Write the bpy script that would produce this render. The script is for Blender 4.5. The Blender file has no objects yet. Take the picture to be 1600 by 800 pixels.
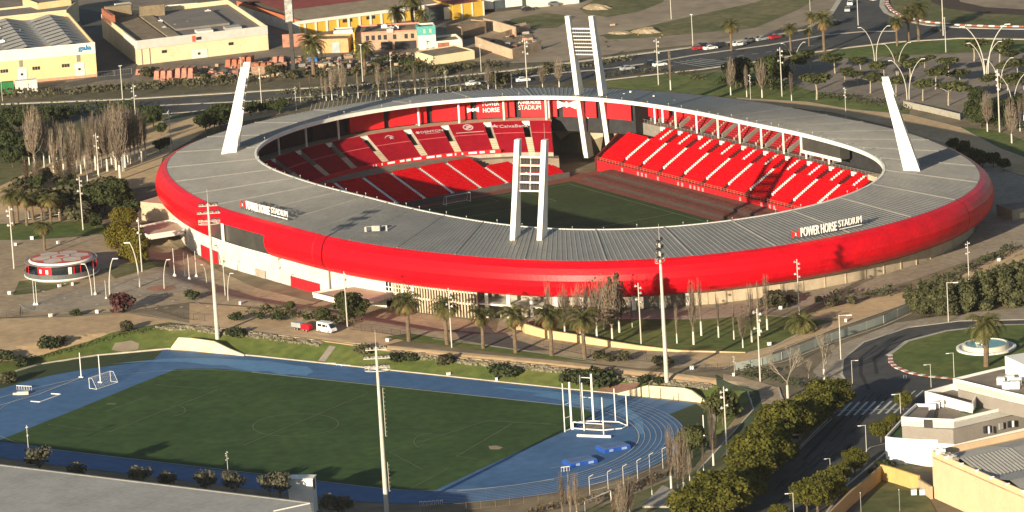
SUN_E, SKY_E, EXPO = 5.0, 0.062, 0.82
HAZE = 0.000012
import bpy, bmesh, math, random
import numpy as np
from mathutils import Vector, Matrix
random.seed(7)
sc = bpy.context.scene
COL = sc.collection
W, H = 1600, 800
# ---------------------------------------------------------------- camera (fitted to the running track and the pitch)
CAM = np.array([650.6727, -873.7113, 276.3199])
YAW, PIT, ROL, FOC = -0.597356113, 0.217660033, -0.0590783353, 8036.7585
_f = np.array([math.sin(YAW)*math.cos(PIT), math.cos(YAW)*math.cos(PIT), -math.sin(PIT)])
_r = np.array([math.cos(YAW), -math.sin(YAW), 0.0])
_u = np.cross(_r, _f)
_c, _s = math.cos(ROL), math.sin(ROL)
_r, _u = _c*_r+_s*_u, _c*_u-_s*_r

def G(x, y, z=3.0):
    """ground point (world) seen at photo pixel x,y on the level z"""
    ray = _f+((x-W/2)/FOC)*_r-((y-H/2)/FOC)*_u
    return CAM+ray*((z-CAM[2])/ray[2])

def proj(P):
    d = np.asarray(P, float)-CAM
    z = d@_f
    return np.array([W/2+FOC*(d@_r)/z, H/2-FOC*(d@_u)/z])

def top_of(B, ty):
    """height z at which a vertical line over B reaches photo row ty"""
    a, b = B[2], B[2]+120.0
    for _ in range(40):
        m = (a+b)/2
        if proj((B[0], B[1], m))[1] > ty: a = m
        else: b = m
    return a

# ---------------------------------------------------------------- terrain: a plateau at 3 m with the track basin and the forecourt cut in
def _poly_sd(P, poly):
    """distance outside polygon (0 inside), vectorised"""
    P = np.atleast_2d(P); poly = np.asarray(poly)
    a = poly; b = np.roll(poly, -1, 0)
    d2 = np.full(len(P), 1e18); ins = np.zeros(len(P), bool)
    for (ax, ay), (bx, by) in zip(a, b):
        dx, dy = bx-ax, by-ay
        t = np.clip(((P[:, 0]-ax)*dx+(P[:, 1]-ay)*dy)/(dx*dx+dy*dy), 0, 1)
        d2 = np.minimum(d2, (P[:, 0]-ax-t*dx)**2+(P[:, 1]-ay-t*dy)**2)
        cond = ((ay > P[:, 1]) != (by > P[:, 1]))
        if dy != 0:
            xi = ax+(P[:, 1]-ay)*dx/dy
            ins ^= cond & (P[:, 0] < xi)
    d = np.sqrt(d2); d[ins] = 0
    return d
TRACK_PX = [(-300, 640), (-60, 604), (0, 588), (60, 570), (150, 556), (262, 545), (400, 557), (560, 574), (740, 593), (880, 608), (975, 617),
            (1100, 630), (1118, 650), (1120, 690), (1100, 725), (1040, 765), (960, 800), (850, 840), (600, 940), (-300, 1000)]
TRACK_B = np.array([G(x, y, 0.0)[:2] for x, y in TRACK_PX])
COURT_PX = [(255, 385), (300, 388), (340, 411), (400, 435), (500, 453), (560, 457), (640, 481), (750, 495), (800, 505), (770, 522), (700, 516), (600, 498), (520, 484), (420, 468), (330, 440)]
COURT_B = np.array([G(x, y, 0.4)[:2] for x, y in COURT_PX])
SLOPE = 9.0
CR = None
def HH(P):
    P = np.atleast_2d(np.asarray(P, float))[:, :2]
    d1 = np.clip(1-_poly_sd(P, TRACK_B)/SLOPE, 0, 1)
    d2 = np.clip(1-_poly_sd(P, COURT_B)/12.0, 0, 1)
    d2 = d2*d2*(3-2*d2)
    # inside the stadium the floor is the pitch level
    z = 3.0-3.0*d1-2.6*d2*(d1 == 0)
    z = np.where(STAD(P) < 0, np.minimum(z, -2.2), z)
    return z
def STAD(P):
    q = P-CRN
    th = np.arctan2(q[:, 1], q[:, 0])-RANG
    r = np.hypot(q[:, 0], q[:, 1])
    R = sum(R2C[k]*np.cos(2*k*th) for k in range(7))
    return r-(R-3.0)
def GH(x, y):
    """terrain point seen at pixel"""
    p = G(x, y, 3.0); h = float(HH(p)[0])
    if h == 3.0: return np.array([p[0], p[1], h])
    p0 = G(x, y, 0.0)
    if float(HH(p0)[0]) == 0.0: return np.array([p0[0], p0[1], 0.0])
    zs = np.linspace(-2.3, 3.0, 54)
    ray = np.array([p0+(p-p0)*(z/3.0) for z in zs])
    e = zs-HH(ray)
    k = int(np.argmax(e[::-1] <= 0)); k = len(zs)-1-k           # first crossing seen from above
    if k >= len(zs)-1: z = 3.0
    else: z = zs[k]+(zs[k+1]-zs[k])*(-e[k])/(e[k+1]-e[k]+1e-9)
    q = p0+(p-p0)*(z/3.0)
    return np.array([q[0], q[1], float(HH(q)[0])])
# stadium plan (oval, fitted): centre, angle, cosine series of the inner rim and of the roof's outer edge
CRN = np.array([-58.8927+0.764, 192.8361+0.501])
RANG = -0.3805
R1C = [77.776, 18.259, -0.168, -0.741, -0.08, 0.158, -0.005]
R2C = [102.814, 16.54, -0.684, -0.647, -0.352, 0.204, 0.036]
ZI, ZO = 17.47, 15.33
def R1(th): return sum(R1C[k]*math.cos(2*k*th) for k in range(7))
def R2(th): return sum(R2C[k]*math.cos(2*k*th) for k in range(7))
def RPo(thd, off, z):
    th = math.radians(thd); r = R2(th)+off
    return (CRN[0]+r*math.cos(th+RANG), CRN[1]+r*math.sin(th+RANG), z)
def RPi(thd, off, z):
    th = math.radians(thd); r = R1(th)+off
    return (CRN[0]+r*math.cos(th+RANG), CRN[1]+r*math.sin(th+RANG), z)
_A = math.radians(-24.0)
EV = np.array([math.cos(_A), math.sin(_A)]); NV = np.array([-math.sin(_A), math.cos(_A)])
def LP(e, n, z):
    p = CRN+e*EV+n*NV
    return (p[0], p[1], z)

# ---------------------------------------------------------------- mesh builder
class MB:
    def __init__(s): s.v = []; s.f = []; s.m = []
    def add(s, vs, fs, m=0):
        o = len(s.v); s.v += [tuple(map(float, q)) for q in vs]
        s.f += [tuple(i+o for i in q) for q in fs]; s.m += [m]*len(fs); return s
    def box(s, c, d, rz=0.0, m=0):
        x, y, z = d[0]/2, d[1]/2, d[2]/2; ca, sa = math.cos(rz), math.sin(rz)
        vs = [(c[0]+ca*a*x-sa*b*y, c[1]+sa*a*x+ca*b*y, c[2]+k*z) for k in (-1, 1) for a, b in ((-1, -1), (1, -1), (1, 1), (-1, 1))]
        return s.add(vs, [(3, 2, 1, 0), (4, 5, 6, 7), (0, 1, 5, 4), (1, 2, 6, 5), (2, 3, 7, 6), (3, 0, 4, 7)], m)
    def hexa(s, b, t, m=0):
        """eight corners: four bottom, four top"""
        return s.add(list(b)+list(t), [(3, 2, 1, 0), (4, 5, 6, 7), (0, 1, 5, 4), (1, 2, 6, 5), (2, 3, 7, 6), (3, 0, 4, 7)], m)
    def prism(s, poly, z0, z1, m=0, mt=None):
        n = len(poly)
        a = sum(poly[i][0]*poly[(i+1) % n][1]-poly[(i+1) % n][0]*poly[i][1] for i in range(n))
        if a < 0: poly = poly[::-1]
        vs = [(p[0], p[1], z0) for p in poly]+[(p[0], p[1], z1) for p in poly]
        s.add(vs, [(i, (i+1) % n, (i+1) % n+n, i+n) for i in range(n)]+[tuple(range(n-1, -1, -1))], m)
        s.add(vs[n:], [tuple(range(n))], m if mt is None else mt)
        return s
    def tube(s, p, q, r0, r1=None, n=6, m=0, cap=True):
        r1 = r0 if r1 is None else r1
        p = Vector(p); q = Vector(q); d = (q-p)
        if d.length < 1e-6: return s
        d.normalize(); a = d.orthogonal().normalized(); b = d.cross(a)
        vs = []
        for c, r in ((p, r0), (q, r1)):
            for i in range(n):
                t = 2*math.pi*i/n; vs.append(tuple(c+a*(r*math.cos(t))+b*(r*math.sin(t))))
        fs = [(i, (i+1) % n, (i+1) % n+n, i+n) for i in range(n)]
        if cap: fs += [tuple(range(n-1, -1, -1)), tuple(range(n, 2*n))]
        return s.add(vs, fs, m)
    def path(s, pts, r0, r1=None, n=5, m=0):
        r1 = r0 if r1 is None else r1; k = len(pts)-1
        for i in range(k):
            s.tube(pts[i], pts[i+1], r0+(r1-r0)*i/k, r0+(r1-r0)*(i+1)/k, n, m, cap=(i in (0, k-1)))
        return s
    def lathe(s, prof, n=24, m=0, c=(0, 0, 0), close=True):
        vs = []; k = len(prof)
        for i in range(n):
            t = 2*math.pi*i/n
            vs += [(c[0]+r*math.cos(t), c[1]+r*math.sin(t), c[2]+z) for r, z in prof]
        fs = []
        for i in range(n):
            j = (i+1) % n
            fs += [(i*k+q, j*k+q, j*k+q+1, i*k+q+1) for q in range(k-1)]
        s.add(vs, fs, m)
        if close:
            for q, rev in ((0, True), (k-1, False)):
                if prof[q][0] > 1e-4:
                    loop = [i*k+q for i in range(n)]
                    o = len(s.v)-len(vs)
                    s.f.append(tuple(o+i for i in (loop[::-1] if rev else loop))); s.m.append(m)
        return s
    def strip(s, pa, pb, m=0):
        """quads between two equally long point rows"""
        n = len(pa)
        return s.add(list(pa)+list(pb), [(i, i+1, n+i+1, n+i) for i in range(n-1)], m)
    def ball(s, c, r, m=0, n=8, k=5, sz=1.0):
        prof = [(max(1e-3, r*math.sin(math.pi*i/k)), -r*sz*math.cos(math.pi*i/k)) for i in range(k+1)]
        return s.lathe(prof, n, m, c, close=False)
    def shift(s, o):
        s.v = [(x-o[0], y-o[1], z-o[2]) for x, y, z in s.v]; return s
    def build(s, name, mats, parent=None, smooth=False, origin=None, mesh_only=False):
        if origin is not None: s.shift(origin)
        me = bpy.data.meshes.new(name); me.from_pydata(s.v, [], s.f)
        for m in (mats if isinstance(mats, (list, tuple)) else [mats]): me.materials.append(m)
        me.polygons.foreach_set('material_index', s.m)
        if smooth: me.polygons.foreach_set('use_smooth', [True]*len(s.f))
        me.update()
        if mesh_only: return me
        return link(name, me, parent)
def link(name, me, parent=None):
    o = bpy.data.objects.new(name, me); COL.objects.link(o)
    if parent is not None: o.parent = parent
    return o
def tag(o, label=None, cat=None, group=None, kind=None):
    if label: o['label'] = label
    if cat: o['category'] = cat
    if group: o['group'] = group
    if kind: o['kind'] = kind
    return o
def thing(name, label, cat, loc=(0, 0, 0), rz=0.0, group=None, sc_=1.0):
    o = bpy.data.objects.new(name, None); COL.objects.link(o)
    o.empty_display_size = 0.2
    o.location = tuple(map(float, loc)); o.rotation_euler = (0, 0, rz); o.scale = (sc_,)*3 if not isinstance(sc_, tuple) else sc_
    return tag(o, label, cat, group)
KIDS = {}
def dup(root, loc, rz=0.0, label=None, group=None, s=1.0):
    r = root.copy(); COL.objects.link(r); r.location = tuple(map(float, loc)); r.rotation_euler = (0, 0, rz)
    r.scale = (s,)*3 if not isinstance(s, tuple) else s
    if label: r['label'] = label
    if group: r['group'] = group
    for ch in list(root.children):
        c = ch.copy(); COL.objects.link(c); c.parent = r
        for g in ch.children:
            d = g.copy(); COL.objects.link(d); d.parent = c
    return r
ORD = ['first', 'second', 'third', 'fourth', 'fifth', 'sixth', 'seventh', 'eighth', 'ninth', 'tenth', 'eleventh', 'twelfth', 'thirteenth', 'fourteenth',
       'fifteenth', 'sixteenth', 'seventeenth', 'eighteenth', 'nineteenth', 'twentieth']+['twenty-'+w for w in ('first', 'second', 'third', 'fourth', 'fifth', 'sixth', 'seventh', 'eighth', 'ninth')]+['thirtieth']+['thirty-'+w for w in ('first', 'second', 'third', 'fourth', 'fifth', 'sixth', 'seventh', 'eighth', 'ninth')]+['fortieth']+['forty-'+w for w in ('first', 'second', 'third', 'fourth', 'fifth', 'sixth', 'seventh', 'eighth', 'ninth')]

# ---------------------------------------------------------------- materials
MATS = {}
def M(name, col, rough=0.85, var=0.12, scale=0.6, metal=0.0, col2=None, spec=0.3, bump=0.0, det=4.0, mix=(0.35, 0.65), rand=0.0, streak=None, coat=0.0):
    if name in MATS: return MATS[name]
    m = bpy.data.materials.new(name); m.use_nodes = True; MATS[name] = m
    nt = m.node_tree; b = nt.nodes['Principled BSDF']
    b.inputs['Roughness'].default_value = rough; b.inputs['Metallic'].default_value = metal
    b.inputs['Specular IOR Level'].default_value = spec
    if coat: b.inputs['Coat Weight'].default_value = coat; b.inputs['Coat Roughness'].default_value = 0.15
    tc = nt.nodes.new('ShaderNodeTexCoord')
    vec = tc.outputs['Object']
    if streak:
        mp = nt.nodes.new('ShaderNodeMapping'); mp.inputs['Scale'].default_value = streak
        nt.links.new(vec, mp.inputs['Vector']); vec = mp.outputs['Vector']
    n1 = nt.nodes.new('ShaderNodeTexNoise'); n1.inputs['Scale'].default_value = scale; n1.inputs['Detail'].default_value = det; n1.inputs['Roughness'].default_value = 0.6
    nt.links.new(vec, n1.inputs['Vector'])
    rp = nt.nodes.new('ShaderNodeValToRGB')
    c2 = col2 if col2 else tuple(min(1, c*(1+var)) for c in col)
    c1 = col if col2 else tuple(c*(1-var) for c in col)
    rp.color_ramp.elements[0].position, rp.color_ramp.elements[1].position = mix
    rp.color_ramp.elements[0].color = (*c1, 1); rp.color_ramp.elements[1].color = (*c2, 1)
    nt.links.new(n1.outputs['Fac'], rp.inputs['Fac'])
    out = rp.outputs['Color']
    # a second, finer layer of wear
    n2 = nt.nodes.new('ShaderNodeTexNoise'); n2.inputs['Scale'].default_value = scale*7.3; n2.inputs['Detail'].default_value = 3.0
    nt.links.new(vec, n2.inputs['Vector'])
    mm = nt.nodes.new('ShaderNodeMapRange'); mm.inputs['From Min'].default_value = 0.3; mm.inputs['From Max'].default_value = 0.7
    mm.inputs['To Min'].default_value = 1-var*0.9; mm.inputs['To Max'].default_value = 1+var*0.9
    nt.links.new(n2.outputs['Fac'], mm.inputs['Value'])
    mul = nt.nodes.new('ShaderNodeVectorMath'); mul.operation = 'SCALE'
    nt.links.new(out, mul.inputs[0]); nt.links.new(mm.outputs['Result'], mul.inputs['Scale'])
    out = mul.outputs['Vector']
    if rand:
        oi = nt.nodes.new('ShaderNodeObjectInfo'); mr = nt.nodes.new('ShaderNodeMapRange')
        mr.inputs['To Min'].default_value = 1-rand; mr.inputs['To Max'].default_value = 1+rand
        nt.links.new(oi.outputs['Random'], mr.inputs['Value'])
        mu = nt.nodes.new('ShaderNodeVectorMath'); mu.operation = 'SCALE'
        nt.links.new(out, mu.inputs[0]); nt.links.new(mr.outputs['Result'], mu.inputs['Scale']); out = mu.outputs['Vector']
    nt.links.new(out, b.inputs['Base Color'])
    if bump:
        bp = nt.nodes.new('ShaderNodeBump'); bp.inputs['Strength'].default_value = 1.0; bp.inputs['Distance'].default_value = bump
        nt.links.new(n2.outputs['Fac'], bp.inputs['Height']); nt.links.new(bp.outputs['Normal'], b.inputs['Normal'])
    return m
def leafmat(name, c1, c2, rand=0.2, trans=0.25, scale=0.7):
    m = M(name, c1, 0.75, 0.25, scale, col2=c2, rand=rand, spec=0.15)
    nt = m.node_tree; b = nt.nodes['Principled BSDF']; o = nt.nodes['Material Output']
    src = b.inputs['Base Color'].links[0].from_socket
    t = nt.nodes.new('ShaderNodeBsdfTranslucent'); nt.links.new(src, t.inputs['Color'])
    mx = nt.nodes.new('ShaderNodeMixShader'); mx.inputs['Fac'].default_value = trans
    nt.links.new(b.outputs['BSDF'], mx.inputs[1]); nt.links.new(t.outputs['BSDF'], mx.inputs[2]); nt.links.new(mx.outputs['Shader'], o.inputs['Surface'])
    return m

# ---------------------------------------------------------------- text as mesh
def text_mb(txt, h, depth=0.1, bold=0.0, xs=1.0, width=None):
    cu = bpy.data.curves.new('lettering', 'FONT'); cu.body = txt; cu.size = 1.0; cu.offset = bold; cu.resolution_u = 3
    cu.extrude = 0.5; cu.align_x = 'LEFT'
    o = bpy.data.objects.new('lettering', cu); COL.objects.link(o)
    dg = bpy.context.evaluated_depsgraph_get(); me = bpy.data.meshes.new_from_object(o.evaluated_get(dg))
    v = np.array([q.co[:] for q in me.vertices]); f = [tuple(p.vertices) for p in me.polygons]
    bpy.data.objects.remove(o); bpy.data.curves.remove(cu); bpy.data.meshes.remove(me)
    mn, mx = v.min(0), v.max(0)
    v = v-mn; v[:, 1] *= h/(mx[1]-mn[1]); v[:, 0] *= h/(mx[1]-mn[1])*xs
    if width: v[:, 0] *= width/v[:, 0].max()
    v[:, 2] = (v[:, 2]/max(1e-6, v[:, 2].max()))*depth
    return v, f

# ---------------------------------------------------------------- ground sheets
_NS = [0]
def sheet(name, px, mat, off=0.02, z=None, label=None, world=False, kind='structure', drape=None, cat=None):
    _NS[0] += 1; off = off+0.0006*_NS[0]
    """a flat surface whose outline is given in photo pixels and laid on the terrain"""
    if world: pts = [np.array(p) for p in px]
    elif z is not None: pts = [G(x, y, z) for x, y in px]
    else: pts = [GH(x, y) for x, y in px]
    bm = bmesh.new()
    vs = [bm.verts.new((p[0], p[1], 0)) for p in pts]
    f = bm.faces.new(vs)
    bmesh.ops.triangulate(bm, faces=[f])
    if z is None and drape is not False:
        xs = [p[0] for p in pts]; ys = [p[1] for p in pts]
        step = 2.0 if drape is None else drape
        zz = HH(np.array([[p[0], p[1]] for p in pts]))
        # only cut the sheet up where the terrain slopes
        gx = np.linspace(min(xs), max(xs), 24); gy = np.linspace(min(ys), max(ys), 24)
        gg = HH(np.array([[a, b] for a in gx for b in gy]))
        if drape or gg.max()-gg.min() > 0.05:
            for ax, lo, hi in ((0, min(xs), max(xs)), (1, min(ys), max(ys))):
                t = math.floor(lo/step)*step+step
                while t < hi:
                    co = (t, 0, 0) if ax == 0 else (0, t, 0); no = (1, 0, 0) if ax == 0 else (0, 1, 0)
                    bmesh.ops.bisect_plane(bm, geom=bm.verts[:]+bm.edges[:]+bm.faces[:], plane_co=co, plane_no=no)
                    t += step
    P = np.array([[v.co.x, v.co.y] for v in bm.verts])
    Z = np.full(len(P), z) if z is not None else HH(P)
    for v, q in zip(bm.verts, Z): v.co.z = q+off
    bmesh.ops.recalc_face_normals(bm, faces=bm.faces[:])
    if bm.faces and sum(f.normal.z*f.calc_area() for f in bm.faces) < 0: bmesh.ops.reverse_faces(bm, faces=bm.faces[:])
    me = bpy.data.meshes.new(name); bm.to_mesh(me); bm.free(); me.materials.append(mat)
    o = link(name, me)
    return tag(o, label, cat, None, kind)
def line_strip(mb, pts, w, dz=0.0, m=0):
    """a painted line along world points"""
    a, b = [], []
    n = len(pts)
    for i in range(n):
        p = np.array(pts[i]); q0 = np.array(pts[max(0, i-1)]); q1 = np.array(pts[min(n-1, i+1)])
        d = (q1-q0)[:2]; d = d/(np.hypot(*d)+1e-9); nn = np.array([-d[1], d[0]])*w/2
        a.append((p[0]+nn[0], p[1]+nn[1], p[2]+dz)); b.append((p[0]-nn[0], p[1]-nn[1], p[2]+dz))
    return mb.strip(b, a, m)
def wall_along(mb, pts, t, h, base=-0.4, m=0, ztop=None):
    """a wall of thickness t following world points; h above each point"""
    n = len(pts); L, Rr = [], []
    for i in range(n):
        p = np.array(pts[i]); q0 = np.array(pts[max(0, i-1)]); q1 = np.array(pts[min(n-1, i+1)])
        d = (q1-q0)[:2]; d = d/(np.hypot(*d)+1e-9); nn = np.array([-d[1], d[0]])*t/2
        L.append((p[0]+nn[0], p[1]+nn[1])); Rr.append((p[0]-nn[0], p[1]-nn[1]))
    hs = h if isinstance(h, (list, tuple)) else [h]*n
    for i in range(n-1):
        b = [(*Rr[i], pts[i][2]+base), (*Rr[i+1], pts[i+1][2]+base), (*L[i+1], pts[i+1][2]+base), (*L[i], pts[i][2]+base)]
        zt0 = pts[i][2]+hs[i]; zt1 = pts[i+1][2]+hs[i+1]
        tt = [(*Rr[i], zt0), (*Rr[i+1], zt1), (*L[i+1], zt1), (*L[i], zt0)]
        mb.hexa(b, tt, m)
    return mb
def px_line(pts, step=None, z=None):
    """photo pixels -> terrain points, optionally resampled"""
    out = []
    for i in range(len(pts)-1):
        k = 1
        if step:
            d = math.hypot(pts[i+1][0]-pts[i][0], pts[i+1][1]-pts[i][1]); k = max(1, int(d/step))
        for j in range(k):
            t = j/k; q = (pts[i][0]+(pts[i+1][0]-pts[i][0])*t, pts[i][1]+(pts[i+1][1]-pts[i][1])*t)
            out.append(GH(*q) if z is None else G(q[0], q[1], z))
    out.append(GH(*pts[-1]) if z is None else G(*pts[-1], z))
    return out
# ================================================================ STADIUM
m_roof = M('roof_metal', (0.195, 0.19, 0.176), 0.5, 0.10, 0.12, metal=0.0, spec=0.4, streak=(1, 1, 1))
m_under = M('roof_soffit', (0.16, 0.14, 0.13), 0.9, 0.1)
m_white = M('white_paint', (0.78, 0.75, 0.68), 0.6, 0.06, 0.3)
m_red = M('red_ring_panel', (0.58, 0.002, 0.010), 0.40, 0.14, 0.22, spec=0.22, bump=0.03)
m_reddk = M('red_door_paint', (0.52, 0.012, 0.02), 0.6, 0.1)
m_seat = M('red_seat', (0.50, 0.002, 0.007), 0.75, 0.22, 2.0, spec=0.08)
m_tread = M('stand_concrete', (0.09, 0.012, 0.012), 0.9, 0.15)
m_tarp = M('red_tarpaulin', (0.28, 0.005, 0.016), 0.8, 0.12, 0.3, spec=0.1)
m_conc = M('stadium_concrete', (0.36, 0.31, 0.25), 0.9, 0.15, 0.4)
m_tan = M('tan_render', (0.46, 0.37, 0.26), 0.9, 0.10, 0.3)
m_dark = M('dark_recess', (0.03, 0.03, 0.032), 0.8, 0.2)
m_glass = M('smoked_screen', (0.055, 0.055, 0.05), 0.35, 0.15, 0.2, spec=0.5)
m_aisle = M('white_step', (0.72, 0.68, 0.62), 0.8, 0.08)
m_tanstep = M('tan_step', (0.48, 0.40, 0.28), 0.9, 0.1)
m_banner = M('red_hoarding', (0.55, 0.012, 0.018), 0.6, 0.08, 0.5)
m_ink = M('white_lettering', (0.8, 0.78, 0.74), 0.7, 0.03)
m_faint = M('faded_print', (.50, .38, .38), .8, .1)
m_grass = M('pitch_grass', (0.022, 0.042, 0.009), 0.9, 0.2, 0.09, col2=(0.036, 0.066, 0.014))
m_redearth = M('red_running_surface', (0.20, 0.065, 0.045), 0.9, 0.12, 0.3)
m_steel = M('grey_steel', (0.30, 0.30, 0.29), 0.5, 0.1, 1.0, metal=0.3)
m_lamp = M('lamp_glass', (0.07, 0.07, 0.075), 0.25, 0.1, 1.0, spec=0.6)
m_lampw = M('white_lamp_shell', (0.75, 0.74, 0.7), 0.4, 0.04)

def TH(x, y, z):
    p = G(x, y, z)[:2]-CRN
    return math.degrees(math.atan2(p[1], p[0])-RANG) % 360
SO = (CRN[0], CRN[1], 0.0)
stad = thing('stadium', 'red ringed oval football stadium with a grey roof and red seats', 'stadium', SO)
def sp(name, mb, mats, par=None, smooth=False, label=None):
    o = mb.build(name, mats, stad if par is None else par, smooth, origin=SO)
    if label: o['label'] = label
    return o
# --- roof
NS = 288
mb = MB()
T = [360.0*i/NS for i in range(NS+1)]
mid = lambda t, k, dz=0.0: tuple(np.array(RPi(t, 0, ZI+0.1+dz))*(1-k)+np.array(RPo(t, 0, ZO+dz))*k)
for k0, k1 in ((0, .5), (.5, 1)):
    mb.strip([mid(t, k1) for t in T], [mid(t, k0) for t in T], 0)
mb.strip([mid(t, 0, -.9) for t in T], [mid(t, 1, -.9) for t in T], 1)
mb.strip([mid(t, 1, -.9) for t in T], [mid(t, 1) for t in T], 0)
NR = 540
for i in range(NR):
    t = 360.0*i/NR; dt = math.degrees(0.16/90.0)
    big = (i % 15 == 0)
    hh, ww = (0.26, 1.5) if big else (0.11, 1.0)
    a0, a1, at = mid(t-dt*ww*1.2, 0.01), mid(t+dt*ww*1.2, 0.01), mid(t, 0.01, hh)
    b0, b1, bt = mid(t-dt*ww, 0.99), mid(t+dt*ww, 0.99), mid(t, 0.99, hh)
    mb.add([a0, a1, at, b0, b1, bt], [(0, 3, 5, 2), (2, 5, 4, 1), (0, 2, 1), (3, 4, 5)], 0)
roof = sp('roof', mb, [m_roof, m_under])
mb = MB()
pr = [(-0.55, ZI-0.75), (-0.55, ZI+0.22), (0.12, ZI+0.22), (0.12, ZI-0.75)]
for a, b in zip(pr, pr[1:]+pr[:1]):
    mb.strip([RPi(t, a[0], a[1]) for t in T], [RPi(t, b[0], b[1]) for t in T])
sp('roof_fascia', mb, m_white)
mb = MB()                                                        # slim guard posts standing along the roof edge behind
for i in range(26):
    t = TH(478+i*7.6, 172-i*1.1, ZO)
    a = Vector(RPo(t, -0.4, ZO)); b = Vector(RPo(t, -1.6, ZO+2.2)); mb.tube(a, b, .07, .05, 4)
sp('roof_guard', mb, m_steel)
rr_ = random.Random(5); first = None
for i in range(72):
    t = i*5.0+3*rr_.random(); q = np.array(RPi(t, -.2, ZI+.2))-np.array(SO)
    if first is None:
        mb = MB(); mb.tube((0, 0, 0), (0, 0, .55), .05, .05, 4); mb.box((0, 0, .6), (.2, .2, .2), .3); first = mb.build('rim_lamp', m_steel, stad); o = first
    else: o = first.copy(); COL.objects.link(o); o.parent = stad
    o.location = tuple(q); o.scale = (1, 1, .6+.9*rr_.random())
mb = MB(); q = np.array(G(588, 360, ZO+1.2)); mb.box(q+np.array([0, 0, .6]), (2.0, 1.2, 1.3), .4); mb.box(q+np.array([-2.2, -1.3, .4]), (.5, .5, 1.2), .4); mb.box(q+np.array([2.0, 1.5, .4]), (.4, .4, 1.4), .4); mb.tube(q+np.array([-2.2, -1.3, 1.0]), q+np.array([2.0, 1.5, 1.0]), .07, .07, 4)
sp('roof_unit', mb, M('unit_grey', (.36, .35, .32), .6, .15, 1))
# --- red ring
PR = [(0, ZO+.06), (1.25, 14.95), (2.4, 14.0), (3.1, 12.6), (3.4, 11.2), (3.2, 9.7), (2.6, 8.4), (1.7, 7.4), (0.6, 6.8), (-1.2, 6.6)]
OP0, OP1 = TH(327, 368, 6.8)+0.2, TH(419, 403, 6.8)
mb = MB()
def ring_strip(t0, t1, prof, n):
    tt = [t0+(t1-t0)*i/n for i in range(n+1)]
    for a, b in zip(prof, prof[1:]):
        mb.strip([RPo(t, b[0], b[1]) for t in tt], [RPo(t, a[0], a[1]) for t in tt])
ring_strip(OP1, OP0+360, PR, 270)
PO = PR[:4]+[(0.1, 12.5)]
ring_strip(OP0, OP1, PO, 20)
for t in (OP0, OP1):
    pts = [RPo(t, a, z) for a, z in PR[3:]]+[RPo(t, 0.1, 12.5)]
    mb.add(pts, [tuple(range(len(pts)))], 0)
ring = sp('red_ring', mb, m_red, smooth=True)
for p in ring.data.polygons:
    if len(p.vertices) > 4: p.use_smooth = False
for tj in (TH(480, 372, ZO), 120, 200, 20):
    mb = MB()
    for a, b in zip(PR[:-1], PR[1:]):
        mb.strip([RPo(tj, b[0]+.03, b[1]), RPo(tj+.11, b[0]+.03, b[1])], [RPo(tj, a[0]+.03, a[1]+.02), RPo(tj+.11, a[0]+.03, a[1]+.02)])
    sp('panel_joint', mb, m_dark)
mb = MB()
mb.strip([RPo(t, -.3, 6.5) for t in np.linspace(OP0, OP1, 20)], [RPo(t, -.3, 12.45) for t in np.linspace(OP0, OP1, 20)])
sp('screen_panel', mb, m_glass)
for t in (TH(343, 370, 8), OP1-.15):
    mb = MB(); a = RPo(t, .2, 9.5); mb.box(a, (.55, .8, 5.8), math.radians(t)+RANG); sp('white_post', mb, m_white)
# --- facade
def cyl(mb, t0, t1, off, z0, z1, n, m=0):
    tt = np.linspace(t0, t1, n+1)
    return mb.strip([RPo(t, off, z0) for t in tt], [RPo(t, off, z1) for t in tt], m)
FW0, FW1 = 224.0, TH(606, 440, 6.5)
FN0, FN1 = TH(612, 445, 6.5), TH(745, 458, 6.5)
UC1 = TH(1083, 462, 6.0)
mb = MB()
cyl(mb, FW0, FW1, 0.35, -1.5, 6.9, 60)
for i in range(110):
    t = FW0+14+(FW1-FW0-14)*i/110
    mb.box(RPo(t, .42, 2.6), (.2, .32, 8.0), math.radians(t)+RANG)
sp('facade_wall', mb, M('facade_white', (.60, .58, .53), .8, .08, .3), label='white ribbed facade wall under the ring')
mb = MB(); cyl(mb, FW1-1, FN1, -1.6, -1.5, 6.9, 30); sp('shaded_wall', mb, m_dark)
mb = MB()
nf = 30
for i in range(nf+1):
    t = FN0+(FN1-FN0)*i/nf
    mb.box(RPo(t, 0.0, 2.7), (.95, .36, 8.2), math.radians(t)+RANG)
sp('facade_fin', mb, m_tan, label='row of upright tan concrete fins')
mb = MB()
cyl(mb, FN0, FN1, .15, 3.5, 3.95, 24); cyl(mb, FN0, FN1, .15, 6.3, 6.7, 24)
for t in np.linspace(FW1, FN0+3.5, 9): mb.box(RPo(t, .3, 4.5), (.3, .25, 4.4), math.radians(t)+RANG)
for z in (3.2, 4.4, 5.5): cyl(mb, FW1, FN0+3.5, .42, z, z+.22, 8)
sp('facade_rail', mb, m_white)
for (x0, y0, x1, y1, z1, mt, nm) in ((314, 400, 341, 412, 3.6, m_reddk, 'red_door'), (451, 447, 507, 457, 3.0, m_reddk, 'red_gate'), (390, 432, 409, 436, 2.4, m_conc, 'service_shutter')):
    mb = MB(); t0, t1 = TH(x0, y0, .6), TH(x1, y1, .6)
    cyl(mb, t0, t1, .66, -1.0, z1, 8); cyl(mb, t0, t1, .36, z1, z1+.01, 8)
    tt = np.linspace(t0, t1, 5); mb.strip([RPo(t, .66, z1) for t in tt], [RPo(t, .36, z1) for t in tt])
    sp(nm, mb, mt)
mb = MB(); cyl(mb, FN1, UC1, -7.0, -1.5, 7.0, 26); cyl(mb, FN1, UC1, -7.0, 6.6, 6.62, 26)
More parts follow.
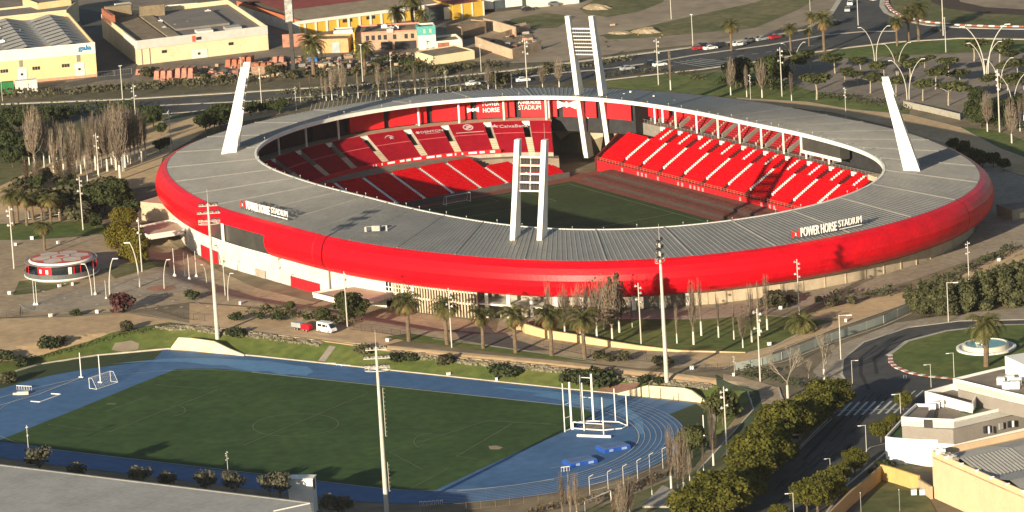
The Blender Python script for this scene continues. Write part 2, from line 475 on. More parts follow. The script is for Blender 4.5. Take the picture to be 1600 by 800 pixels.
tt = np.linspace(FN1, UC1, 20); mb.strip([RPo(t, -7, 6.55) for t in tt], [RPo(t, -1, 6.55) for t in tt])
for t in (FN1, UC1): mb.add([RPo(t, -7, -1.5), RPo(t, -1, -1.5), RPo(t, -1, 7), RPo(t, -7, 7)], [(0, 1, 2, 3)])
sp('undercroft_wall', mb, m_conc)
for t in np.linspace(FN1+1.2, UC1-.4, 9):
    mb = MB(); mb.box(RPo(t, -1.6, 2.8), (.8, .8, 8.0), math.radians(t)+RANG); sp('undercroft_column', mb, m_white)
mb = MB(); tt = np.linspace(FN1, FN1+9, 12)
for z in (3.55, 3.95):
    mb.strip([RPo(t, -6.9, z) for t in tt], [RPo(t, -.9, z) for t in tt])
mb.strip([RPo(t, -.9, 3.55) for t in tt], [RPo(t, -.9, 3.95) for t in tt])
sp('mezzanine_slab', mb, m_white)
mb = MB(); cyl(mb, UC1, FW0+360, -2.0, -2.5, 7.0, 150)
tt = np.linspace(UC1, FW0+360, 151); mb.strip([RPo(t, -2.05, 6.6) for t in tt], [RPo(t, 0.5, 6.62) for t in tt])
for k in range(26):
    t = UC1+2+k*3.0; mb.box(RPo(t, -1.95, 3.3), (.18, .3, 7), math.radians(t)+RANG)
sp('outer_wall', mb, m_tan)
# canopies at the two entrances
def canopy(px, z, th_, nm, mats):
    mb = MB(); poly = [tuple(G(x, y, z)[:2]) for x, y in px]
    mb.prism(poly, z-th_, z, 0, 1)
    n = len(poly)
    for i in range(n):
        a = np.array(poly[i]); b = np.array(poly[(i+1) % n]); d = b-a; L = np.hypot(*d); c = (a+b)/2
        mb.box((c[0], c[1], z+.12), (L, .35, .55), math.atan2(d[1], d[0]), 0)
    return sp(nm, mb, mats)
canopy([(210, 357), (267, 345), (292, 352), (288, 360), (231, 369)], 4.8, 1.0, 'entrance_canopy', [m_white, m_tan])
canopy([(489, 459), (557, 447), (625, 449), (613, 458), (572, 471), (532, 470)], 4.2, .9, 'entrance_canopy', [m_white, m_tan])
mb = MB()
A0 = GH(221, 344); d = (G(262, 348, 3)-G(221, 344, 3))[:2]; d /= np.hypot(*d); nn = np.array([-d[1], d[0]])
poly = [A0[:2], A0[:2]+d*11, A0[:2]+d*11+nn*9, A0[:2]+nn*9]
mb.prism([tuple(q) for q in poly], 2.0, 7.9); c = sum(poly)/4
mb.box((*(A0[:2]+d*5.5-nn*.05), 6.6), (11, .2, .25), math.atan2(d[1], d[0])); sp('entrance_block', mb, m_tan)

# --- bowl: end stand (goal end): lower tier straight, upper tier curved and covered with red tarpaulins
def rows(mb, P, along0, along1, n0, z0, n1, z1, nr, seat=True):
    """stepped rows; P(along, out, z) -> world"""
    dn, dz = (n1-n0)/nr, (z1-z0)/nr
    for i in range(nr):
        a, b = n0+i*dn, n0+(i+1)*dn; z = z0+(i+1)*dz
        mb.hexa([P(along0, a, z0-1.2), P(along1, a, z0-1.2), P(along1, b, z0-1.2), P(along0, b, z0-1.2)], [P(along0, a, z), P(along1, a, z), P(along1, b, z), P(along0, b, z)], 1)
        if seat:
            s0, s1 = a+abs(dn)*.55*np.sign(dn), b-abs(dn)*.06*np.sign(dn)
            mb.hexa([P(along0, s0, z), P(along1, s0, z), P(along1, s1, z), P(along0, s1, z)], [P(along0, s0, z+.34), P(along1, s0, z+.34), P(along1, s1, z+.5), P(along0, s1, z+.5)], 0)
def stair(mb, P, al, w, n0, z0, n1, z1, nr, up=.06):
    dn, dz = (n1-n0)/nr, (z1-z0)/nr
    for i in range(nr):
        a, b = n0+i*dn, n0+(i+1)*dn; z = z0+(i+1)*dz+up
        mb.hexa([P(al-w/2, a, z0-1), P(al+w/2, a, z0-1), P(al+w/2, b, z0-1), P(al-w/2, b, z0-1)], [P(al-w/2, a, z), P(al+w/2, a, z), P(al+w/2, b, z), P(al-w/2, b, z)])
PW = lambda al, out, z: LP(-out, al, z)          # goal end: out = distance along -E
ais = [-31.0, -22.4, -13.6, -5.2, 3.6, 12.2, 20.6, 29.0]
edges = [-40.0]+ais+[38.5]
for a, b in zip(edges[:-1], edges[1:]):
    lo = a+(.7 if a in ais else 0); hi = b-(.7 if b in ais else 0)
    # the block nearest the corner stops lower, under the curved platform
    mb = MB()
    if a >= 20: rows(mb, PW, lo, hi, 60, -1.0, 71.5, 1.9, 14)
    else: rows(mb, PW, lo, hi, 60, -1.0, 77.6, 3.5, 21)
    sp('seating_block', mb, [m_seat, m_tread])
for a in ais:
    mb = MB()
    n1, z1, k = (77.6, 3.5, 21) if a < 20 else (71.5, 1.9, 14)
    stair(mb, PW, a, .95, 60, -1.0, n1, z1, k); sp('stairway', mb, m_aisle)
mb = MB(); mb.hexa([PW(-42, 59.6, -2.4), PW(40, 59.6, -2.4), PW(40, 60, -2.4), PW(-42, 60, -2.4)], [PW(-42, 59.6, -.7), PW(40, 59.6, -.7), PW(40, 60, -.7), PW(-42, 60, -.7)])
sp('front_wall', mb, M('front_wall_grey', (.10, .085, .075), .9))
# concourse behind the lower tier
mb = MB()
mb.hexa([PW(-40, 77.6, -2), PW(21, 77.6, -2), PW(21, 92, -2), PW(-40, 92, -2)], [PW(-40, 77.6, 3.55), PW(21, 77.6, 3.55), PW(21, 92, 3.55), PW(-40, 92, 3.55)])
tt = np.linspace(146, 168, 20)
mb.strip([RPi(t, -11, 2.6) for t in tt], [RPi(t, -7.4, 2.6) for t in tt]); mb.strip([RPi(t, -11, -2) for t in tt], [RPi(t, -11, 2.6) for t in tt])
sp('concourse', mb, M('concourse_floor', (.22, .175, .13), .9, .15, .4))
U0, UZ0, U1, UZ1 = -8.2, 3.6, 4.4, 10.0
def ups(t, s, dz=0.0): return RPi(t, U0+(U1-U0)*s, UZ0+(UZ1-UZ0)*s+dz)
us = [TH(x, y, 10.0) for x, y in ((822, 190), (761, 191), (697, 197), (633, 201), (579, 215))]
step = (us[-1]-us[0])/4
cuts = [us[0]-step*.62]+us+[us[-1]+step*k for k in range(1, 9)]
def upper_block(t0, t1):
    mb = MB(); tt = np.linspace(t0, t1, 7)
    mb.strip([ups(t, 0) for t in tt], [ups(t, 1) for t in tt][::1], 0)
    ff = mb.f; mb.f = [tuple(reversed(q)) for q in ff]
    mb.strip([RPi(t, U0, 1.0) for t in tt], [ups(t, 0) for t in tt], 1)
    for t, rev in ((t0, 0), (t1, 1)):
        q = [RPi(t, U0, -2), RPi(t, U1, -2), ups(t, 1), ups(t, 0)]
        mb.add(q, [(0, 1, 2, 3)], 1)
    for s, w in ((.62, .012), (.997, .008), (.004, .006)):            # hems of the cloth
        mb.strip([ups(t, s-w, .05) for t in tt], [ups(t, s+w, .05) for t in tt], 2)
    return sp('tarpaulin_block', mb, [m_tarp, m_conc, M('tarp_hem', (.55, .10, .10), .8)])
ublocks = []
for a, b in zip(cuts[:-1], cuts[1:]):
    g = .62
    ublocks.append((upper_block(a+(0 if a == cuts[0] else g), b-g), (a+b)/2))
for t in cuts[1:]:
    mb = MB(); nr = 9
    for i in range(nr):
        s0, s1 = i/nr*.5, (i+1)/nr*.5
        for ta, tb, m in ((t-.6, t+.6, 0),):
            z = UZ0+(UZ1-UZ0)*s1-.15
            mb.hexa([RPi(ta, U0+(U1-U0)*s0, 0), RPi(tb, U0+(U1-U0)*s0, 0), RPi(tb, U0+(U1-U0)*s1, 0), RPi(ta, U0+(U1-U0)*s1, 0)],
                    [RPi(ta, U0+(U1-U0)*s0, z), RPi(tb, U0+(U1-U0)*s0, z), RPi(tb, U0+(U1-U0)*s1, z), RPi(ta, U0+(U1-U0)*s1, z)])
    sp('stairway', mb, m_tanstep)
    mb = MB()                                                          # mouth of the tunnel: sunk box with a pale lintel
    q = lambda ta, s, z: RPi(ta, U0+(U1-U0)*s, z)
    mb.add([q(t-.6, .5, 3), q(t+.6, .5, 3), q(t+.6, 1, 3), q(t-.6, 1, 3), q(t-.6, 1, 8.8), q(t+.6, 1, 8.8)], [(0, 1, 2, 3), (3, 2, 5, 4)])
    sp('tunnel_mouth', mb, m_dark)
    mb = MB(); mb.hexa([q(t-.62, .96, 8.7), q(t+.62, .96, 8.7), q(t+.62, 1.03, 8.7), q(t-.62, 1.03, 8.7)], [q(t-.62, .96, 9.9), q(t+.62, .96, 9.9), q(t+.62, 1.03, 9.9), q(t-.62, 1.03, 9.9)])
    sp('lintel', mb, m_aisle)
# hoarding in front of the upper tier, with small white adverts
mb = MB()
tt = np.linspace(us[1]-.6, us[1]+52, 30)
mb.strip([RPi(t, U0-.25, 3.6) for t in tt], [RPi(t, U0-.25, 4.75) for t in tt], 0); mb.strip([RPi(t, U0-.25, 4.75) for t in tt], [RPi(t, U0, 4.75) for t in tt], 0)
rr_ = random.Random(3); t = us[1]+.5
while t < us[1]+24:
    w = rr_.choice([.25, .9, 1.0, 1.5])
    mb.strip([RPi(t, U0-.29, 3.95), RPi(t+w, U0-.29, 3.95)], [RPi(t, U0-.29, 4.5), RPi(t+w, U0-.29, 4.5)], 1); t += w+rr_.choice([.35, .5, 1.0])
sp('hoarding', mb, [m_banner, m_ink])
# marks on the tarpaulins
def on_block(name, mbv, f, tc, s0, width, par, lift=.14):
    """letters in (x right, y up the slope) centred on the angle tc"""
    L = math.hypot(U1-U0, UZ1-UZ0); r = R1(math.radians(tc))
    w = mbv[:, 0].max()
    o = MB(); o.add([ups(tc-math.degrees((x-w/2)/r), s0+y/L, lift+zz) for x, y, zz in mbv], f)
    ob = o.build(name, m_faint, par, origin=SO); return ob
def ringmark(rad, w=.35, n=24):
    vs, fs = [], []
    for i in range(n):
        a = 2*math.pi*i/n; vs += [(rad+rad*math.cos(a), rad+rad*math.sin(a), 0), (rad+(rad-w)*math.cos(a), rad+(rad-w)*math.sin(a), 0)]
    for i in range(n): j = (i+1) % n; fs.append((2*i, 2*j, 2*j+1, 2*i+1))
    return np.array(vs), fs
b0 = [b for b in ublocks if abs(b[1]-(us[0]+us[1])/2) < .1][0]
v, f = text_mb('CaixaBank', 1.25, .03, .01); on_block('lettering', v, f, b0[1]-1.0, .78, 6.2, b0[0])
star = np.array([(0, 0, 0), (.75, .55, 0), (.2, 1.4, 0), (1.0, .95, 0), (1.5, 1.6, 0), (1.7, .9, 0), (2.6, 1.0, 0), (1.9, .5, 0), (2.2, -.1, 0), (1.35, .35, 0)])
on_block('emblem', star, [tuple(range(10))], b0[1]+2.15, .79, 2.6, b0[0])
b1 = [b for b in ublocks if abs(b[1]-(us[1]+us[2])/2) < .1][0]
v, f = ringmark(1.35); on_block('emblem', v, f, b1[1]-.1, .76, 2.4, b1[0])
v2 = np.array([(.2, .6, 0), (.9, 1.5, 0), (.5, 2.1, 0), (1.2, 1.8, 0), (1.9, 2.2, 0), (2.3, 1.5, 0), (1.8, 1.2, 0), (2.2, .6, 0), (1.4, .9, 0), (1, .4, 0)]); on_block('emblem', v2, [tuple(range(10))], b1[1]-.1, .77, 2.4, b1[0])
v = np.array([(0, 0, 0), (7.5, 0, 0), (7.5, .3, 0), (0, .3, 0)]); on_block('lettering', v, [(0, 1, 2, 3)], b1[1]-.1, .69, 7, b1[0])
b2 = [b for b in ublocks if abs(b[1]-(us[2]+us[3])/2) < .1][0]
v, f = text_mb('DENTON', .95, .03, .015, 1.0, 6.0); on_block('lettering', v, f, b2[1]-.55, .80, 5.2, b2[0])
v, f = ringmark(.55, .55); on_block('emblem', v, f, b2[1]+1.75, .80, 1.2, b2[0])
v = np.array([(0, 0, 0), (4.2, 0, 0), (4.2, .16, 0), (0, .16, 0)]); on_block('lettering', v, [(0, 1, 2, 3)], b2[1]-.55, .765, 7, b2[0])
b3 = [b for b in ublocks if abs(b[1]-(us[3]+us[4])/2) < .1][0]
v = np.array([(0, .9, 0), (.5, 1.8, 0), (1.5, 2.3, 0), (2.5, 1.8, 0), (3.0, .9, 0), (2.4, 1.5, 0), (1.5, 1.9, 0), (.6, 1.5, 0)]); on_block('emblem', v, [tuple(range(8))], b3[1]-.1, .72, 2.6, b3[0])
v = np.array([(.9, .3, 0), (1.2, 1.0, 0), (.8, 1.2, 0), (1.5, 1.6, 0), (2.2, 1.2, 0), (1.8, 1.0, 0), (2.1, .3, 0), (1.5, .6, 0)]); on_block('emblem', v, [tuple(range(8))], b3[1]-.1, .72, 2.6, b3[0])
# promenade, columns and red back wall under the roof
mb = MB(); tt = np.linspace(cuts[0]-.2, 412, 200)
mb.strip([RPi(t, U1, 9.95) for t in tt], [RPi(t, 9.2, 9.95) for t in tt]); mb.strip([RPi(t, U1, 8.6) for t in tt], [RPi(t, U1, 9.95) for t in tt])
sp('promenade', mb, m_tanstep)
PAN = []
for k in range(44):
    t0 = 58+k*6.75; PAN.append((t0, t0+5.75))
mb = MB(); cyl2 = np.linspace(56, 432, 200)
mb.strip([RPi(t, 17.6 if 54 < t < 130 else 10.2, 6) for t in cyl2], [RPi(t, 17.6 if 54 < t < 130 else 10.2, 15.2 if 54 < t < 130 else 15.75) for t in cyl2]); sp('back_wall', mb, m_dark)
pans = {}
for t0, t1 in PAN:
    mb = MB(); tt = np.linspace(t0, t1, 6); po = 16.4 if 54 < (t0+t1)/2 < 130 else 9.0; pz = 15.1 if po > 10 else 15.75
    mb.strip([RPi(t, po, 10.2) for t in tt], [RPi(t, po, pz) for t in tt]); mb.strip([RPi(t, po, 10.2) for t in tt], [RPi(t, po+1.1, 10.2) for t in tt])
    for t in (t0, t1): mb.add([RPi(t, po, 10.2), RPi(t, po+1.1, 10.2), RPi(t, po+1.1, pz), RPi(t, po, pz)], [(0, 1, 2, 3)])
    pans[(t0+t1)/2] = sp('red_panel', mb, m_banner) if not (us[-1]+2 < (t0+t1)/2 < 300) else sp('wall_panel', mb, M('shade_dark_panel', (.035, .014, .018), .7, .15))  # wall panels get a near-black colour that deepens the bowl's shade
def on_wall(name, v, f, tc, z, par, mat=m_ink):
    r = R1(math.radians(tc))+8.85; w = v[:, 0].max(); o = MB()
    o.add([RPi(tc-math.degrees((x-w/2)/r), 8.88-zz, z+y) for x, y, zz in v], f); return o.build(name, mat, par, origin=SO)
def panel_near(x, y):
    t = TH(x, y, 12); k = min(pans, key=lambda q: abs(q-t)); return t, pans[k]
t, pn = panel_near(752, 171)
v, f = text_mb('POWER', 1.25, .05, .02, .8, 4.4); on_wall('lettering', v, f, t-1.1, 13.6, pn)
v, f = text_mb('HORSE', 1.25, .05, .02, .8, 4.4); on_wall('lettering', v, f, t-1.1, 11.8, pn)
emb = np.array([(0, 0, 0), (1.2, .5, 0), (1.6, .2, 0), (2.0, .5, 0), (3.2, 0, 0), (3.2, 1.5, 0), (2.0, 1.0, 0), (1.6, 1.3, 0), (1.2, 1.0, 0), (0, 1.5, 0)])
on_wall('emblem', emb, [tuple(range(10))], t+1.7, 12.0, pn)
t, pn = panel_near(825, 166)
v, f = text_mb('POWER HORSE', 1.2, .05, .03, .8, 6.0); on_wall('lettering', v, f, t, 13.7, pn)
v, f = text_mb('STADIUM', 1.2, .05, .0, 1, 6.0); on_wall('lettering', v, f, t, 12.2, pn)
t, pn = panel_near(886, 167)
on_wall('emblem', emb*1.6, [tuple(range(10))], t, 12.4, pn)
def column(p):
    mb = MB(); mb.tube((p[0], p[1], 9.9), (p[0], p[1], 16.4), .3, .3, 6); sp('roof_column', mb, m_white)
for x, y in ((651, 194), (655, 196), (718, 192), (727, 185), (788, 187), (854, 187), (859, 184), (919, 184), (977, 182), (987, 178), (1036, 191)):
    column(G(x, y, 10.0))
for t in np.arange(us[-1]+4, us[-1]+70, 6.5):
    column(RPi(t, 5.6, 9.9))
# --- long side stand
PN = lambda al, out, z: LP(al, out, z)
lo_e = [-60.5]+[G(x, y, 2.6)@np.array([*EV, 0])-CRN@EV for x, y in ((950, 252), (992, 256), (1032, 262), (1072, 269), (1108, 277), (1144, 285), (1180, 293))]
dE = (lo_e[-1]-lo_e[1])/6
while lo_e[-1] < 52: lo_e.append(lo_e[-1]+dE)
lo_e.append(66.0)
def clipped(a, b, n):
    """keep only the part of a block that lies inside the roof ring"""
    def ok(e): p = np.array(LP(e, n, 0))[:2]-CRN; th = math.atan2(p[1], p[0])-RANG; return np.hypot(*p) < R2(th)-4
    while b > a and not ok(b): b -= .5
    while a < b and not ok(a): a += .5
    return a, b
for i, (a, b) in enumerate(zip(lo_e[:-1], lo_e[1:])):
    lo = a+(.75 if i else 0); hi = b-(.75 if i < len(lo_e)-2 else 0)
    lo, hi = clipped(lo, hi, 60)
    if hi-lo < 1: continue
    mb = MB(); rows(mb, PN, lo, hi, 50.2, .5, 52.2, 2.2, 4); rows(mb, PN, lo, hi, 52.3, 2.3, 60.0, 6.5, 13)
    sp('seating_block', mb, [m_seat, m_tread])
for a in lo_e[1:-1]:
    mb = MB(); stair(mb, PN, a, 1.25, 52.3, 2.3, 60.0, 6.5, 13); sp('stairway', mb, m_aisle)
    mb = MB(); mb.hexa([PN(a-.7, 50.2, 0), PN(a+.7, 50.2, 0), PN(a+.7, 52.3, 0), PN(a-.7, 52.3, 0)], [PN(a-.7, 50.2, 1.5), PN(a+.7, 50.2, 1.5), PN(a+.7, 52.3, 2.0), PN(a-.7, 52.3, 2.0)])
    sp('gangway', mb, m_tread)
up_e = [(a+b)/2 for a, b in zip(lo_e[1:-1], lo_e[2:])]
up_e = [up_e[0]-dE]+up_e
for i, a in enumerate(lo_e[1:]):
    b = (lo_e[1:]+[70])[i+1] if i+1 < len(lo_e)-1 else a
    if b-a < 2: continue
    m_ = (a+b)/2
    for lo, hi in ((a+1.1, m_-.7), (m_+.7, b-1.1)):
        lo, hi = clipped(lo, hi, 66)
        if hi-lo < .6: continue
        mb = MB(); rows(mb, PN, lo, hi, 60.1, 6.5, 64.6, 8.7, 6); sp('seating_block', mb, [m_seat, m_tread])
    if clipped(m_-1, m_+1, 66)[1] >= m_+.9:
        mb = MB(); stair(mb, PN, m_, 1.1, 60.1, 6.5, 64.6, 8.7, 6); sp('stairway', mb, m_aisle)
for a in lo_e[1:-1]:
    if clipped(a-1, a+1, 66)[1] < a+.9: continue
    mb = MB()
    mb.add([PN(a-1.05, 60.1, 6.1), PN(a+1.05, 60.1, 6.1), PN(a+1.05, 64.5, 6.1), PN(a-1.05, 64.5, 6.1), PN(a-1.05, 64.5, 8.6), PN(a+1.05, 64.5, 8.6)], [(0, 1, 2, 3), (3, 2, 5, 4)])
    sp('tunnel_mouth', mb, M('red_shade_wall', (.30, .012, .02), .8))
    mb = MB(); mb.hexa([PN(a-1.1, 64.2, 8.0), PN(a+1.1, 64.2, 8.0), PN(a+1.1, 65, 8.0), PN(a-1.1, 65, 8.0)], [PN(a-1.1, 64.2, 9.1), PN(a+1.1, 64.2, 9.1), PN(a+1.1, 65, 9.1), PN(a-1.1, 65, 9.1)])
    sp('lintel', mb, m_aisle)
mb = MB(); lo, hi = clipped(-61, 66, 52)
mb.hexa([PN(lo, 49.8, -2.4), PN(hi, 49.8, -2.4), PN(hi, 50.15, -2.4), PN(lo, 50.15, -2.4)], [PN(lo, 49.8, .75), PN(hi, 49.8, .75), PN(hi, 50.15, .75), PN(lo, 50.15, .75)])
sp('front_wall', mb, m_banner)
mb = MB(); e = lo
while e < hi:
    mb.tube(PN(e, 49.95, .7), PN(e, 49.95, 1.7), .05, .05, 4); e += 1.5
for z in (1.2, 1.7): mb.tube(PN(lo, 49.95, z), PN(hi, 49.95, z), .045, .045, 4)
rr_ = random.Random(11); e = lo+.5
while e < hi-2:
    mb.hexa([PN(e, 49.75, -.6), PN(e+.8, 49.75, -.6), PN(e+.8, 49.79, -.6), PN(e, 49.79, -.6)], [PN(e, 49.75, .4), PN(e+.8, 49.75, .4), PN(e+.8, 49.79, .4), PN(e, 49.79, .4)], 1) if rr_.random() < .35 else None
    e += 1.9
sp('front_railing', mb, [M('salmon_rail', (.45, .16, .10), .7), M('pale_advert', (.7, .25, .25), .8)])
# walkway and the upper boxes of the long side
mb = MB(); lo, hi = clipped(-66, 62, 66)
mb.hexa([PN(lo, 64.7, 4), PN(hi, 64.7, 4), PN(hi, 67.6, 4), PN(lo, 67.6, 4)], [PN(lo, 64.7, 8.9), PN(hi, 64.7, 8.9), PN(hi, 67.6, 8.9), PN(lo, 67.6, 8.9)])
sp('walkway', mb, M('walkway_grey', (.22, .20, .17), .9))
mb = MB()
e = lo
while e < hi: mb.tube(PN(e, 64.85, 8.9), PN(e, 64.85, 9.9), .04, .04, 4); e += 1.6
mb.tube(PN(lo, 64.85, 9.9), PN(hi, 64.85, 9.9), .04, .04, 4); sp('walkway_railing', mb, m_steel)
e = lo+1
while e < 44:
    if not (24 < e+3 < 46):
        for w0, w1 in ((0, 3.3), (4.2, 7.6)):
            a, b = clipped(e+w0, e+w1, 73)
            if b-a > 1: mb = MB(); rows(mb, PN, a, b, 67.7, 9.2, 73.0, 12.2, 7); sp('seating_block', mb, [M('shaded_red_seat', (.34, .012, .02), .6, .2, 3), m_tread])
        mb = MB(); stair(mb, PN, e+3.75, .7, 67.7, 9.2, 73, 12.2, 7); sp('stairway', mb, m_conc)
        mb = MB(); mb.hexa([PN(e+7.9, 67.7, 8.9), PN(e+8.5, 67.7, 8.9), PN(e+8.5, 73, 8.9), PN(e+7.9, 73, 8.9)], [PN(e+7.9, 67.7, 9.9), PN(e+8.5, 67.7, 9.9), PN(e+8.5, 73, 12.6), PN(e+7.9, 73, 12.6)]); sp('divider_wall', mb, MATS['walkway_grey'])
        mb = MB(); p = PN(e+8.2, 66.5, 8.9); mb.tube(p, (p[0], p[1], 16.6), .28, .28, 6); sp('roof_column', mb, m_white)
    e += 10.0
pb = [G(x, y, 11.0) for x, y in ((1253, 236), (1313, 250))]
mb = MB(); d = pb[1]-pb[0]; L = np.hypot(*d[:2]); an = math.atan2(d[1], d[0]); c = (pb[0]+pb[1])/2; nn = np.array([-d[1], d[0]])/L
mb.box((c[0]+nn[0]*1.5, c[1]+nn[1]*1.5, 13.2), (L, 3.0, 4.6), an); pbx = sp('press_box', mb, m_glass)
mb = MB(); mb.box((c[0]-nn[0]*.1, c[1]-nn[1]*.1, 11.0), (L+.8, .3, .8), an)
mb.box((pb[0][0]-nn[0]*.1, pb[0][1]-nn[1]*.1, 13.2), (.6, .3, 4.6), an); sp('box_frame', mb, m_white, pbx)
# remaining ring of the bowl (mostly hidden under the near roof)
mb = MB()
for (t0, t1, o0, z0, o1, z1) in ((cuts[-1]+.6, 392, -12, 0.5, 4.4, 10.0),):
    tt = np.linspace(t0, t1, 60); nr = 18
    for i in range(nr):
        a0, a1 = o0+(o1-o0)*i/nr, o0+(o1-o0)*(i+1)/nr; za, zb = z0+(z1-z0)*i/nr, z0+(z1-z0)*(i+1)/nr
        mb.strip([RPi(t, a0, zb) for t in tt], [RPi(t, a1, zb) for t in tt], 0); mb.strip([RPi(t, a0, za) for t in tt], [RPi(t, a0, zb) for t in tt], 1)
    mb.strip([RPi(t, o0, -2.4) for t in tt], [RPi(t, o0, z0) for t in tt], 1)
sp('seating_ring', mb, [m_seat, m_tread])
# side wall of the goal end at the corner passage
mb = MB(); t = cuts[0]
mb.add([RPi(t-.1, U0, -2), RPi(t-.1, 12, -2), RPi(t-.1, 12, 9.9), RPi(t-.1, U1, 9.95), RPi(t-.1, U0, UZ0)], [(0, 1, 2, 3, 4)]); sp('end_wall', mb, m_conc)
mb = MB(); a, b = LP(-62, 49.8, 0), LP(-66.5, 64.6, 0)
mb.hexa([(*a[:2], -2.4), (*b[:2], -2.4), (b[0]+.4, b[1]+.2, -2.4), (a[0]+.4, a[1]+.2, -2.4)], [(*a[:2], 1.4), (*b[:2], 8.8), (b[0]+.4, b[1]+.2, 8.8), (a[0]+.4, a[1]+.2, 1.4)]); sp('end_wall', mb, m_tread)

# ---------------------------------------------------------------- pitch and its surrounds (structure)
PCN = np.array([-58.8927, 192.8361]); PA = math.radians(-25.58)
PE = np.array([math.cos(PA), math.sin(PA)]); PNV = np.array([-math.sin(PA), math.cos(PA)])
def PP(e, n, z=-1.87): p = PCN+e*PE+n*PNV; return (p[0], p[1], z)
sheet('pitch_surround', [PP(-62, -42), PP(66, -42), PP(66, 50), PP(-62, 50)], m_redearth, off=-2.1, z=0.0, world=True, label='red brown apron around the stadium pitch')
sheet('pitch', [PP(-55, -37), PP(57, -37), PP(57, 36.4), PP(-55, 36.4)], m_grass, off=-2.04, z=0.0, world=True, label='dark green grass pitch inside the stadium')
mb = MB(); zc = -2.01
def L2(a, b): line_strip(mb, [PP(*a, zc), PP(*b, zc)], .16)
L2((-52.5, -34), (52.5, -34)); L2((-52.5, 34), (52.5, 34)); L2((-52.5, -34), (-52.5, 34)); L2((52.5, -34), (52.5, 34)); L2((0, -34), (0, 34))
for s in (-1, 1):
    for dx, dy in ((16.5, 20.16), (5.5, 9.16)):
        L2((s*52.5, -dy), (s*(52.5-dx), -dy)); L2((s*52.5, dy), (s*(52.5-dx), dy)); L2((s*(52.5-dx), -dy), (s*(52.5-dx), dy))
line_strip(mb, [PP(9.15*math.cos(a), 9.15*math.sin(a), zc) for a in np.linspace(0, 2*math.pi, 49)], .16)
o = mb.build('pitch_marking', M('faded_line', (.22, .26, .16), .9)); tag(o, 'white lines painted on the stadium pitch', 'pitch lines', None, 'structure')
for n_, w in ((39.6, .9), (44.6, .9)):
    mb = MB()
    a, b = PP(-54, n_, -2.05), PP(56, n_-.6, -2.05)
    dlt = np.array([*(PNV*(.5 if n_ < 42 else .5)), 0]); mb.prism([tuple(np.array(a)[:2]), tuple(np.array(b)[:2]), tuple(np.array(b)[:2]+PNV*(5.2 if n_ < 42 else 8)), tuple(np.array(a)[:2]+PNV*(5.2 if n_ < 42 else 8))], -2.3, -1.3 if n_ < 42 else -.55, 0, 1)
    for k in range(60):
        q = np.array(a)+(np.array(b)-np.array(a))*k/60.0; mb.tube((q[0], q[1], (-1.3 if n_ < 42 else -.55)), (q[0], q[1], (-.4 if n_ < 42 else .35)), .04, .04, 4)
        wall_along(mb, [np.array([*np.array(a)[:2], -1.3 if n_ < 42 else -.55])+np.array([0, 0, .85]), np.array([*np.array(b)[:2], -1.3 if n_ < 42 else -.55])+np.array([0, 0, .85])], .07, .07, 0)
    o = mb.build('apron_terrace', [M('barrier_grey', (.045, .035, .03), .9), m_redearth]); tag(o, 'low red terrace step with a dark railing, %s the long stand' % ('farther from' if n_ < 42 else 'nearer to'), 'terrace')
def goal(name, label, P0, ang, mat, w=7.32, h=2.44, dep=2.0, net=True):
    t = thing(name, label, 'goal', P0, ang)
    mb = MB(); r = .065
    mb.tube((-w/2, 0, 0), (-w/2, 0, h), r); mb.tube((w/2, 0, 0), (w/2, 0, h), r); mb.tube((-w/2-r, 0, h), (w/2+r, 0, h), r)
    mb.build('goal_frame', mat, t)
    mb = MB()
    for s in (-1, 1): mb.tube((s*w/2, 0, .06), (s*w/2, dep, .06), .05); mb.tube((s*w/2, 0, h), (s*w/2, dep*.45, h), .04); mb.tube((s*w/2, dep*.45, h), (s*w/2, dep, .06), .04)
    mb.tube((-w/2, dep, .06), (w/2, dep, .06), .06); mb.build('base_bar', mat, t)
    mb = MB()
    for i in range(int(w/.5)+1): x = -w/2+i*.5; mb.path([(x, 0, h), (x, dep*.45, h), (x, dep, .06)], .012, n=3)
    for k in range(5): mb.tube((-w/2, dep*(.45+.55*k/5), h*(1-k/5)), (w/2, dep*(.45+.55*k/5), h*(1-k/5)), .012, .012, 3)
    mb.build('net', M('net_cord', (.5, .5, .48), .9), t)
    return t
goal('football_goal', 'white football goal on the shaded end of the stadium pitch', PP(-52.5, 0, -2.03), PA+math.pi/2, m_white)

# ---------------------------------------------------------------- the four leaning light towers
def solve_tower():
    b = G(847, 372.5, 16.75)                       # right-hand leg of the near tower, on the roof
    u = np.array(LP(2.7*-1, 5.3, 0))[:2]-CRN; u = u/np.hypot(*u)
    best = None
    for L in np.linspace(1, 12, 56):
        for z in np.linspace(34, 46, 49):
            q = proj((b[0]+u[0]*L, b[1]+u[1]*L, z)); e = abs(q[0]-857)+abs(q[1]-219)
            if best is None or e < best[0]: best = (e, L, z)
    return b, best
_b, _t = solve_tower()
TB = {'near': [G(805, 371.5, 16.75)[:2], G(847, 372.5, 16.75)[:2]]}
TB['far'] = [2*CRN-p for p in TB['near']]
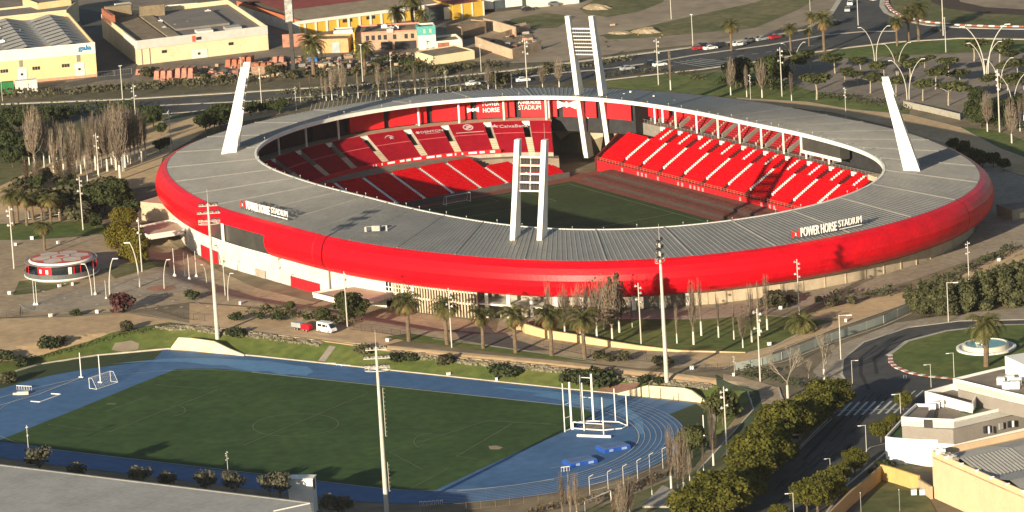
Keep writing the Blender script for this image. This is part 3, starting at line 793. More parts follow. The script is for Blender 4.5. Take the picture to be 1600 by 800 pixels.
# left and right towers are the mirror images across the long axis
def mir(p):
    a = RANG-0.03; ex = np.array([math.cos(a), math.sin(a)]); ey = np.array([-ex[1], ex[0]]); q = p-CRN
    return CRN-ex*(q@ex)+ey*(q@ey)
TB['left'] = [mir(p) for p in TB['near']]; TB['right'] = [2*CRN-p for p in TB['left']]
for key, tgt in (('left', (358, 241)), ('right', (1425, 269)), ('far', None)):
    if tgt:                                           # nudge onto the photo
        m_ = (TB[key][0]+TB[key][1])/2; front = min(TB[key], key=lambda p: np.hypot(*(p-CAM[:2]))); dlt = G(*tgt, 16.5)[:2]-front
        if np.hypot(*dlt) < 12: TB[key] = [p+dlt for p in TB[key]]
LEAN, ZT = _t[1], _t[2]
TLBL = {'near': 'white light tower rising from the near roof, its lamps seen from behind', 'far': 'white light tower at the far corner of the seating bowl, its lamp rows facing out',
        'left': 'white light tower leaning right over the left end of the roof', 'right': 'white light tower leaning left over the right end of the roof'}
print('TOWER', _t)
for key, (p0, p1) in TB.items():
    c = (p0+p1)/2; d = p1-p0; gap = np.hypot(*d); d = d/gap
    u = np.array([-d[1], d[0]])
    if u@(CRN-c) < 0: u = -u
    o = (c[0], c[1], 0.0)
    t = thing('light_tower', TLBL[key], 'light tower', o, 0, 'leaning light towers on the stadium roof')
    slope = LEAN/(ZT-16.75)
    def TP(side, along, z, sgn=0):
        q = c+d*(side)+u*((z-16.75)*slope+along); return (q[0]-c[0], q[1]-c[1], z)
    for s in (-1, 1):
        mb = MB(); ws = .62
        zz = [-1.5, 16.75, 27, ZT]; dep = [2.2, 2.0, 1.35, .85]
        for k in range(3):
            z0, z1, e0, e1 = zz[k], zz[k+1], dep[k], dep[k+1]
            b_ = [TP(s*gap/2-ws, -e0, z0), TP(s*gap/2+ws, -e0, z0), TP(s*gap/2+ws, e0, z0), TP(s*gap/2-ws, e0, z0)]
            t_ = [TP(s*gap/2-ws, -e1, z1), TP(s*gap/2+ws, -e1, z1), TP(s*gap/2+ws, e1, z1), TP(s*gap/2-ws, e1, z1)]
            mb.hexa(b_, t_)
        mb.build('leg', m_white, t)
    nb = 5 if key != 'far' else 8
    zt0, zt1 = (27.6, 35.4) if key != 'far' else (28.5, 35.8)
    for k in range(nb):
        z = zt0+(zt1-zt0)*k/(nb-1)
        mb = MB(); q0, q1 = TP(-gap/2+.6, .1, z), TP(gap/2-.6, .1, z); mb.tube(q0, q1, .24, .24, 6); mb.build('crossbar', m_white, t)
    mb = MB()
    for x in (-gap/2+.75, 0, gap/2-.75): mb.tube(TP(x, .0, zt0), TP(x, .0, zt1), .1, .1, 5)
    mb.build('rack_post', m_white, t)
    lm = MB(); lm.box((0, 0, 0), (.62, .55, .62)); lme = None
    an = math.atan2(d[1], d[0]); w_ = gap-1.6
    first = None
    for k in range(nb-1):
        z = zt0+(zt1-zt0)*(k+.45)/(nb-1)
        for i in range(8):
            q = TP(-w_/2+w_*(i+.5)/8, .3, z)
            if first is None:
                mb = MB(); mb.box((0, 0, .1), (.56, .6, 1.1 if key != 'far' else .7), 0, 0); mb.box((0, .33, .1), (.48, .06, .9 if key != 'far' else .55), 0, 1); first = mb.build('lamp', [M('lamp_case', (.035, .03, .028), .7, .2), m_lamp], t); first.location = q; first.rotation_euler = (0, 0, math.atan2(u[1], u[0])-math.pi/2)
            else:
                l_ = first.copy(); COL.objects.link(l_); l_.parent = t; l_.location = q
    if key in ('near',):
        mb = MB(); q = TP(gap/2, 0, ZT); mb.tube(q, (q[0], q[1], q[2]+4), .05, .03, 4); mb.build('lightning_rod', m_steel, t)

# ---------------------------------------------------------------- the two roof signs
def ring_sign(label, px0, px1, h, name='stadium_sign'):
    th0, th1 = TH(*px0, ZO+.5), TH(*px1, ZO+.5)
    if th1 < th0: th1 += 360
    off = -1.9
    r = R2(math.radians((th0+th1)/2))+off
    p0 = np.array(RPo(th0, off, 0)); p1 = np.array(RPo(th1, off, 0)); Lg = np.hypot(*(p1-p0)[:2])
    mid_ = (p0+p1)/2; zb = ZO+.55
    o = (mid_[0], mid_[1], zb)
    t = thing(name, label, 'sign', o)
    def put(nm, v, f, x0, y0, mat):
        mb = MB(); vs = []
        for x, y, z in v:
            s = (x+x0)/Lg; th = th0+(th1-th0)*s; q = RPo(th, off-.15+z, zb+y+y0); vs.append((q[0]-o[0], q[1]-o[1], q[2]-o[2]))
        mb.add(vs, f); return mb.build(nm, mat, t)
    w1 = Lg*.50; w2 = Lg*.345; xe = Lg*.115
    v, f = text_mb('POWER HORSE', h, .2, .012, 1, w1); put('lettering', v, f, xe+Lg*.01, 0.25, m_ink)
    v, f = text_mb('STADIUM', h*.72, .2, -.004, 1, w2); put('lettering', v, f, xe+w1+Lg*.04, .25+h*.3, m_ink)
    v = np.array([(0, 0, .2), (w2, 0, .2), (w2, .22, .2), (0, .22, .2)]); put('underline', v, [(0, 1, 2, 3)], xe+w1+Lg*.04, .3, m_ink)
    sx, sy = xe*.9, h
    for side in (0, 1):
        pts = [(0, 0), (.34, .18), (.5, .42), (.36, .62), (.12, .72), (0, 1.05)]
        v = np.array([((x if side == 0 else 1-x)*sx, y*sy, .2) for x, y in pts]); f = [tuple(range(6)) if side == 0 else tuple(range(5, -1, -1))]
        put('emblem', v, f, 0, .25, M('sign_red', (.6, .03, .03), .5))
    v = np.array([(.4*sx, .25*sy, .26), (.6*sx, .25*sy, .26), (.55*sx, .55*sy, .26), (.45*sx, .55*sy, .26)]); put('emblem', v, [(0, 1, 2, 3)], 0, .25, m_ink)
    mb = MB()
    for k in range(13):
        s = k/12; th = th0+(th1-th0)*s; a = RPo(th, off-.25, ZO+.1); b = RPo(th, off-.25, zb+h*.9); c_ = RPo(th, off-1.6, ZO+.2)
        mb.tube(np.array(a)-o, np.array(b)-o, .06, .06, 4); mb.tube(np.array(b)-o, np.array(c_)-o, .05, .05, 4)
    for y in (.2, h*.5): mb.path([np.array(RPo(th0+(th1-th0)*k/8, off-.22, zb+y))-o for k in range(9)], .06, n=4)
    mb.build('support_frame', M('dark_frame', (.07, .07, .07), .8), t)
ring_sign('white stadium lettering on the roof edge at the right', (1241, 376), (1373, 359), 2.25)
ring_sign('white stadium lettering on the roof edge at the left, above the screen opening', (366, 327), (441, 347), 2.1)
# ================================================================ GROUND SHEETS
g_asph = M('asphalt', (.052, .052, .053), .85, .18, .06, col2=(.075, .073, .069), det=6)
g_asph2 = M('worn_asphalt', (.075, .072, .066), .9, .14, .05, col2=(.10, .095, .085), det=6)
g_pave = M('grey_paving', (.27, .225, .165), .9, .2, .10, col2=(.36, .30, .225), det=6)
g_pave2 = M('brown_paving', (.31, .235, .15), .9, .2, .08, col2=(.42, .325, .21), det=6)
g_sand = M('sandy_path', (.45, .315, .17), .95, .14, .08, col2=(.56, .40, .225), det=6)
g_lot = M('bare_lot', (.23, .185, .13), .95, .18, .03, col2=(.33, .265, .19), det=8)
g_lawn = M('lawn', (.068, .105, .018), .95, .28, .06, col2=(.135, .152, .038), det=7)
g_lawn2 = M('rough_grass', (.075, .090, .026), .95, .3, .05, col2=(.165, .145, .066), det=8)
g_scrub = M('scrub_ground', (.085, .078, .042), .95, .3, .05, col2=(.16, .13, .075), det=8)
g_mulch = M('gravel_square', (.19, .16, .13), .95, .15, .06, col2=(.26, .22, .175), det=7)
g_kerb = M('pale_kerb', (.45, .41, .34), .9, .12, .5)
g_blue = M('blue_track', (.046, .118, .245), .8, .15, .05, col2=(.067, .150, .30), det=6)
g_blue2 = M('faded_blue_track', (.085, .21, .38), .8, .1, .08, col2=(.115, .25, .42))
g_infield = M('infield_grass', (.021, .056, .009), .95, .28, .05, col2=(.037, .079, .015), det=7)
g_line = M('white_line', (.46, .48, .46), .8, .06)
g_fline = M('worn_pitch_line', (.13, .145, .085), .9, .15, 1.2)
g_rock = M('rubble_stone', (.15, .13, .09), .95, .4, .5, col2=(.24, .21, .15), bump=.2)
g_ywall = M('cream_wall', (.62, .52, .34), .9, .08, .3)

S = sheet
# far side: roads, lots
S('scrub_strip', [(-80, 120), (200, 125), (420, 110), (640, 95), (860, 90), (960, 80), (1100, 66), (1200, 54), (1290, 20), (1310, 40), (1240, 75), (1190, 95), (960, 140), (700, 160), (480, 172), (330, 215), (240, 250), (120, 350), (-80, 330)], g_scrub, .01, label='dry scrub between the far avenue and the stadium')
S('bare_lot', [(640, 70), (740, 40), (800, -20), (1330, -20), (1290, 30), (1200, 58), (1000, 78), (880, 96), (760, 100)], g_lot, .03, label='bare earth lot beyond the avenue')
S('yard', [(-80, 100), (-80, -40), (820, -40), (800, -20), (720, 60), (600, 100), (420, 105), (240, 128), (100, 140), (-80, 150)], M('industrial_yard', (.15, .128, .10), .95, .2, .04, col2=(.23, .19, .145), det=7), .02, label='dusty yards of the industrial estate')
S('asphalt_lane', [(118, 12), (160, 20), (215, 100), (205, 122), (160, 126), (100, 138), (60, 138), (150, 120), (152, 100)], g_asph2, .05, label='asphalt lane between the two pale warehouses')
for i, p in enumerate(([(905, 14), (960, -20), (1050, -20), (1035, 4), (1000, 18), (950, 27), (915, 22)], [(940, 55), (1000, 44), (1060, 30), (1180, 4), (1250, -20), (1300, -20), (1250, 14), (1180, 44), (1100, 51), (1000, 60), (950, 62)], [(800, 30), (850, 20), (900, 26), (870, 44), (800, 46), (780, 40)])):
    S('grass_patch', p, g_lawn2, .06, label=('green grass patch at the top edge of the bare lot', 'long green grass strip along the bare lot', 'small grass patch beside the ruined yard walls')[i])
S('avenue', [(-80, 170), (0, 166), (200, 158), (400, 147), (600, 134), (800, 113), (945, 93), (1075, 76), (1180, 62), (1255, 48), (1295, 24), (1318, -20), (1402, -20), (1382, 0), (1379, 12), (1386, 22), (1420, 37), (1480, 44), (1640, 48), (1640, 60), (1500, 58), (1400, 64), (1330, 72), (1270, 80), (1200, 92), (1100, 106), (1000, 116), (900, 126), (700, 146), (500, 160), (300, 178), (120, 190), (-80, 200)], g_asph, .08, label='asphalt avenue curving to the far roundabout')
mb = MB()
for pl, w in (([(-60, 170), (0, 163), (200, 155), (400, 143), (600, 130), (800, 110), (945, 91), (1075, 75), (1180, 60), (1260, 46), (1298, 22), (1318, -10)], 1.6),
              ([(250, 165), (400, 158), (550, 146), (700, 135), (800, 122.5), (887, 113), (940, 109), (1007, 100), (1082, 87), (1132, 80), (1200, 71), (1290, 55), (1345, 50), (1400, 49)], 1.1), ([(940, 126), (1100, 108), (1200, 94), (1270, 82), (1330, 74), (1400, 66), (1500, 60), (1630, 62)], .9), ([(235, 180), (300, 175), (330, 171)], .8)):
    wall_along(mb, px_line(pl, 30), w, .16, 0)
tag(mb.build('kerb', g_kerb), 'pale kerbs along the far avenue', 'kerb', None, 'structure')
S('median_strip', [(300, 163), (400, 157), (550, 145), (700, 134), (800, 122), (800, 115), (600, 133), (400, 148), (300, 156)], g_asph2, .10, label='dark worn strip between the kerbs of the avenue')
mb = MB()
for k in range(9):
    line_strip(mb, [GH(1052+k*5, 97-k*.6), GH(1112+k*7, 107-k*.8)], .35, .12) if k % 2 == 0 else None
for k in range(12):
    line_strip(mb, [GH(1020+k*22, 107-k*3.1), GH(1030+k*22, 105.6-k*3.1)], .3, .12)
tag(mb.build('road_marking', g_line), 'hatched white markings on the far avenue', 'road markings', None, 'structure')
# far roundabout
S('roundabout_island', [(1412, -20), (1392, 2), (1392, 12), (1400, 20), (1430, 32), (1480, 39), (1560, 41), (1640, 42), (1640, -20)], g_lawn2, .14, label='grass island of the far roundabout')
S('roundabout_bed', [(1460, -20), (1455, 4), (1480, 14), (1540, 22), (1640, 26), (1640, 18), (1540, 12), (1500, 4), (1490, -20)], M('brown_bed', (.06, .04, .03), .95, .2), .17, label='dark brown planted ring on the far roundabout')
S('roundabout_centre', [(1490, -20), (1500, 3), (1540, 12), (1640, 18), (1640, -20)], g_lot, .17, label='bare centre of the far roundabout')
def striped_kerb(name, label, pl, n, w=1.0, h=.32):
    pts = px_line(pl, 6); acc = [0]
    for a, b in zip(pts[:-1], pts[1:]): acc.append(acc[-1]+np.hypot(*(b-a)[:2]))
    mb = MB(); P3 = np.array(pts)
    for i in range(n):
        ss = np.linspace(acc[-1]*i/n, acc[-1]*(i+1)/n, 4)
        q = [np.array([np.interp(s, acc, P3[:, k]) for k in range(3)]) for s in ss]
        wall_along(mb, q, w, h, -.1, i % 2)
    return tag(mb.build(name, [M('kerb_white', (.72, .69, .62), .8, .08), M('kerb_red', (.36, .10, .07), .85, .15)]), label, 'kerb', None, 'structure')
striped_kerb('striped_kerb', 'red and white blocks round the far roundabout', [(1386, -10), (1386, 6), (1393, 16), (1410, 26), (1445, 34), (1500, 39.5), (1560, 41.5), (1640, 42)], 52)
mb = MB(); wall_along(mb, px_line([(1392, -14), (1379, 0), (1378, 10), (1385, 20), (1410, 31), (1450, 39), (1500, 43), (1560, 45), (1640, 46)], 12), 1.6, .14)
tag(mb.build('kerb', g_kerb), 'pale outer kerb of the far roundabout', 'kerb', None, 'structure')
S('lawn', [(1300, 80), (1400, 67), (1500, 62), (1640, 64), (1640, 82), (1500, 82), (1400, 88), (1330, 92), (1285, 90)], g_lawn, .06, label='lawn between the avenue and the tree square')
S('tree_square', [(1180, 112), (1290, 91), (1400, 87), (1640, 80), (1640, 190), (1520, 188), (1430, 172), (1340, 150), (1250, 140)], g_mulch, .05, label='grey brown square planted with small trees')
S('lawn', [(935, 130), (1000, 122), (1100, 114), (1180, 110), (1260, 140), (1340, 158), (1420, 172), (1420, 182), (1330, 172), (1200, 160), (1100, 150), (960, 142)], g_lawn, .07, label='lawn strip behind the stadium on the right')
S('sandy_path', [(1150, 154), (1260, 160), (1330, 172), (1420, 180), (1500, 200), (1560, 232), (1640, 262), (1640, 290), (1560, 262), (1480, 226), (1400, 200), (1300, 176), (1180, 162)], g_sand, .09, label='sandy path curving round the back of the stadium')
S('lawn', [(1500, 198), (1560, 205), (1640, 235), (1640, 262), (1560, 230)], g_lawn, .08, label='lawn corner with white trunked trees at the right edge')
# pavement round the stadium
S('stadium_pavement', [(1420, 205), (1500, 232), (1560, 262), (1640, 292), (1640, 372), (1560, 392), (1420, 440), (1300, 470), (1200, 490), (1080, 500), (1000, 500), (930, 502), (860, 498), (800, 508), (775, 520), (800, 440), (1300, 300)], g_pave, .04, label='grey brown pavement round the right side of the stadium')
S('sandy_path', [(1420, 455), (1520, 420), (1600, 380), (1640, 365), (1640, 400), (1560, 425), (1480, 450), (1425, 472), (1300, 515), (1210, 548), (1200, 565), (1120, 575), (1060, 550), (1165, 552), (1210, 540), (1255, 516), (1310, 500), (1260, 492), (1310, 478)], g_sand, .07, label='sandy walk between the hedges and the glass fence')
S('lawn', [(815, 512), (850, 502), (960, 500), (1000, 499), (1100, 500), (1180, 494), (1230, 496), (1300, 502), (1250, 520), (1200, 543), (1165, 552), (1100, 548), (1000, 542), (900, 534), (850, 527)], g_lawn, .08, label='sloping lawn with poplars before the red ring')
# left park
S('park_lawn', [(-80, 250), (60, 215), (200, 180), (300, 178), (320, 200), (230, 250), (120, 285), (-80, 330)], g_lawn2, .05, label='grass under the bare poplars at the left')
S('park_path', [(-80, 330), (60, 262), (160, 225), (250, 190), (330, 176), (420, 168), (440, 178), (330, 200), (255, 245), (242, 290), (180, 300), (120, 330), (-80, 352)], g_sand, .07, label='sandy path crossing the park at the left')
S('park_path', [(-80, 352), (30, 330), (110, 345), (200, 350), (215, 356), (150, 372), (90, 350), (-80, 380)], g_pave2, .09, label='narrow brown path beside the low wall in the park')
S('lawn', [(-80, 352), (20, 350), (120, 346), (175, 352), (165, 366), (60, 374), (-80, 376)], g_lawn, .12, label='lawn with palms at the left edge')
S('plaza', [(-80, 378), (60, 376), (160, 368), (215, 372), (262, 372), (300, 398), (345, 425), (400, 450), (480, 474), (470, 486), (380, 478), (300, 472), (200, 486), (100, 492), (-80, 500)], g_pave2, .06, label='brown paved plaza round the pavilion')
S('plaza_grey', [(30, 478), (60, 466), (180, 440), (255, 424), (300, 422), (330, 440), (300, 452), (200, 470), (110, 488), (45, 488)], g_pave, .10, label='grey paved area with flagpoles')
S('lawn', [(20, 462), (30, 440), (60, 436), (125, 442), (60, 458)], g_lawn2, .10, label='grass strip under the pavilion')
S('lawn', [(165, 420), (215, 410), (262, 408), (265, 418), (180, 436)], g_lawn2, .11, label='grass strip under the yellow green trees')
# forecourt and embankment road
S('forecourt', [(300, 405), (400, 450), (490, 472), (560, 468), (640, 488), (745, 502), (800, 518), (850, 528), (950, 541), (1060, 550), (1120, 574), (1000, 576), (860, 560), (740, 545), (640, 533), (560, 522), (480, 492), (400, 470), (320, 440)], g_pave2, .05, drape=2.0, label='brown paved forecourt before the main entrance')
S('entrance_asphalt', [(700, 517), (760, 508), (800, 530), (860, 548), (820, 549), (720, 532)], g_asph2, .10, drape=2.0, label='dark asphalt patch by the entrance')
S('lawn', [(600, 527), (640, 520), (700, 530), (800, 545), (930, 562), (930, 566), (860, 562), (740, 547), (640, 534)], g_lawn, .09, drape=2.0, label='narrow lawn strip with palm trees')
S('embankment_walk', [(-80, 548), (0, 498), (100, 496), (200, 490), (300, 506), (400, 515), (500, 524), (600, 540), (700, 549), (860, 564), (1000, 580), (1075, 586), (1120, 592), (1120, 602), (1000, 590), (860, 573), (700, 558), (600, 548), (500, 533), (400, 520), (300, 509), (265, 504), (200, 515), (100, 545), (-80, 578)], M('earth_walk', (.43, .30, .17), .95, .16, .06, col2=(.54, .385, .225), det=7), .08, drape=2.0, label='bare earth walk on top of the embankment')
S('service_walk', [(296, 474), (380, 480), (480, 494), (560, 514), (640, 530), (600, 541), (500, 526), (400, 517), (296, 508)], MATS['earth_walk'], .07, drape=2.0, label='bare earth apron where the van is parked')
S('grass_slope', [(-80, 600), (-80, 578), (100, 545), (200, 515), (265, 504), (300, 509), (400, 520), (500, 533), (600, 548), (700, 558), (860, 573), (1000, 590), (1120, 602), (1190, 614), (1150, 650), (1118, 690), (1112, 655), (1095, 630), (975, 618), (880, 608.5), (740, 593.5), (560, 574.5), (400, 557.5), (262, 545.5), (150, 556.5), (60, 570.5), (0, 588.5), (-80, 612)], g_lawn, .10, drape=1.5, label='grass slope from the walk down to the running track')
S('corner_path', [(1130, 585), (1160, 590), (1215, 606), (1225, 625), (1198, 650), (1192, 640), (1186, 612), (1130, 594)], g_pave2, .14, drape=2.0, label='brown path turning at the corner of the embankment')
S('dark_mat_path', [(1118, 586), (1130, 594), (1186, 610), (1195, 645), (1150, 690), (1120, 720), (1085, 770), (1040, 810), (1020, 805), (1090, 735), (1150, 670), (1178, 640), (1165, 612), (1120, 604)], M('artificial_turf', (.045, .062, .035), .95, .15), .13, drape=2.0, label='dark green artificial turf path by the road trees')
S('grass_verge', [(1150, 690), (1195, 645), (1225, 625), (1240, 640), (1300, 600), (1325, 600), (1290, 650), (1190, 750), (1110, 830), (1020, 830)], g_lawn2, .06, drape=3.0, label='grass verge under the round road trees')
S('earth_verge', [(860, 812), (960, 785), (1060, 745), (1120, 712), (1150, 690), (1085, 775), (1010, 830), (860, 840)], g_lawn2, .08, drape=3.0, label='dry verge outside the fence of the running track')
# right road and roundabout
S('footway', [(1640, 478), (1500, 490), (1400, 505), (1310, 540), (1270, 580), (1280, 600), (1240, 650), (1200, 690), (1222, 690), (1340, 590), (1345, 560), (1400, 530), (1500, 508), (1640, 500)], g_pave, .06, drape=3.0, label='footway round the near roundabout')
S('road', [(1640, 500), (1500, 503), (1420, 513), (1350, 536), (1318, 562), (1316, 585), (1328, 605), (1300, 650), (1240, 710), (1190, 755), (1110, 830), (1270, 830), (1320, 760), (1400, 692), (1435, 645), (1480, 612), (1640, 612)], g_asph, .10, drape=3.0, label='asphalt road running to the near roundabout')
mb = MB(); wall_along(mb, px_line([(1640, 499), (1500, 502), (1420, 512), (1350, 535), (1317, 562), (1315, 585), (1327, 605), (1299, 650), (1239, 710), (1189, 755), (1120, 820)], 10), .5, .15); wall_along(mb, px_line([(1272, 828), (1322, 760), (1402, 692), (1437, 645)], 10), .5, .15)
tag(mb.build('kerb', g_kerb), 'pale kerbs of the road at the right', 'kerb', None, 'structure')
S('roundabout_island', [(1640, 508), (1560, 510), (1480, 519), (1420, 535), (1393, 555), (1392, 568), (1412, 582), (1450, 592), (1500, 597), (1640, 600)], g_lawn, .20, label='green lawn of the near roundabout')
mb = MB(); wall_along(mb, px_line([(1640, 508), (1560, 509), (1480, 518), (1418, 534), (1388, 556)], 8), 1.2, .2); wall_along(mb, px_line([(1388, 556), (1388, 570), (1408, 584), (1450, 595), (1500, 600)], 6), 1.2, .12)
tag(mb.build('kerb', g_kerb), 'pale rim of the near roundabout', 'kerb', None, 'structure')
striped_kerb('striped_kerb', 'red and white blocks round the near roundabout', [(1391, 556), (1392, 567), (1400, 575), (1420, 583), (1450, 589.5), (1500, 594)], 21, 1.1, .3)
mb = MB()
for k in range(9):
    a = GH(1297+k*12.5, 652-k*.7); b = GH(1318+k*12.5, 630-k*.4); line_strip(mb, [a, b], .6, .17)
line_strip(mb, px_line([(1400, 690), (1360, 700), (1330, 725), (1290, 760), (1268, 790)], 8), .25, .17)
line_strip(mb, px_line([(1300, 655), (1240, 712), (1180, 765)], 8), .22, .17); line_strip(mb, px_line([(1285, 643), (1420, 640)], 8), .3, .17)
for k in range(5):
    line_strip(mb, [GH(1405+k*13, 622-k*.5), GH(1417+k*13, 612-k*.5)], .35, .17)
line_strip(mb, [GH(1412, 587.3), GH(1412, 592.5)], .2, .17); line_strip(mb, [GH(1416, 587.6), GH(1416, 592.9)], .2, .17); line_strip(mb, [GH(1412, 587.3), GH(1416, 587.6)], .2, .17); line_strip(mb, [GH(1412, 592.5), GH(1416, 592.9)], .2, .17)
tag(mb.build('road_marking', g_line), 'white crossing stripes and lines on the near road', 'road markings', None, 'structure')
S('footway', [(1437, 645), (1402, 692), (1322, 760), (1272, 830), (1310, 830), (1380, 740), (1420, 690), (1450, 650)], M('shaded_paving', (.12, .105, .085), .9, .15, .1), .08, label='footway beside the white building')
S('yard_grass', [(1320, 830), (1380, 745), (1420, 720), (1445, 770), (1480, 830)], g_lawn2, .10, label='rough grass yard behind the yellow wall')

# ---------------------------------------------------------------- athletics ground
def arc_oval(R, z, L=42.195, n=48):
    pts = [(-L, R, z), (L, R, z)]
    pts += [(L+R*math.cos(a), R*math.sin(a), z) for a in np.linspace(math.pi/2, -math.pi/2, n)]
    pts += [(-L, -R, z)]
    pts += [(-L+R*math.cos(a), R*math.sin(a), z) for a in np.linspace(-math.pi/2, -3*math.pi/2, n)]
    return pts
S('running_track', [GHp for GHp in [np.array(p) for p in arc_oval(46.6, 0)]], g_blue, .06, z=0.0, world=True, label='blue running track with its blue end zones')
S('running_track', [G(x, y, 0) for x, y in ((255, 547), (400, 558), (560, 575), (740, 594), (880, 609), (975, 618), (1088, 631), (1040, 650), (960, 640), (850, 626), (600, 600), (340, 575), (235, 570))], g_blue, .045, z=0, world=True, label='blue sprint straight along the embankment')
S('green_apron', [G(x, y, 0) for x, y in ((1088, 631), (1112, 650), (1112, 690), (1085, 730), (1040, 745), (1060, 700), (1062, 668), (1040, 650))], M('green_turf', (.035, .055, .02), .95, .15), .03, z=0, world=True, label='green turf at the right bend of the track')
S('green_apron', [G(x, y, 0) for x, y in ((-80, 612), (0, 589), (60, 571), (150, 557), (255, 548), (235, 566), (150, 578), (60, 592), (-80, 628))], M('green_turf', (.035, .055, .02)), .03, z=0, world=True, label='green turf strip at the left bend of the track')
for i, p in enumerate(([(172, 569), (262, 561), (330, 560), (420, 565), (470, 573), (475, 578), (450, 576), (452, 580), (420, 577), (395, 578), (370, 572), (330, 571), (290, 566), (230, 566)],
                       [(330, 562), (480, 573), (490, 581), (478, 588), (452, 585), (440, 587), (420, 580), (395, 582), (360, 574)],
                       [(770, 605), (860, 612), (900, 617), (960, 625), (985, 640), (1004, 655), (1007, 679), (997, 679), (990, 660), (972, 648), (940, 640), (900, 632), (868, 624), (830, 618), (845, 615), (800, 610)])):
    S('faded_track_patch', [G(x, y, 0) for x, y in p], g_blue2, .075+.004*i, z=0, world=True, label=('pale faded patch at the left bend of the blue track', 'pale faded patch on the straight of the blue track', 'pale faded patch beside the throwing cage')[i])
S('infield', [G(x, y, 0) for x, y in ((276, 577), (342, 576.5), (400, 582), (575, 600), (700, 613.5), (800, 625.5), (875, 634), (912, 640), (930, 648), (905, 662), (880, 676), (780, 720), (676, 768.5), (637, 766.5), (500, 753.8), (325, 733), (85, 702.5), (40, 695), (-4, 690), (60, 664), (130, 636), (200, 607))], g_infield, .09, z=0, world=True, label='dark green grass infield of the running track')
mb = MB()
for k in range(9):
    R = 36.5+1.22*k
    line_strip(mb, [(42.195+R*math.cos(a), R*math.sin(a), .18) for a in np.linspace(math.pi*.5, -math.pi*(.5 if k == 0 else .36), 60)], .11 if k else .2)
    if k == 0: line_strip(mb, [(-42.2, R, .18), (42.2, R, .18)], .3); line_strip(mb, [(-42.2, -R, .18), (42.2, -R, .18)], .2)
    if k == 0: line_strip(mb, [(-42.195+R*math.cos(a), R*math.sin(a), .18) for a in np.linspace(math.pi*.5, math.pi*1.5, 60)], .10)
line_strip(mb, [G(x, y, .2) for x, y in ((714, 767), (760, 763), (810, 757), (866, 748.5))], .35)
line_strip(mb, [G(x, y, .2) for x, y in ((0, 633), (60, 616), (126, 590))], .3); line_strip(mb, [G(x, y, .2) for x, y in ((0, 621), (60, 605), (126, 590))], .25)
line_strip(mb, [G(x, y, .2) for x, y in ((860, 732), (900, 722), (935, 727))], .12)
tag(mb.build('lane_marking', g_line), 'white lane lines of the blue running track', 'lane lines', None, 'structure')
mb = MB()
def PXL(*p): line_strip(mb, [G(x, y, .2) for x, y in p], .2)
PXL((244, 601), (340, 609), (170, 675), (75, 663)); PXL((232, 619), (165, 643)); PXL((575, 614), (380, 696)); PXL((761, 657), (608, 706), (660, 733)); PXL((870, 663), (760, 657)); PXL((800, 662), (713, 713), (745, 717))
PXL((700, 732), (640, 764)); PXL((880, 640), (672, 766)) if False else None
PXL(*[(462+67*math.cos(a), 664+17.5*math.sin(a)-8*math.cos(a)*.3) for a in np.linspace(0, 2*math.pi, 40)])
PXL(*[(672-25*math.cos(a), 690-13*math.sin(a)) for a in np.linspace(-.8, 1.7, 14)]); PXL(*[(262+28*math.cos(a), 641+9*math.sin(a)) for a in np.linspace(-.9, 1.2, 10)])
tag(mb.build('pitch_marking', g_fline), 'worn pale lines on the infield pitch', 'pitch lines', None, 'structure')
S('worn_patch', [G(x, y, 0) for x, y in ((763, 698), (775, 697), (786, 700), (780, 703), (766, 703))], g_lot, .11, z=0, world=True, label='bare worn patch at the goal mouth of the infield')
S('worn_patch', [G(x, y, 0) for x, y in ((166, 631), (180, 630.5), (182, 633), (168, 633))], g_fline, .11, z=0, world=True, label='pale worn patch at the left goal mouth')
mb = MB(); wall_along(mb, px_line([(-60, 606), (0, 588), (60, 570), (150, 556), (262, 545.5), (400, 557), (560, 574), (740, 593), (880, 608), (975, 617), (1100, 630), (1112, 640), (1117, 655), (1114, 690)], 8, z=0.0), .45, .3, -.3)
tag(mb.build('kerb', g_kerb), 'pale kerb round the outside of the running track', 'kerb', None, 'structure')
# retaining walls
def px_wall(name, label, pl, t, h, mat, cat='wall', step=10, z=None, base=-.8):
    mb = MB(); wall_along(mb, px_line(pl, step, z), t, h, base); return tag(mb.build(name, mat), label, cat)
def flank_wall(label, pl, z0=0.0):
    """a wall cut to a trapezium in front of the bank: (x, y base, y top)"""
    mb = MB(); a = []
    for x, yb, yt in pl: p = G(x, yb, z0); a.append((p, top_of(p, yt)-z0))
    mb2 = MB(); wall_along(mb2, [q for q, _ in a], .5, [h for _, h in a], -.5); t = tag(mb2.build('retaining_wall', g_ywall), label, 'wall')
    return t
flank_wall('cream retaining wall with sloping ends at the left of the track', [(268, 546, 543), (281, 547, 527), (300, 548.5, 528), (336, 552, 533), (360, 554, 545), (382, 556.5, 554)])
flank_wall('cream retaining wall with sloping ends at the right of the track', [(966, 617, 614), (990, 619, 608), (1012, 621, 602), (1070, 626.5, 606), (1082, 628, 610), (1104, 630.5, 627)])
mb = MB(); P_ = [GH(x, y) for x, y in ((798, 512), (806, 515), (822, 521), (850, 528), (900, 535), (950, 541.5), (1000, 546.5), (1060, 550), (1165, 552))]
hs = [.3, 2.2, 2.3, 2.0, 1.9, 1.4, 1.0, .5, .3]
wall_along(mb, P_, .6, hs, -1.5); tag(mb.build('retaining_wall', M('ochre_wall', (.60, .42, .22), .9, .12, .2)), 'ochre retaining wall below the poplar lawn', 'wall')
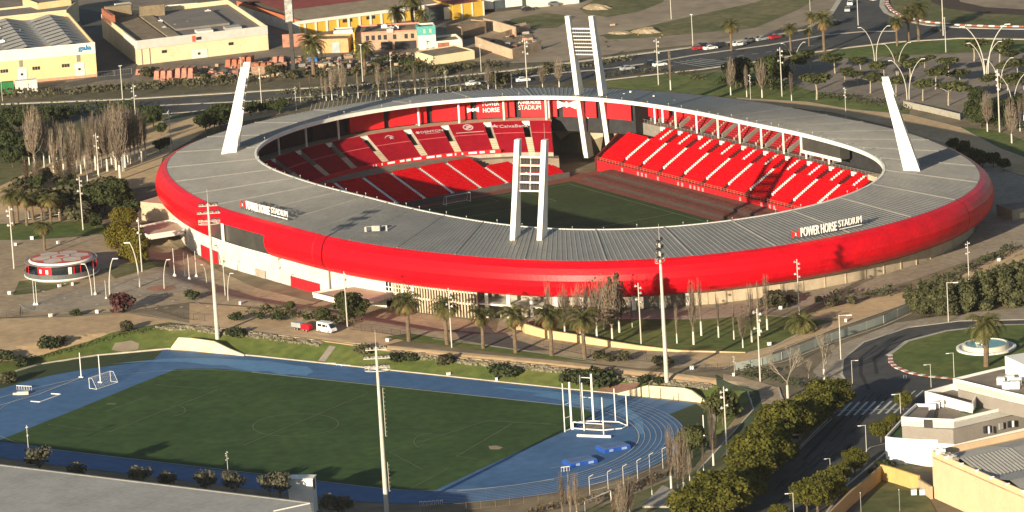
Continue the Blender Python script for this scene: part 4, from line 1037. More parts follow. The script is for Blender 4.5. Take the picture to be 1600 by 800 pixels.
# rubble edge under the embankment walk
def stones(label, pl, n, seed, name='rubble_edge'):
    r = random.Random(seed); mb = MB(); pts = px_line(pl, 12); P3 = np.array(pts)
    for i in range(n):
        s = r.random()*(len(pts)-1); k = int(s); q = P3[k]+(P3[min(k+1, len(pts)-1)]-P3[k])*(s-k)
        sz = .3+.45*r.random(); x, y = q[0]+r.uniform(-.9, .9), q[1]+r.uniform(-.9, .9)
        mb.box((x, y, float(HH([[x, y]])[0])+sz*.3), (sz*1.3, sz, sz*.9), r.random()*3)
    return tag(mb.build(name, g_rock), label, 'rubble', None, 'stuff')
stones('rubble stones along the grass slope, left stretch', [(250, 512), (300, 514), (400, 525), (500, 538)], 420, 1)
stones('rubble stones along the grass slope, right stretch', [(610, 553), (700, 563), (860, 578), (1000, 596), (1110, 606)], 700, 2)
mb = MB(); wall_along(mb, [GH(x, y)+np.array([0, 0, .05]) for x, y in [(300, 509), (400, 520), (500, 533), (560, 541), (600, 548), (700, 558), (860, 573), (1000, 590), (1110, 601)]], .5, .25, -.9)
tag(mb.build('walk_edge', M('earth_kerb', (.33, .23, .14), .9)), 'earth coloured edge slab of the embankment walk', 'kerb', None, 'structure')

# DETAIL: edgings, steps and worn ground
mb = MB()
for pl, w in (([(596, 528), (640, 521), (700, 531), (800, 546), (930, 563)], .35), ([(676, 530), (760, 541), (860, 555), (930, 566)], .4), ([(1060, 551), (1165, 553), (1205, 545), (1255, 520)], .5), ([(800, 499), (960, 499), (1100, 499), (1180, 493), (1235, 496)], .35),
              ([(0, 377), (60, 376), (165, 369), (212, 366)], .5), ([(30, 384), (95, 382), (160, 378)], .35), ([(30, 476), (38, 483), (52, 487), (75, 486)], .35), ([(0, 502), (60, 496), (200, 490), (225, 492), (300, 507), (400, 516), (500, 525), (600, 541)], .35), ([(640, 545), (860, 564), (1000, 580), (1070, 586)], .4),
              ([(1150, 154), (1260, 160), (1330, 172), (1420, 180), (1500, 200), (1560, 232), (1640, 262)], .5), ([(1130, 593), (1186, 608), (1216, 606), (1222, 625)], .4), ([(1168, 612), (1178, 640), (1150, 672), (1090, 737)], .4), ([(1425, 472), (1300, 516), (1225, 545), (1130, 577)], .5),
              ([(1150, 582), (1225, 566), (1300, 537), (1380, 510), (1425, 490)], .4), ([(230, 462), (300, 470), (320, 480)], .3), ([(255, 458), (330, 447)], .3)):
    line_strip(mb, px_line(pl, 8), w, .17)
tag(mb.build('edging', g_kerb), 'pale edging strips of paths and lawns', 'edging', None, 'structure')
S('steps_path', [(497, 565), (508, 566), (525, 543), (515, 541)], M('concrete_path', (.30, .26, .21), .9, .12, .3), .16, drape=1.5, label='narrow concrete path climbing the grass slope')
S('bare_patch', [(174, 548), (180, 537), (205, 533), (218, 538), (216, 547), (195, 551)], g_lot, .16, drape=1.5, label='bare brown patch on the grass slope at the left')
S('brick_ramp', [(930, 611), (975, 616), (1005, 600), (968, 600)], M('red_brick_ramp', (.22, .12, .09), .9, .15, .4), .16, drape=1.5, label='reddish ramp beside the right retaining wall')
r_ = random.Random(8); mb = MB()
for k in range(60):                                             # tyre streaks on the near road
    x, y = r_.uniform(1140, 1420), 0
    t_ = r_.random(); cx, cy = 1200+t_*150, 790-t_*165; L_ = r_.uniform(8, 30)
    cx += r_.uniform(-18, 60)*(1-.4*t_); line_strip(mb, px_line([(cx, cy), (cx+L_*.7, cy-L_*.75)], 8), r_.uniform(.15, .5), .15)
for k in range(40):
    a = r_.uniform(3.4, 4.6); R_ = r_.uniform(1.12, 1.42); pts = [(1500+112*R_*math.cos(a+i*.06), 553-46*R_*-math.sin(a+i*.06)*-1) for i in range(5)]
tag(mb.build('tyre_mark', M('tyre_streak', (.028, .028, .029), .9)), 'dark tyre streaks on the near road', 'tyre marks', None, 'structure')
mb = MB()
for pl in ([(1370, 540), (1345, 560), (1345, 585), (1358, 610)], [(1440, 524), (1390, 540), (1366, 562), (1370, 585)], [(1255, 720), (1300, 672), (1330, 640)]): line_strip(mb, px_line(pl, 5), .8, .15)
tag(mb.build('tyre_mark', MATS['tyre_streak']), 'curved tyre streaks at the near roundabout', 'tyre marks', None, 'structure')
mb = MB()
for k in range(26):                                             # drains and joints in the paving
    x, y = r_.uniform(40, 330), r_.uniform(425, 485); q = GH(x, y); mb.box((q[0], q[1], q[2]+.11), (r_.uniform(.4, 1.6), r_.uniform(.3, .6), .03), r_.random()*3)
tag(mb.build('drain_cover', g_kerb), 'small pale slabs set in the plaza paving', 'slabs', None, 'structure')
S('flower_bed', [(228, 452), (240, 448), (272, 448), (276, 451), (262, 455), (240, 456)], M('salmon_bed', (.34, .17, .11), .9, .2, .4), .13, label='salmon coloured round bed on the plaza')
S('shadowless_ramp', [(180, 486), (222, 462), (285, 446), (290, 449), (232, 468), (205, 487)], g_asph2, .15, label='narrow dark ramp crossing the plaza') if False else None
# ================================================================ VEGETATION
v_dark = leafmat('dark_leaves', (.026, .038, .013), (.068, .080, .028))
v_olive = leafmat('olive_leaves', (.042, .050, .016), (.100, .105, .038))
v_green = leafmat('bright_leaves', (.055, .062, .010), (.155, .145, .026), .12, .3)
v_yellow = leafmat('yellow_green_leaves', (.085, .080, .010), (.22, .175, .028), .1, .3)
v_con = leafmat('conifer_leaves', (.040, .046, .020), (.105, .105, .048), .15, .15)
v_hedge = leafmat('hedge_leaves', (.026, .036, .014), (.06, .072, .03), .15, .15)
v_scrub = leafmat('scrub_leaves', (.048, .048, .022), (.115, .105, .055), .25, .15)
v_purple = leafmat('plum_leaves', (.055, .020, .022), (.12, .05, .045), .1, .2)
v_brown = leafmat('brown_twig_leaves', (.075, .052, .030), (.16, .115, .068), .15, .2)
v_palm = leafmat('palm_fronds', (.055, .065, .020), (.15, .135, .05), .15, .2)
v_dead = leafmat('dry_palm_fronds', (.16, .10, .045), (.33, .22, .10), .1, .2)
v_twig = M('bare_twigs', (.13, .10, .075), .9, .25, 1.5, col2=(.24, .19, .14), rand=.2)
v_bark = M('tree_bark', (.10, .075, .05), .95, .3, 2, rand=.2)
v_pale = M('white_washed_trunk', (.62, .58, .50), .9, .08)
v_palmbark = M('palm_bark', (.14, .10, .065), .95, .25, 2)
v_berry = leafmat('spiky_grey_leaves', (.06, .062, .04), (.14, .13, .085), .15, .2)

def card(mb, p, nrm, s, rg, m=0, asp=1.0):
    n = Vector(nrm)+Vector((rg.gauss(0, .55), rg.gauss(0, .55), rg.gauss(0, .55)))
    if n.length < 1e-3: n = Vector((0, 0, 1))
    n.normalize(); a = n.orthogonal().normalized(); b = n.cross(a); t = rg.random()*6.28
    a, b = a*math.cos(t)+b*math.sin(t), b*math.cos(t)-a*math.sin(t)
    a *= s*.5*asp; b *= s*.5; p = Vector(p)
    mb.add([p-a*.6-b, p+a*.7-b*.8, p+a+b*.6, p-a*.8+b], [(0, 1, 2, 3)], m)
def crown_mb(rg, lobes, n, s, core=.25):
    """lobes: (centre, radii); cards on the shells, some inside"""
    mb = MB(); ws = [l[1][0]*l[1][1] for l in lobes]; tot = sum(ws)
    for (c, r), w in zip(lobes, ws):
        for _ in range(int(n*w/tot)):
            d = Vector((rg.gauss(0, 1), rg.gauss(0, 1), rg.gauss(0, 1))).normalized()
            k = rg.uniform(.2, .75) if rg.random() < core else rg.uniform(.82, 1.08)
            card(mb, (c[0]+d.x*r[0]*k, c[1]+d.y*r[1]*k, c[2]+d.z*r[2]*k), (d.x, d.y, d.z+.25), s*rg.uniform(.6, 1.25), rg)
    return mb
def lobes_round(rg, R, zc, k, flat=.8, sub=.48):
    out = [((0, 0, zc), (R*.72, R*.72, R*.72*flat))]
    for i in range(k):
        a = 6.28*rg.random(); e = rg.uniform(-.5, .95); q = R*rg.uniform(.5, .92)*math.cos(e*1.1)
        r = R*sub*rg.uniform(.75, 1.2); out.append(((q*math.cos(a), q*math.sin(a), zc+R*flat*.68*math.sin(e*1.3)), (r, r, r*.85)))
    return out
def trunk_mb(rg, h, r, limbs=4, spread=1.2, white=0, lift=1.5):
    mb = MB(); pts = [(0, 0, -.25), (rg.uniform(-.06, .06)*h*.4, rg.uniform(-.06, .06)*h*.4, h*.5), (rg.uniform(-.08, .08)*h*.5, rg.uniform(-.08, .08)*h*.5, h)]
    mb.path(pts, r, r*.6, 7)
    for i in range(limbs):
        a = 6.28*(i+rg.random()*.6)/max(1, limbs); e = (pts[2][0]+spread*math.cos(a), pts[2][1]+spread*math.sin(a), h+lift*rg.uniform(.7, 1.2))
        mb.path([pts[2], ((pts[2][0]+e[0])/2, (pts[2][1]+e[1])/2, h+(e[2]-h)*.6), e], r*.5, r*.15, 5)
    return mb
PROTO = {}
def tree_proto(kind, parts, hh):
    """parts: list of (part name, mesh, sub or None)"""
    PROTO.setdefault(kind, []).append((parts, hh))
def grow(kind, loc, h, label, cat, group, name, rg, wide=1.0):
    parts, hh = rg.choice(PROTO[kind]); s = h/hh
    t = thing(name, label, cat, loc, rg.random()*6.28, group, (s*wide, s*wide, s))
    for nm, me in parts:
        link(nm, me, t)
    return t
rg = random.Random(21)
# small park trees: thin pale trunk, flat dark crown leaning with the wind
for v in range(4):
    h = 5.0; l = []
    for k in range(7):
        a = rg.random()*6.28; q = rg.uniform(.2, 1.5); l.append(((q*math.cos(a)+.3, q*math.sin(a), 3.6+rg.uniform(-.25, .7)), (rg.uniform(.7, 1.2),)*2+(rg.uniform(.45, .7),)))
    c = crown_mb(rg, l, 760, .38, .3).build('crown', v_olive, mesh_only=True)
    mb = trunk_mb(rg, 2.7, .12, 5, 1.1, 0, 1.0); tr = mb.build('trunk', M('pale_trunk', (.34, .29, .22), .9, .2, 2), mesh_only=True)
    tree_proto('park', [('crown', c), ('trunk', tr)], h)
# round road trees, yellow green clumps
for v in range(3):
    R = 3.6; zc = 4.6
    c = crown_mb(rg, lobes_round(rg, R, zc, 34, .82, .27)+[((rg.uniform(-2.6, 2.6), rg.uniform(-2.6, 2.6), rg.uniform(2.6, 5.6)), (.9, .9, .8)) for _ in range(14)], 6500, .36, .2).build('crown', v_green, mesh_only=True)
    tr = trunk_mb(rg, 2.6, .28, 5, 1.6, 0, 1.8).build('trunk', v_bark, mesh_only=True)
    tree_proto('round', [('crown', c), ('trunk', tr)], 7.9)
for v in range(2):
    R = 3.4; zc = 4.4; l = lobes_round(rg, R, zc, 9, 1.0, .45)+[((rg.uniform(-2, 2), rg.uniform(-2, 2), rg.uniform(1.5, 3)), (1.7, 1.7, 1.5)) for _ in range(6)]
    c = crown_mb(rg, l, 5000, .42, .2).build('crown', v_yellow, mesh_only=True)
    tr = trunk_mb(rg, 2.0, .3, 5, 1.5, 0, 2.5).build('trunk', v_bark, mesh_only=True)
    tree_proto('yellow', [('crown', c), ('trunk', tr)], 8.2)
for nm, mt in (('dark', v_dark), ('olive', v_olive)):
    for v in range(3):
        R = 3.0; zc = 3.5
        c = crown_mb(rg, lobes_round(rg, R, zc, 20, .9, .34), 2200, .48, .2).build('crown', mt, mesh_only=True)
        tr = trunk_mb(rg, 1.8, .2, 5, 1.3, 0, 1.6).build('trunk', v_bark, mesh_only=True)
        tree_proto(nm, [('crown', c), ('trunk', tr)], 6.6)
for v in range(3):                                              # feathery conifers
    l = []
    for k in range(16):
        z = rg.uniform(.6, 7.0); r = 1.75*(1-z/8.6)+.35; a = rg.random()*6.28; q = r*.8
        l.append(((q*math.cos(a), q*math.sin(a), z), (r*.62, r*.62, 1.0)))
    l.append(((0, 0, 3.3), (1.4, 1.4, 3.0)))
    c = crown_mb(rg, l, 2400, .40, .2).build('crown', v_con, mesh_only=True)
    tr = trunk_mb(rg, 2, .15, 0).build('trunk', v_bark, mesh_only=True)
    tree_proto('conifer', [('crown', c), ('trunk', tr)], 8.0)
for nm, mt, sp_ in (('bush', v_hedge, .35), ('scrub', v_scrub, .35), ('plum', v_purple, .3), ('spiky', v_berry, .35)):
    for v in range(2):
        R = 1.15; c = crown_mb(rg, lobes_round(rg, R, 1.0, 7, .85, .45), 420, sp_, .25).build('foliage', mt, mesh_only=True)
        tr = trunk_mb(rg, .7, .06, 5, .5, 0, .6).build('stem', v_bark, mesh_only=True)
        tree_proto(nm, [('foliage', c), ('stem', tr)], 2.1)
for v in range(3):
    c = crown_mb(rg, lobes_round(rg, 2.6, 7.6, 9, .8, .42), 620, .5, .25).build('foliage', v_berry, mesh_only=True)
    tree_proto('spiky_tree', [('foliage', c), ('stem', trunk_mb(rg, 5.4, .12, 5, 1.2, 0, 1.5).build('stem', v_bark, mesh_only=True))], 9.7)
# bare poplars
def poplar(rg, h, R, n, leaves, white=2.0, tr=.14):
    mb = MB(); mb.path([(0, 0, white), (rg.uniform(-.15, .15), rg.uniform(-.15, .15), h*.55), (rg.uniform(-.25, .25), rg.uniform(-.25, .25), h*.97)], tr, .03, 5)
    for i in range(n):
        z = white+.3+(h*.62-white)*rg.random()**1.5; a = rg.random()*6.28; ln = min(h-z-.2, rg.uniform(1.8, 4.6)); q = R*rg.uniform(.35, 1)*min(1, (h-z)/(h*.5))
        mb.path([(0, 0, z), (q*.6*math.cos(a), q*.6*math.sin(a), z+ln*.3), (q*.95*math.cos(a), q*.95*math.sin(a), z+ln*.7), (q*math.cos(a+.2), q*math.sin(a+.2), z+ln)], .038, .010, 3)
    tw = mb
    mb2 = MB(); mb2.path([(0, 0, -.2), (0, 0, white)], tr*1.25, tr, 7)
    mb3 = MB()
    for i in range(leaves):
        z = white+1+(h-white-1.2)*rg.random(); q = R*math.sqrt(rg.random())*min(1, (h-z)/(h*.4)+.1); a = rg.random()*6.28
        card(mb3, (q*math.cos(a), q*math.sin(a), z), (math.cos(a), math.sin(a), 0), .34*rg.uniform(.6, 1.3), rg)
    return tw, mb2, mb3
for kind, h, R, n, lv, wh in (('poplar', 10.0, .75, 75, 6, 2.0), ('poplar_wide', 10.0, 1.5, 150, 20, 2.0), ('poplar_thin', 10.0, .45, 36, 2, 2.4), ('poplar_leafy', 10.0, 1.6, 190, 380, 1.8)):
    for v in range(3):
        a, b, c = poplar(rg, h, R, n, lv, wh)
        tree_proto(kind, [('branches', a.build('branches', v_twig, mesh_only=True)), ('trunk', b.build('trunk', v_pale, mesh_only=True)), ('foliage', c.build('foliage', v_brown, mesh_only=True))], h)
# bare spreading trees
def bare(rg, h, levels=4):
    mb = MB()
    def br(p, d, ln, r, lv):
        q = p+d*ln; mb.tube(p, q, r, r*.62, 4)
        if lv == 0: return
        for k in range(rg.choice((3, 3, 4))):
            nd = (d+Vector((rg.gauss(0, .42), rg.gauss(0, .42), rg.uniform(.0, .35)))).normalized(); br(q, nd, ln*rg.uniform(.6, .85), r*.58, lv-1)
    br(Vector((0, 0, -.2)), Vector((0, 0, 1)), h*.27, h*.022, levels); return mb
for v in range(2):
    a = bare(rg, 8.0, 5); mx = max(p[2] for p in a.v)
    b = MB(); b.tube((0, 0, -.2), (0, 0, 1.6), .21, .19, 7)
    tree_proto('bare', [('branches', a.build('branches', M('pale_branches', (.26, .22, .17), .9, .2, 2), mesh_only=True)), ('trunk', b.build('trunk', v_pale, mesh_only=True))], mx)
# palms
def palm(rg, trunk_h, fr, nfr, dead, tr=.2):
    mb = MB(); mb.path([(0, 0, -.3), (rg.uniform(-.1, .1), rg.uniform(-.1, .1), trunk_h*.5), (0, 0, trunk_h)], tr*1.15, tr*.9, 8)
    def fronds(mb, n, e0, e1, ln, droop, w):
        for i in range(n):
            a = 6.28*(i*.618+rg.random()*.05); e = rg.uniform(e0, e1); L = ln*rg.uniform(.85, 1.1); K = 7
            pts = []; p = Vector((0, 0, trunk_h)); an = e
            for k in range(K+1):
                pts.append(p.copy()); st = L/K; p = p+Vector((math.cos(a)*math.cos(an), math.sin(a)*math.cos(an), math.sin(an)))*st; an -= droop/K*(1+k*.25)
            side = Vector((-math.sin(a), math.cos(a), 0))
            for k in range(K):
                ww = w*(.55+.45*math.sin(math.pi*min(1, (k+.8)/K))) if k < K-1 else w*.5
                for sgn in (-1, 1):
                    for h_ in (0, .5):
                        q = pts[k].lerp(pts[k+1], h_); d = (pts[k+1]-pts[k])
                        tip = q+side*sgn*ww+d*.9-Vector((0, 0, ww*.45)); q2 = q+d*.42
                        mb.add([q, q2, tip], [(0, 1, 2)])
    c = MB(); fronds(c, nfr, -.35, 1.35, fr, 1.15, fr*.21)
    d = MB(); fronds(d, dead, -1.15, -.35, fr*.72, .6, fr*.16)
    return c, d, mb
for kind, th_, fr, nf_, nd in (('palm', 5.6, 2.6, 40, 60), ('palm_short', 3.6, 2.6, 44, 36), ('palm_big', 6.5, 3.8, 60, 12), ('palm_low', .8, 2.0, 50, 6)):
    for v in range(2):
        c, d, t = palm(rg, th_, fr, nf_, nd, .24 if kind != 'palm_big' else .4)
        mx = max(p[2] for p in c.v)
        tree_proto(kind, [('crown', c.build('crown', v_palm, mesh_only=True)), ('dry_skirt', d.build('dry_skirt', v_dead, mesh_only=True)), ('trunk', t.build('trunk', v_palmbark, mesh_only=True))], mx)
def plant(kind, group, cat, name, desc, where, pts, wide=1.0, seed=0):
    """pts: (x, base y, top y) in the photo"""
    r = random.Random(seed+len(group)); pts = sorted(pts); n = len(pts)
    for i, q in enumerate(pts):
        x, y, ty = q[:3]; kd = q[3] if len(q) > 3 else kind
        B = GH(x, y); h = top_of(B, ty)-B[2]
        if n == 1: lb = '%s %s' % (desc, where)
        elif i == 0: lb = '%s, leftmost %s' % (desc, where)
        elif i == n-1: lb = '%s, rightmost %s' % (desc, where)
        else: lb = '%s, %s from the left %s' % (desc, ORD[i], where)
        grow(kd, B, h, lb.strip(), cat, group, name, r, wide)
# --- poplars
plant('poplar', 'poplars on the lawn before the red ring', 'poplar', 'poplar_tree', 'bare poplar with white trunk', 'on the lawn before the red ring',
      [(859, 524, 432), (883, 527, 440, 'poplar_wide'), (907, 528, 440, 'poplar_wide'), (918, 520, 436), (933, 529, 428, 'poplar_wide'), (944, 515, 426, 'poplar_wide'), (957, 531, 430, 'poplar_leafy'), (968, 520, 424, 'poplar_leafy'), (988, 512, 478, 'poplar_thin'), (1035, 518, 480, 'poplar_thin'), (1058, 537, 470, 'poplar_thin'), (1084, 539, 434),
       (1096, 525, 430, 'poplar_thin'), (1123, 528, 452, 'poplar_thin'), (1147, 531, 470, 'poplar_thin'), (1161, 544, 476, 'poplar_wide'), (1175, 535, 440), (1187, 525, 436, 'poplar_thin'), (1199, 516, 426)], 1.0, 3)
plant('poplar', 'bare poplars in the left park', 'poplar', 'poplar_tree', 'tall bare poplar', 'in the left park',
      [(46, 258, 195), (55, 268, 158, 'poplar_wide'), (78, 255, 195), (84, 270, 200), (98, 250, 200, 'poplar_thin'), (106, 262, 222, 'poplar_thin'), (120, 265, 192), (127, 272, 198), (145, 270, 180, 'poplar_wide'), (154, 275, 185), (160, 262, 176, 'poplar_wide'), (168, 268, 170, 'poplar_wide'), (175, 258, 165), (182, 266, 158, 'poplar_wide'), (188, 281, 165, 'poplar_wide'), (196, 262, 160), (200, 255, 162, 'poplar_wide'),
       (205, 256, 164), (211, 251, 165, 'poplar_wide'), (217, 249, 168), (222, 254, 165), (228, 247, 170), (70, 262, 170, 'poplar_wide'), (90, 258, 178), (100, 272, 190), (114, 268, 186, 'poplar_wide'), (133, 262, 178, 'poplar_thin'), (150, 266, 168, 'poplar_thin'), (179, 262, 150, 'poplar_thin'), (193, 268, 152, 'poplar_thin'), (112, 285, 235, 'poplar_leafy'), (92, 290, 238, 'poplar_leafy'), (60, 292, 240, 'poplar_leafy'), (42, 290, 248, 'poplar_leafy'), (137, 285, 230)], 1.0, 5)
plant('poplar_thin', 'poplars between the avenue and the stadium', 'poplar', 'poplar_tree', 'slim bare poplar', 'between the avenue and the stadium',
      [(485, 155, 118), (504, 154, 116), (519, 157, 105, 'poplar'), (527, 152, 100, 'poplar_wide'), (536, 153, 96, 'poplar_wide'), (592, 152, 95, 'poplar'), (649, 147, 100, 'poplar'), (763, 141, 100, 'poplar_wide'), (775, 140, 108), (874, 138, 84, 'poplar_wide'), (560, 154, 112), (604, 151, 104, 'poplar'), (625, 149, 110), (668, 146, 108, 'poplar'), (684, 146, 116), (720, 144, 108, 'poplar'), (800, 140, 110), (848, 139, 98, 'poplar_wide'), (510, 158, 120, 'poplar'), (470, 160, 126)], 1.0, 6)
plant('poplar', 'poplars behind the stadium', 'poplar', 'poplar_tree', 'bare poplar with white trunk', 'behind the stadium roof at the right',
      [(1048, 141, 76, 'poplar_thin'), (1142, 149, 86, 'poplar_wide'), (1167, 152, 100, 'poplar'), (1191, 153, 88, 'poplar_wide'), (1237, 158, 110)], 1.0, 7)
plant('poplar', 'poplars in the far right corner', 'poplar', 'poplar_tree', 'bare poplar with white trunk', 'beside the lights at the right edge',
      [(1543, 206, 140, 'poplar_wide'), (1581, 224, 150, 'poplar_wide'), (1594, 205, 150), (1600, 190, 140)], 1.0, 8)
plant('poplar', 'bare poplars by the fence of the track', 'poplar', 'poplar_tree', 'brown bare poplar', 'outside the fence of the blue track',
      [(880, 818, 735), (893, 830, 735, 'poplar_thin'), (902, 815, 735), (973, 822, 745, 'poplar_wide'), (985, 818, 738, 'poplar_wide'), (962, 815, 768, 'poplar_leafy'), (1019, 775, 728), (1049, 764, 660, 'poplar'), (1060, 776, 680, 'poplar'), (1069, 774, 668, 'poplar_wide'), (1078, 755, 700), (1100, 745, 690, 'poplar_thin'), (1115, 728, 630, 'poplar')], 1.0, 9)
plant('olive', 'trees beside the right bend of the track', 'tree', 'leafy_tree', 'brownish green bushy tree', 'beside the right bend of the track',
      [(1082, 716, 660), (1130, 665, 602), (1122, 660, 610)], .9, 2)
plant('bare', 'bare trees by the glass fence', 'tree', 'bare_tree', 'pale leafless tree with white trunk', 'by the glass fence', [(1231, 622, 538), (1264, 598, 560), (1288, 594, 520)], .75, 4)
# --- palms
plant('palm', 'palms before the main entrance', 'palm', 'palm_tree', 'palm with a dry brown skirt', 'before the main entrance',
      [(639, 533, 455), (699, 539, 462), (755, 545, 478), (806, 552, 475), (862, 556, 476), (914, 561, 480)], 1.15, 1)
plant('palm', 'palms on the left lawn', 'palm', 'palm_tree', 'palm with a dry brown skirt', 'on the left lawn', [(21, 353, 293), (28, 348, 296), (42, 353, 298), (52, 345, 300), (66, 346, 300), (80, 352, 300), (94, 345, 302), (70, 392, 345)], 1.15, 2)
plant('palm', 'palms along the far avenue', 'palm', 'palm_tree', 'palm', 'along the far avenue at the right', [(1236, 80, 36), (1264, 72, 42), (1268, 55, 18), (1288, 80, 16), (1402, 72, 24), (1420, 65, 10), (1436, 62, 2), (1143, 80, 28)], 1.0, 3)
plant('palm_big', 'palms of the industrial estate', 'palm', 'palm_tree', 'date palm', 'among the yellow buildings at the top', [(491, 122, 52), (570, 118, 62), (622, 56, 8), (646, 46, -14), (660, 52, 14)], .9, 4)
plant('palm_big', 'palm on the near roundabout', 'palm', 'palm_tree', 'tall date palm standing beside the fountain', 'on the near roundabout', [(1541, 574, 488)], 1.0, 5)
plant('palm_low', 'low palm on the poplar lawn', 'palm', 'palm_tree', 'low bushy palm without a trunk', 'at the right end of the poplar lawn', [(1254, 518, 488)], 1.0, 6)
# --- park trees top right
plant('park', 'small trees of the tree square', 'tree', 'park_tree', 'small umbrella shaped tree', 'in the brown tree square',
      [(1266, 108, 76), (1305, 115, 80), (1345, 116, 88), (1360, 146, 112), (1382, 126, 94), (1400, 151, 118), (1442, 158, 124), (1422, 128, 90), (1462, 140, 104), (1482, 120, 88), (1482, 165, 126), (1522, 96, 60), (1562, 98, 62), (1276, 156, 112), (1320, 128, 105), (1414, 108, 82), (1445, 106, 84), (1500, 132, 105), (1566, 122, 98), (1590, 118, 88), (1584, 104, 76), (1340, 132, 108), (1240, 120, 86), (1225, 100, 78), (1212, 122, 88), (1545, 140, 112), (1575, 150, 118), (1600, 140, 105)], 1.6, 1)
plant('dark', 'dark trees round the tree square', 'tree', 'dark_tree', 'dark leafy tree', 'round the tree square', [(1205, 140, 82), (1222, 132, 92), (1150, 138, 88), (1158, 136, 84), (1198, 128, 80), (1518, 190, 155), (1532, 200, 160), (1560, 196, 150), (1590, 185, 140), (1525, 172, 135)], .85, 2)
# --- road trees
plant('round', 'round trees along the near road', 'tree', 'round_tree', 'round yellow green tree', 'along the near road',
      [(1296, 652, 588), (1262, 680, 626), (1226, 698, 622), (1188, 752, 668), (1216, 735, 680), (1122, 818, 732), (1092, 826, 750), (1160, 796, 735), (1278, 666, 606), (1206, 718, 652), (1174, 772, 702), (1144, 804, 728)], 1.3, 1)
plant('round', 'trees on the pavement by the white building', 'tree', 'round_tree', 'small round green tree', 'on the pavement beside the white building', [(1412, 642, 610), (1395, 668, 645), (1377, 692, 655), (1336, 742, 698), (1312, 762, 722), (1298, 790, 732), (1262, 806, 748), (1278, 802, 742), (1218, 818, 785)], 1.05, 2)
plant('yellow', 'yellow green trees by the pavilion', 'tree', 'yellow_green_tree', 'large yellow green tree', 'right of the round pavilion', [(192, 366, 316), (205, 408, 352), (182, 388, 340), (216, 412, 372)], 1.0, 3)
plant('dark', 'dark trees in the left park', 'tree', 'dark_tree', 'dark evergreen tree', 'in the left park', [(10, 200, 165), (30, 205, 168), (0, 222, 180), (18, 238, 196), (70, 200, 166), (88, 196, 166), (104, 192, 165), (36, 250, 222), (20, 262, 228), (50, 250, 225), (0, 255, 215), (145, 330, 290), (165, 335, 282), (182, 332, 276), (196, 330, 290), (125, 310, 275), (100, 305, 278), (60, 300, 272), (205, 345, 310), (150, 358, 330), (240, 200, 160), (252, 212, 190)], 1.0, 4)
plant('dark', 'round trees behind the left end of the roof', 'tree', 'dark_tree', 'round dark green tree', 'behind the left end of the roof', [(322, 208, 172), (345, 205, 160), (366, 196, 160), (335, 200, 166), (392, 182, 156), (437, 178, 150), (420, 176, 158), (408, 178, 160), (250, 238, 216), (262, 232, 214)], 1.0, 5)
plant('olive', 'trees in shadow behind the right end', 'tree', 'leafy_tree', 'olive green tree', 'behind the right end of the red ring', [(1506, 246, 218), (1520, 258, 228), (1535, 262, 232), (1552, 262, 236), (1568, 268, 245), (1490, 236, 214)], 1.0, 6)
# conifers right
plant('conifer', 'conifers by the near roundabout', 'conifer', 'conifer_tree', 'feathery grey green conifer', 'in the dense clump above the near roundabout',
      [(1422, 478, 440), (1436, 488, 440), (1450, 492, 442), (1466, 494, 440), (1482, 494, 436), (1496, 486, 432), (1512, 488, 426), (1526, 480, 424), (1540, 482, 418), (1556, 476, 412), (1570, 478, 408), (1584, 474, 405), (1598, 472, 400), (1460, 478, 432), (1500, 472, 424), (1530, 466, 415), (1560, 460, 408), (1590, 452, 398), (1442, 476, 432), (1480, 476, 428), (1548, 470, 412), (1576, 466, 402)], 1.15, 7)
# --- hedges made of clipped shrubs
def hedge(label, pl, w, h, mat, dens=9, cat='hedge', name='hedge', s=.42):
    pts = px_line(pl, 4); r = random.Random(len(label)); mb = MB(); P3 = np.array(pts); acc = [0]
    o = pts[len(pts)//2]
    for a, b in zip(pts[:-1], pts[1:]): acc.append(acc[-1]+np.hypot(*(b-a)[:2]))
    n = int(acc[-1]*dens*(w+h)/2.5)
    ph = [r.random()*6.28 for _ in range(3)]
    for i in range(n):
        sdist = r.random()*acc[-1]; q = [np.interp(sdist, acc, P3[:, k]) for k in range(3)]
        hl = h*(.72+.28*math.sin(sdist*.9+ph[0])*math.sin(sdist*.37+ph[1])+r.uniform(-.1, .12))
        a = r.uniform(0, math.pi); k_ = r.uniform(.8, 1.05)
        dx, dy = r.uniform(-w/2, w/2), r.uniform(-w/2, w/2)
        z = hl*math.sqrt(max(0.05, 1-(2*abs(dx)/w)**2*.6))*(r.random()**.4)
        card(mb, (q[0]+dx-o[0], q[1]+dy-o[1], q[2]+z-o[2]), (dx, dy, .6), s*r.uniform(.6, 1.3), r)
    t = mb.build(name, mat); t.location = tuple(o); return tag(t, label, cat)
hedge('long scrubby hedge along the far avenue, left part', [(-20, 152), (60, 150), (130, 146), (200, 140), (300, 134), (400, 130)], 7, 2.6, v_scrub, 3.2, s=.7)
hedge('dark scrub hedge between the kerbs and the ruined yard', [(440, 124), (520, 118), (600, 116), (640, 112), (700, 112), (780, 104)], 7, 2.4, v_scrub, 3.0, s=.7)
hedge('dark green shrubs under the ruined building', [(590, 96), (620, 98), (655, 108), (640, 116)], 6, 2.8, v_dark, 4, s=.6)
hedge('scrub hedge along the lower kerb of the avenue', [(400, 164), (480, 158), (560, 150), (640, 146), (700, 142), (790, 138)], 5, 1.8, v_scrub, 3.2, s=.6)
hedge('brown scrub behind the far light tower', [(840, 118), (900, 106), (960, 98), (985, 92)], 5, 1.6, v_scrub, 3, s=.6)
hedge('clipped hedge before the tree square', [(935, 122), (960, 118), (1010, 112), (1060, 116), (1100, 126)], 4, 1.4, v_scrub, 4)
hedge('dark clipped hedge at the lower edge of the tree square', [(1285, 152), (1330, 156), (1380, 164), (1418, 172)], 6, 1.7, v_dark, 4)
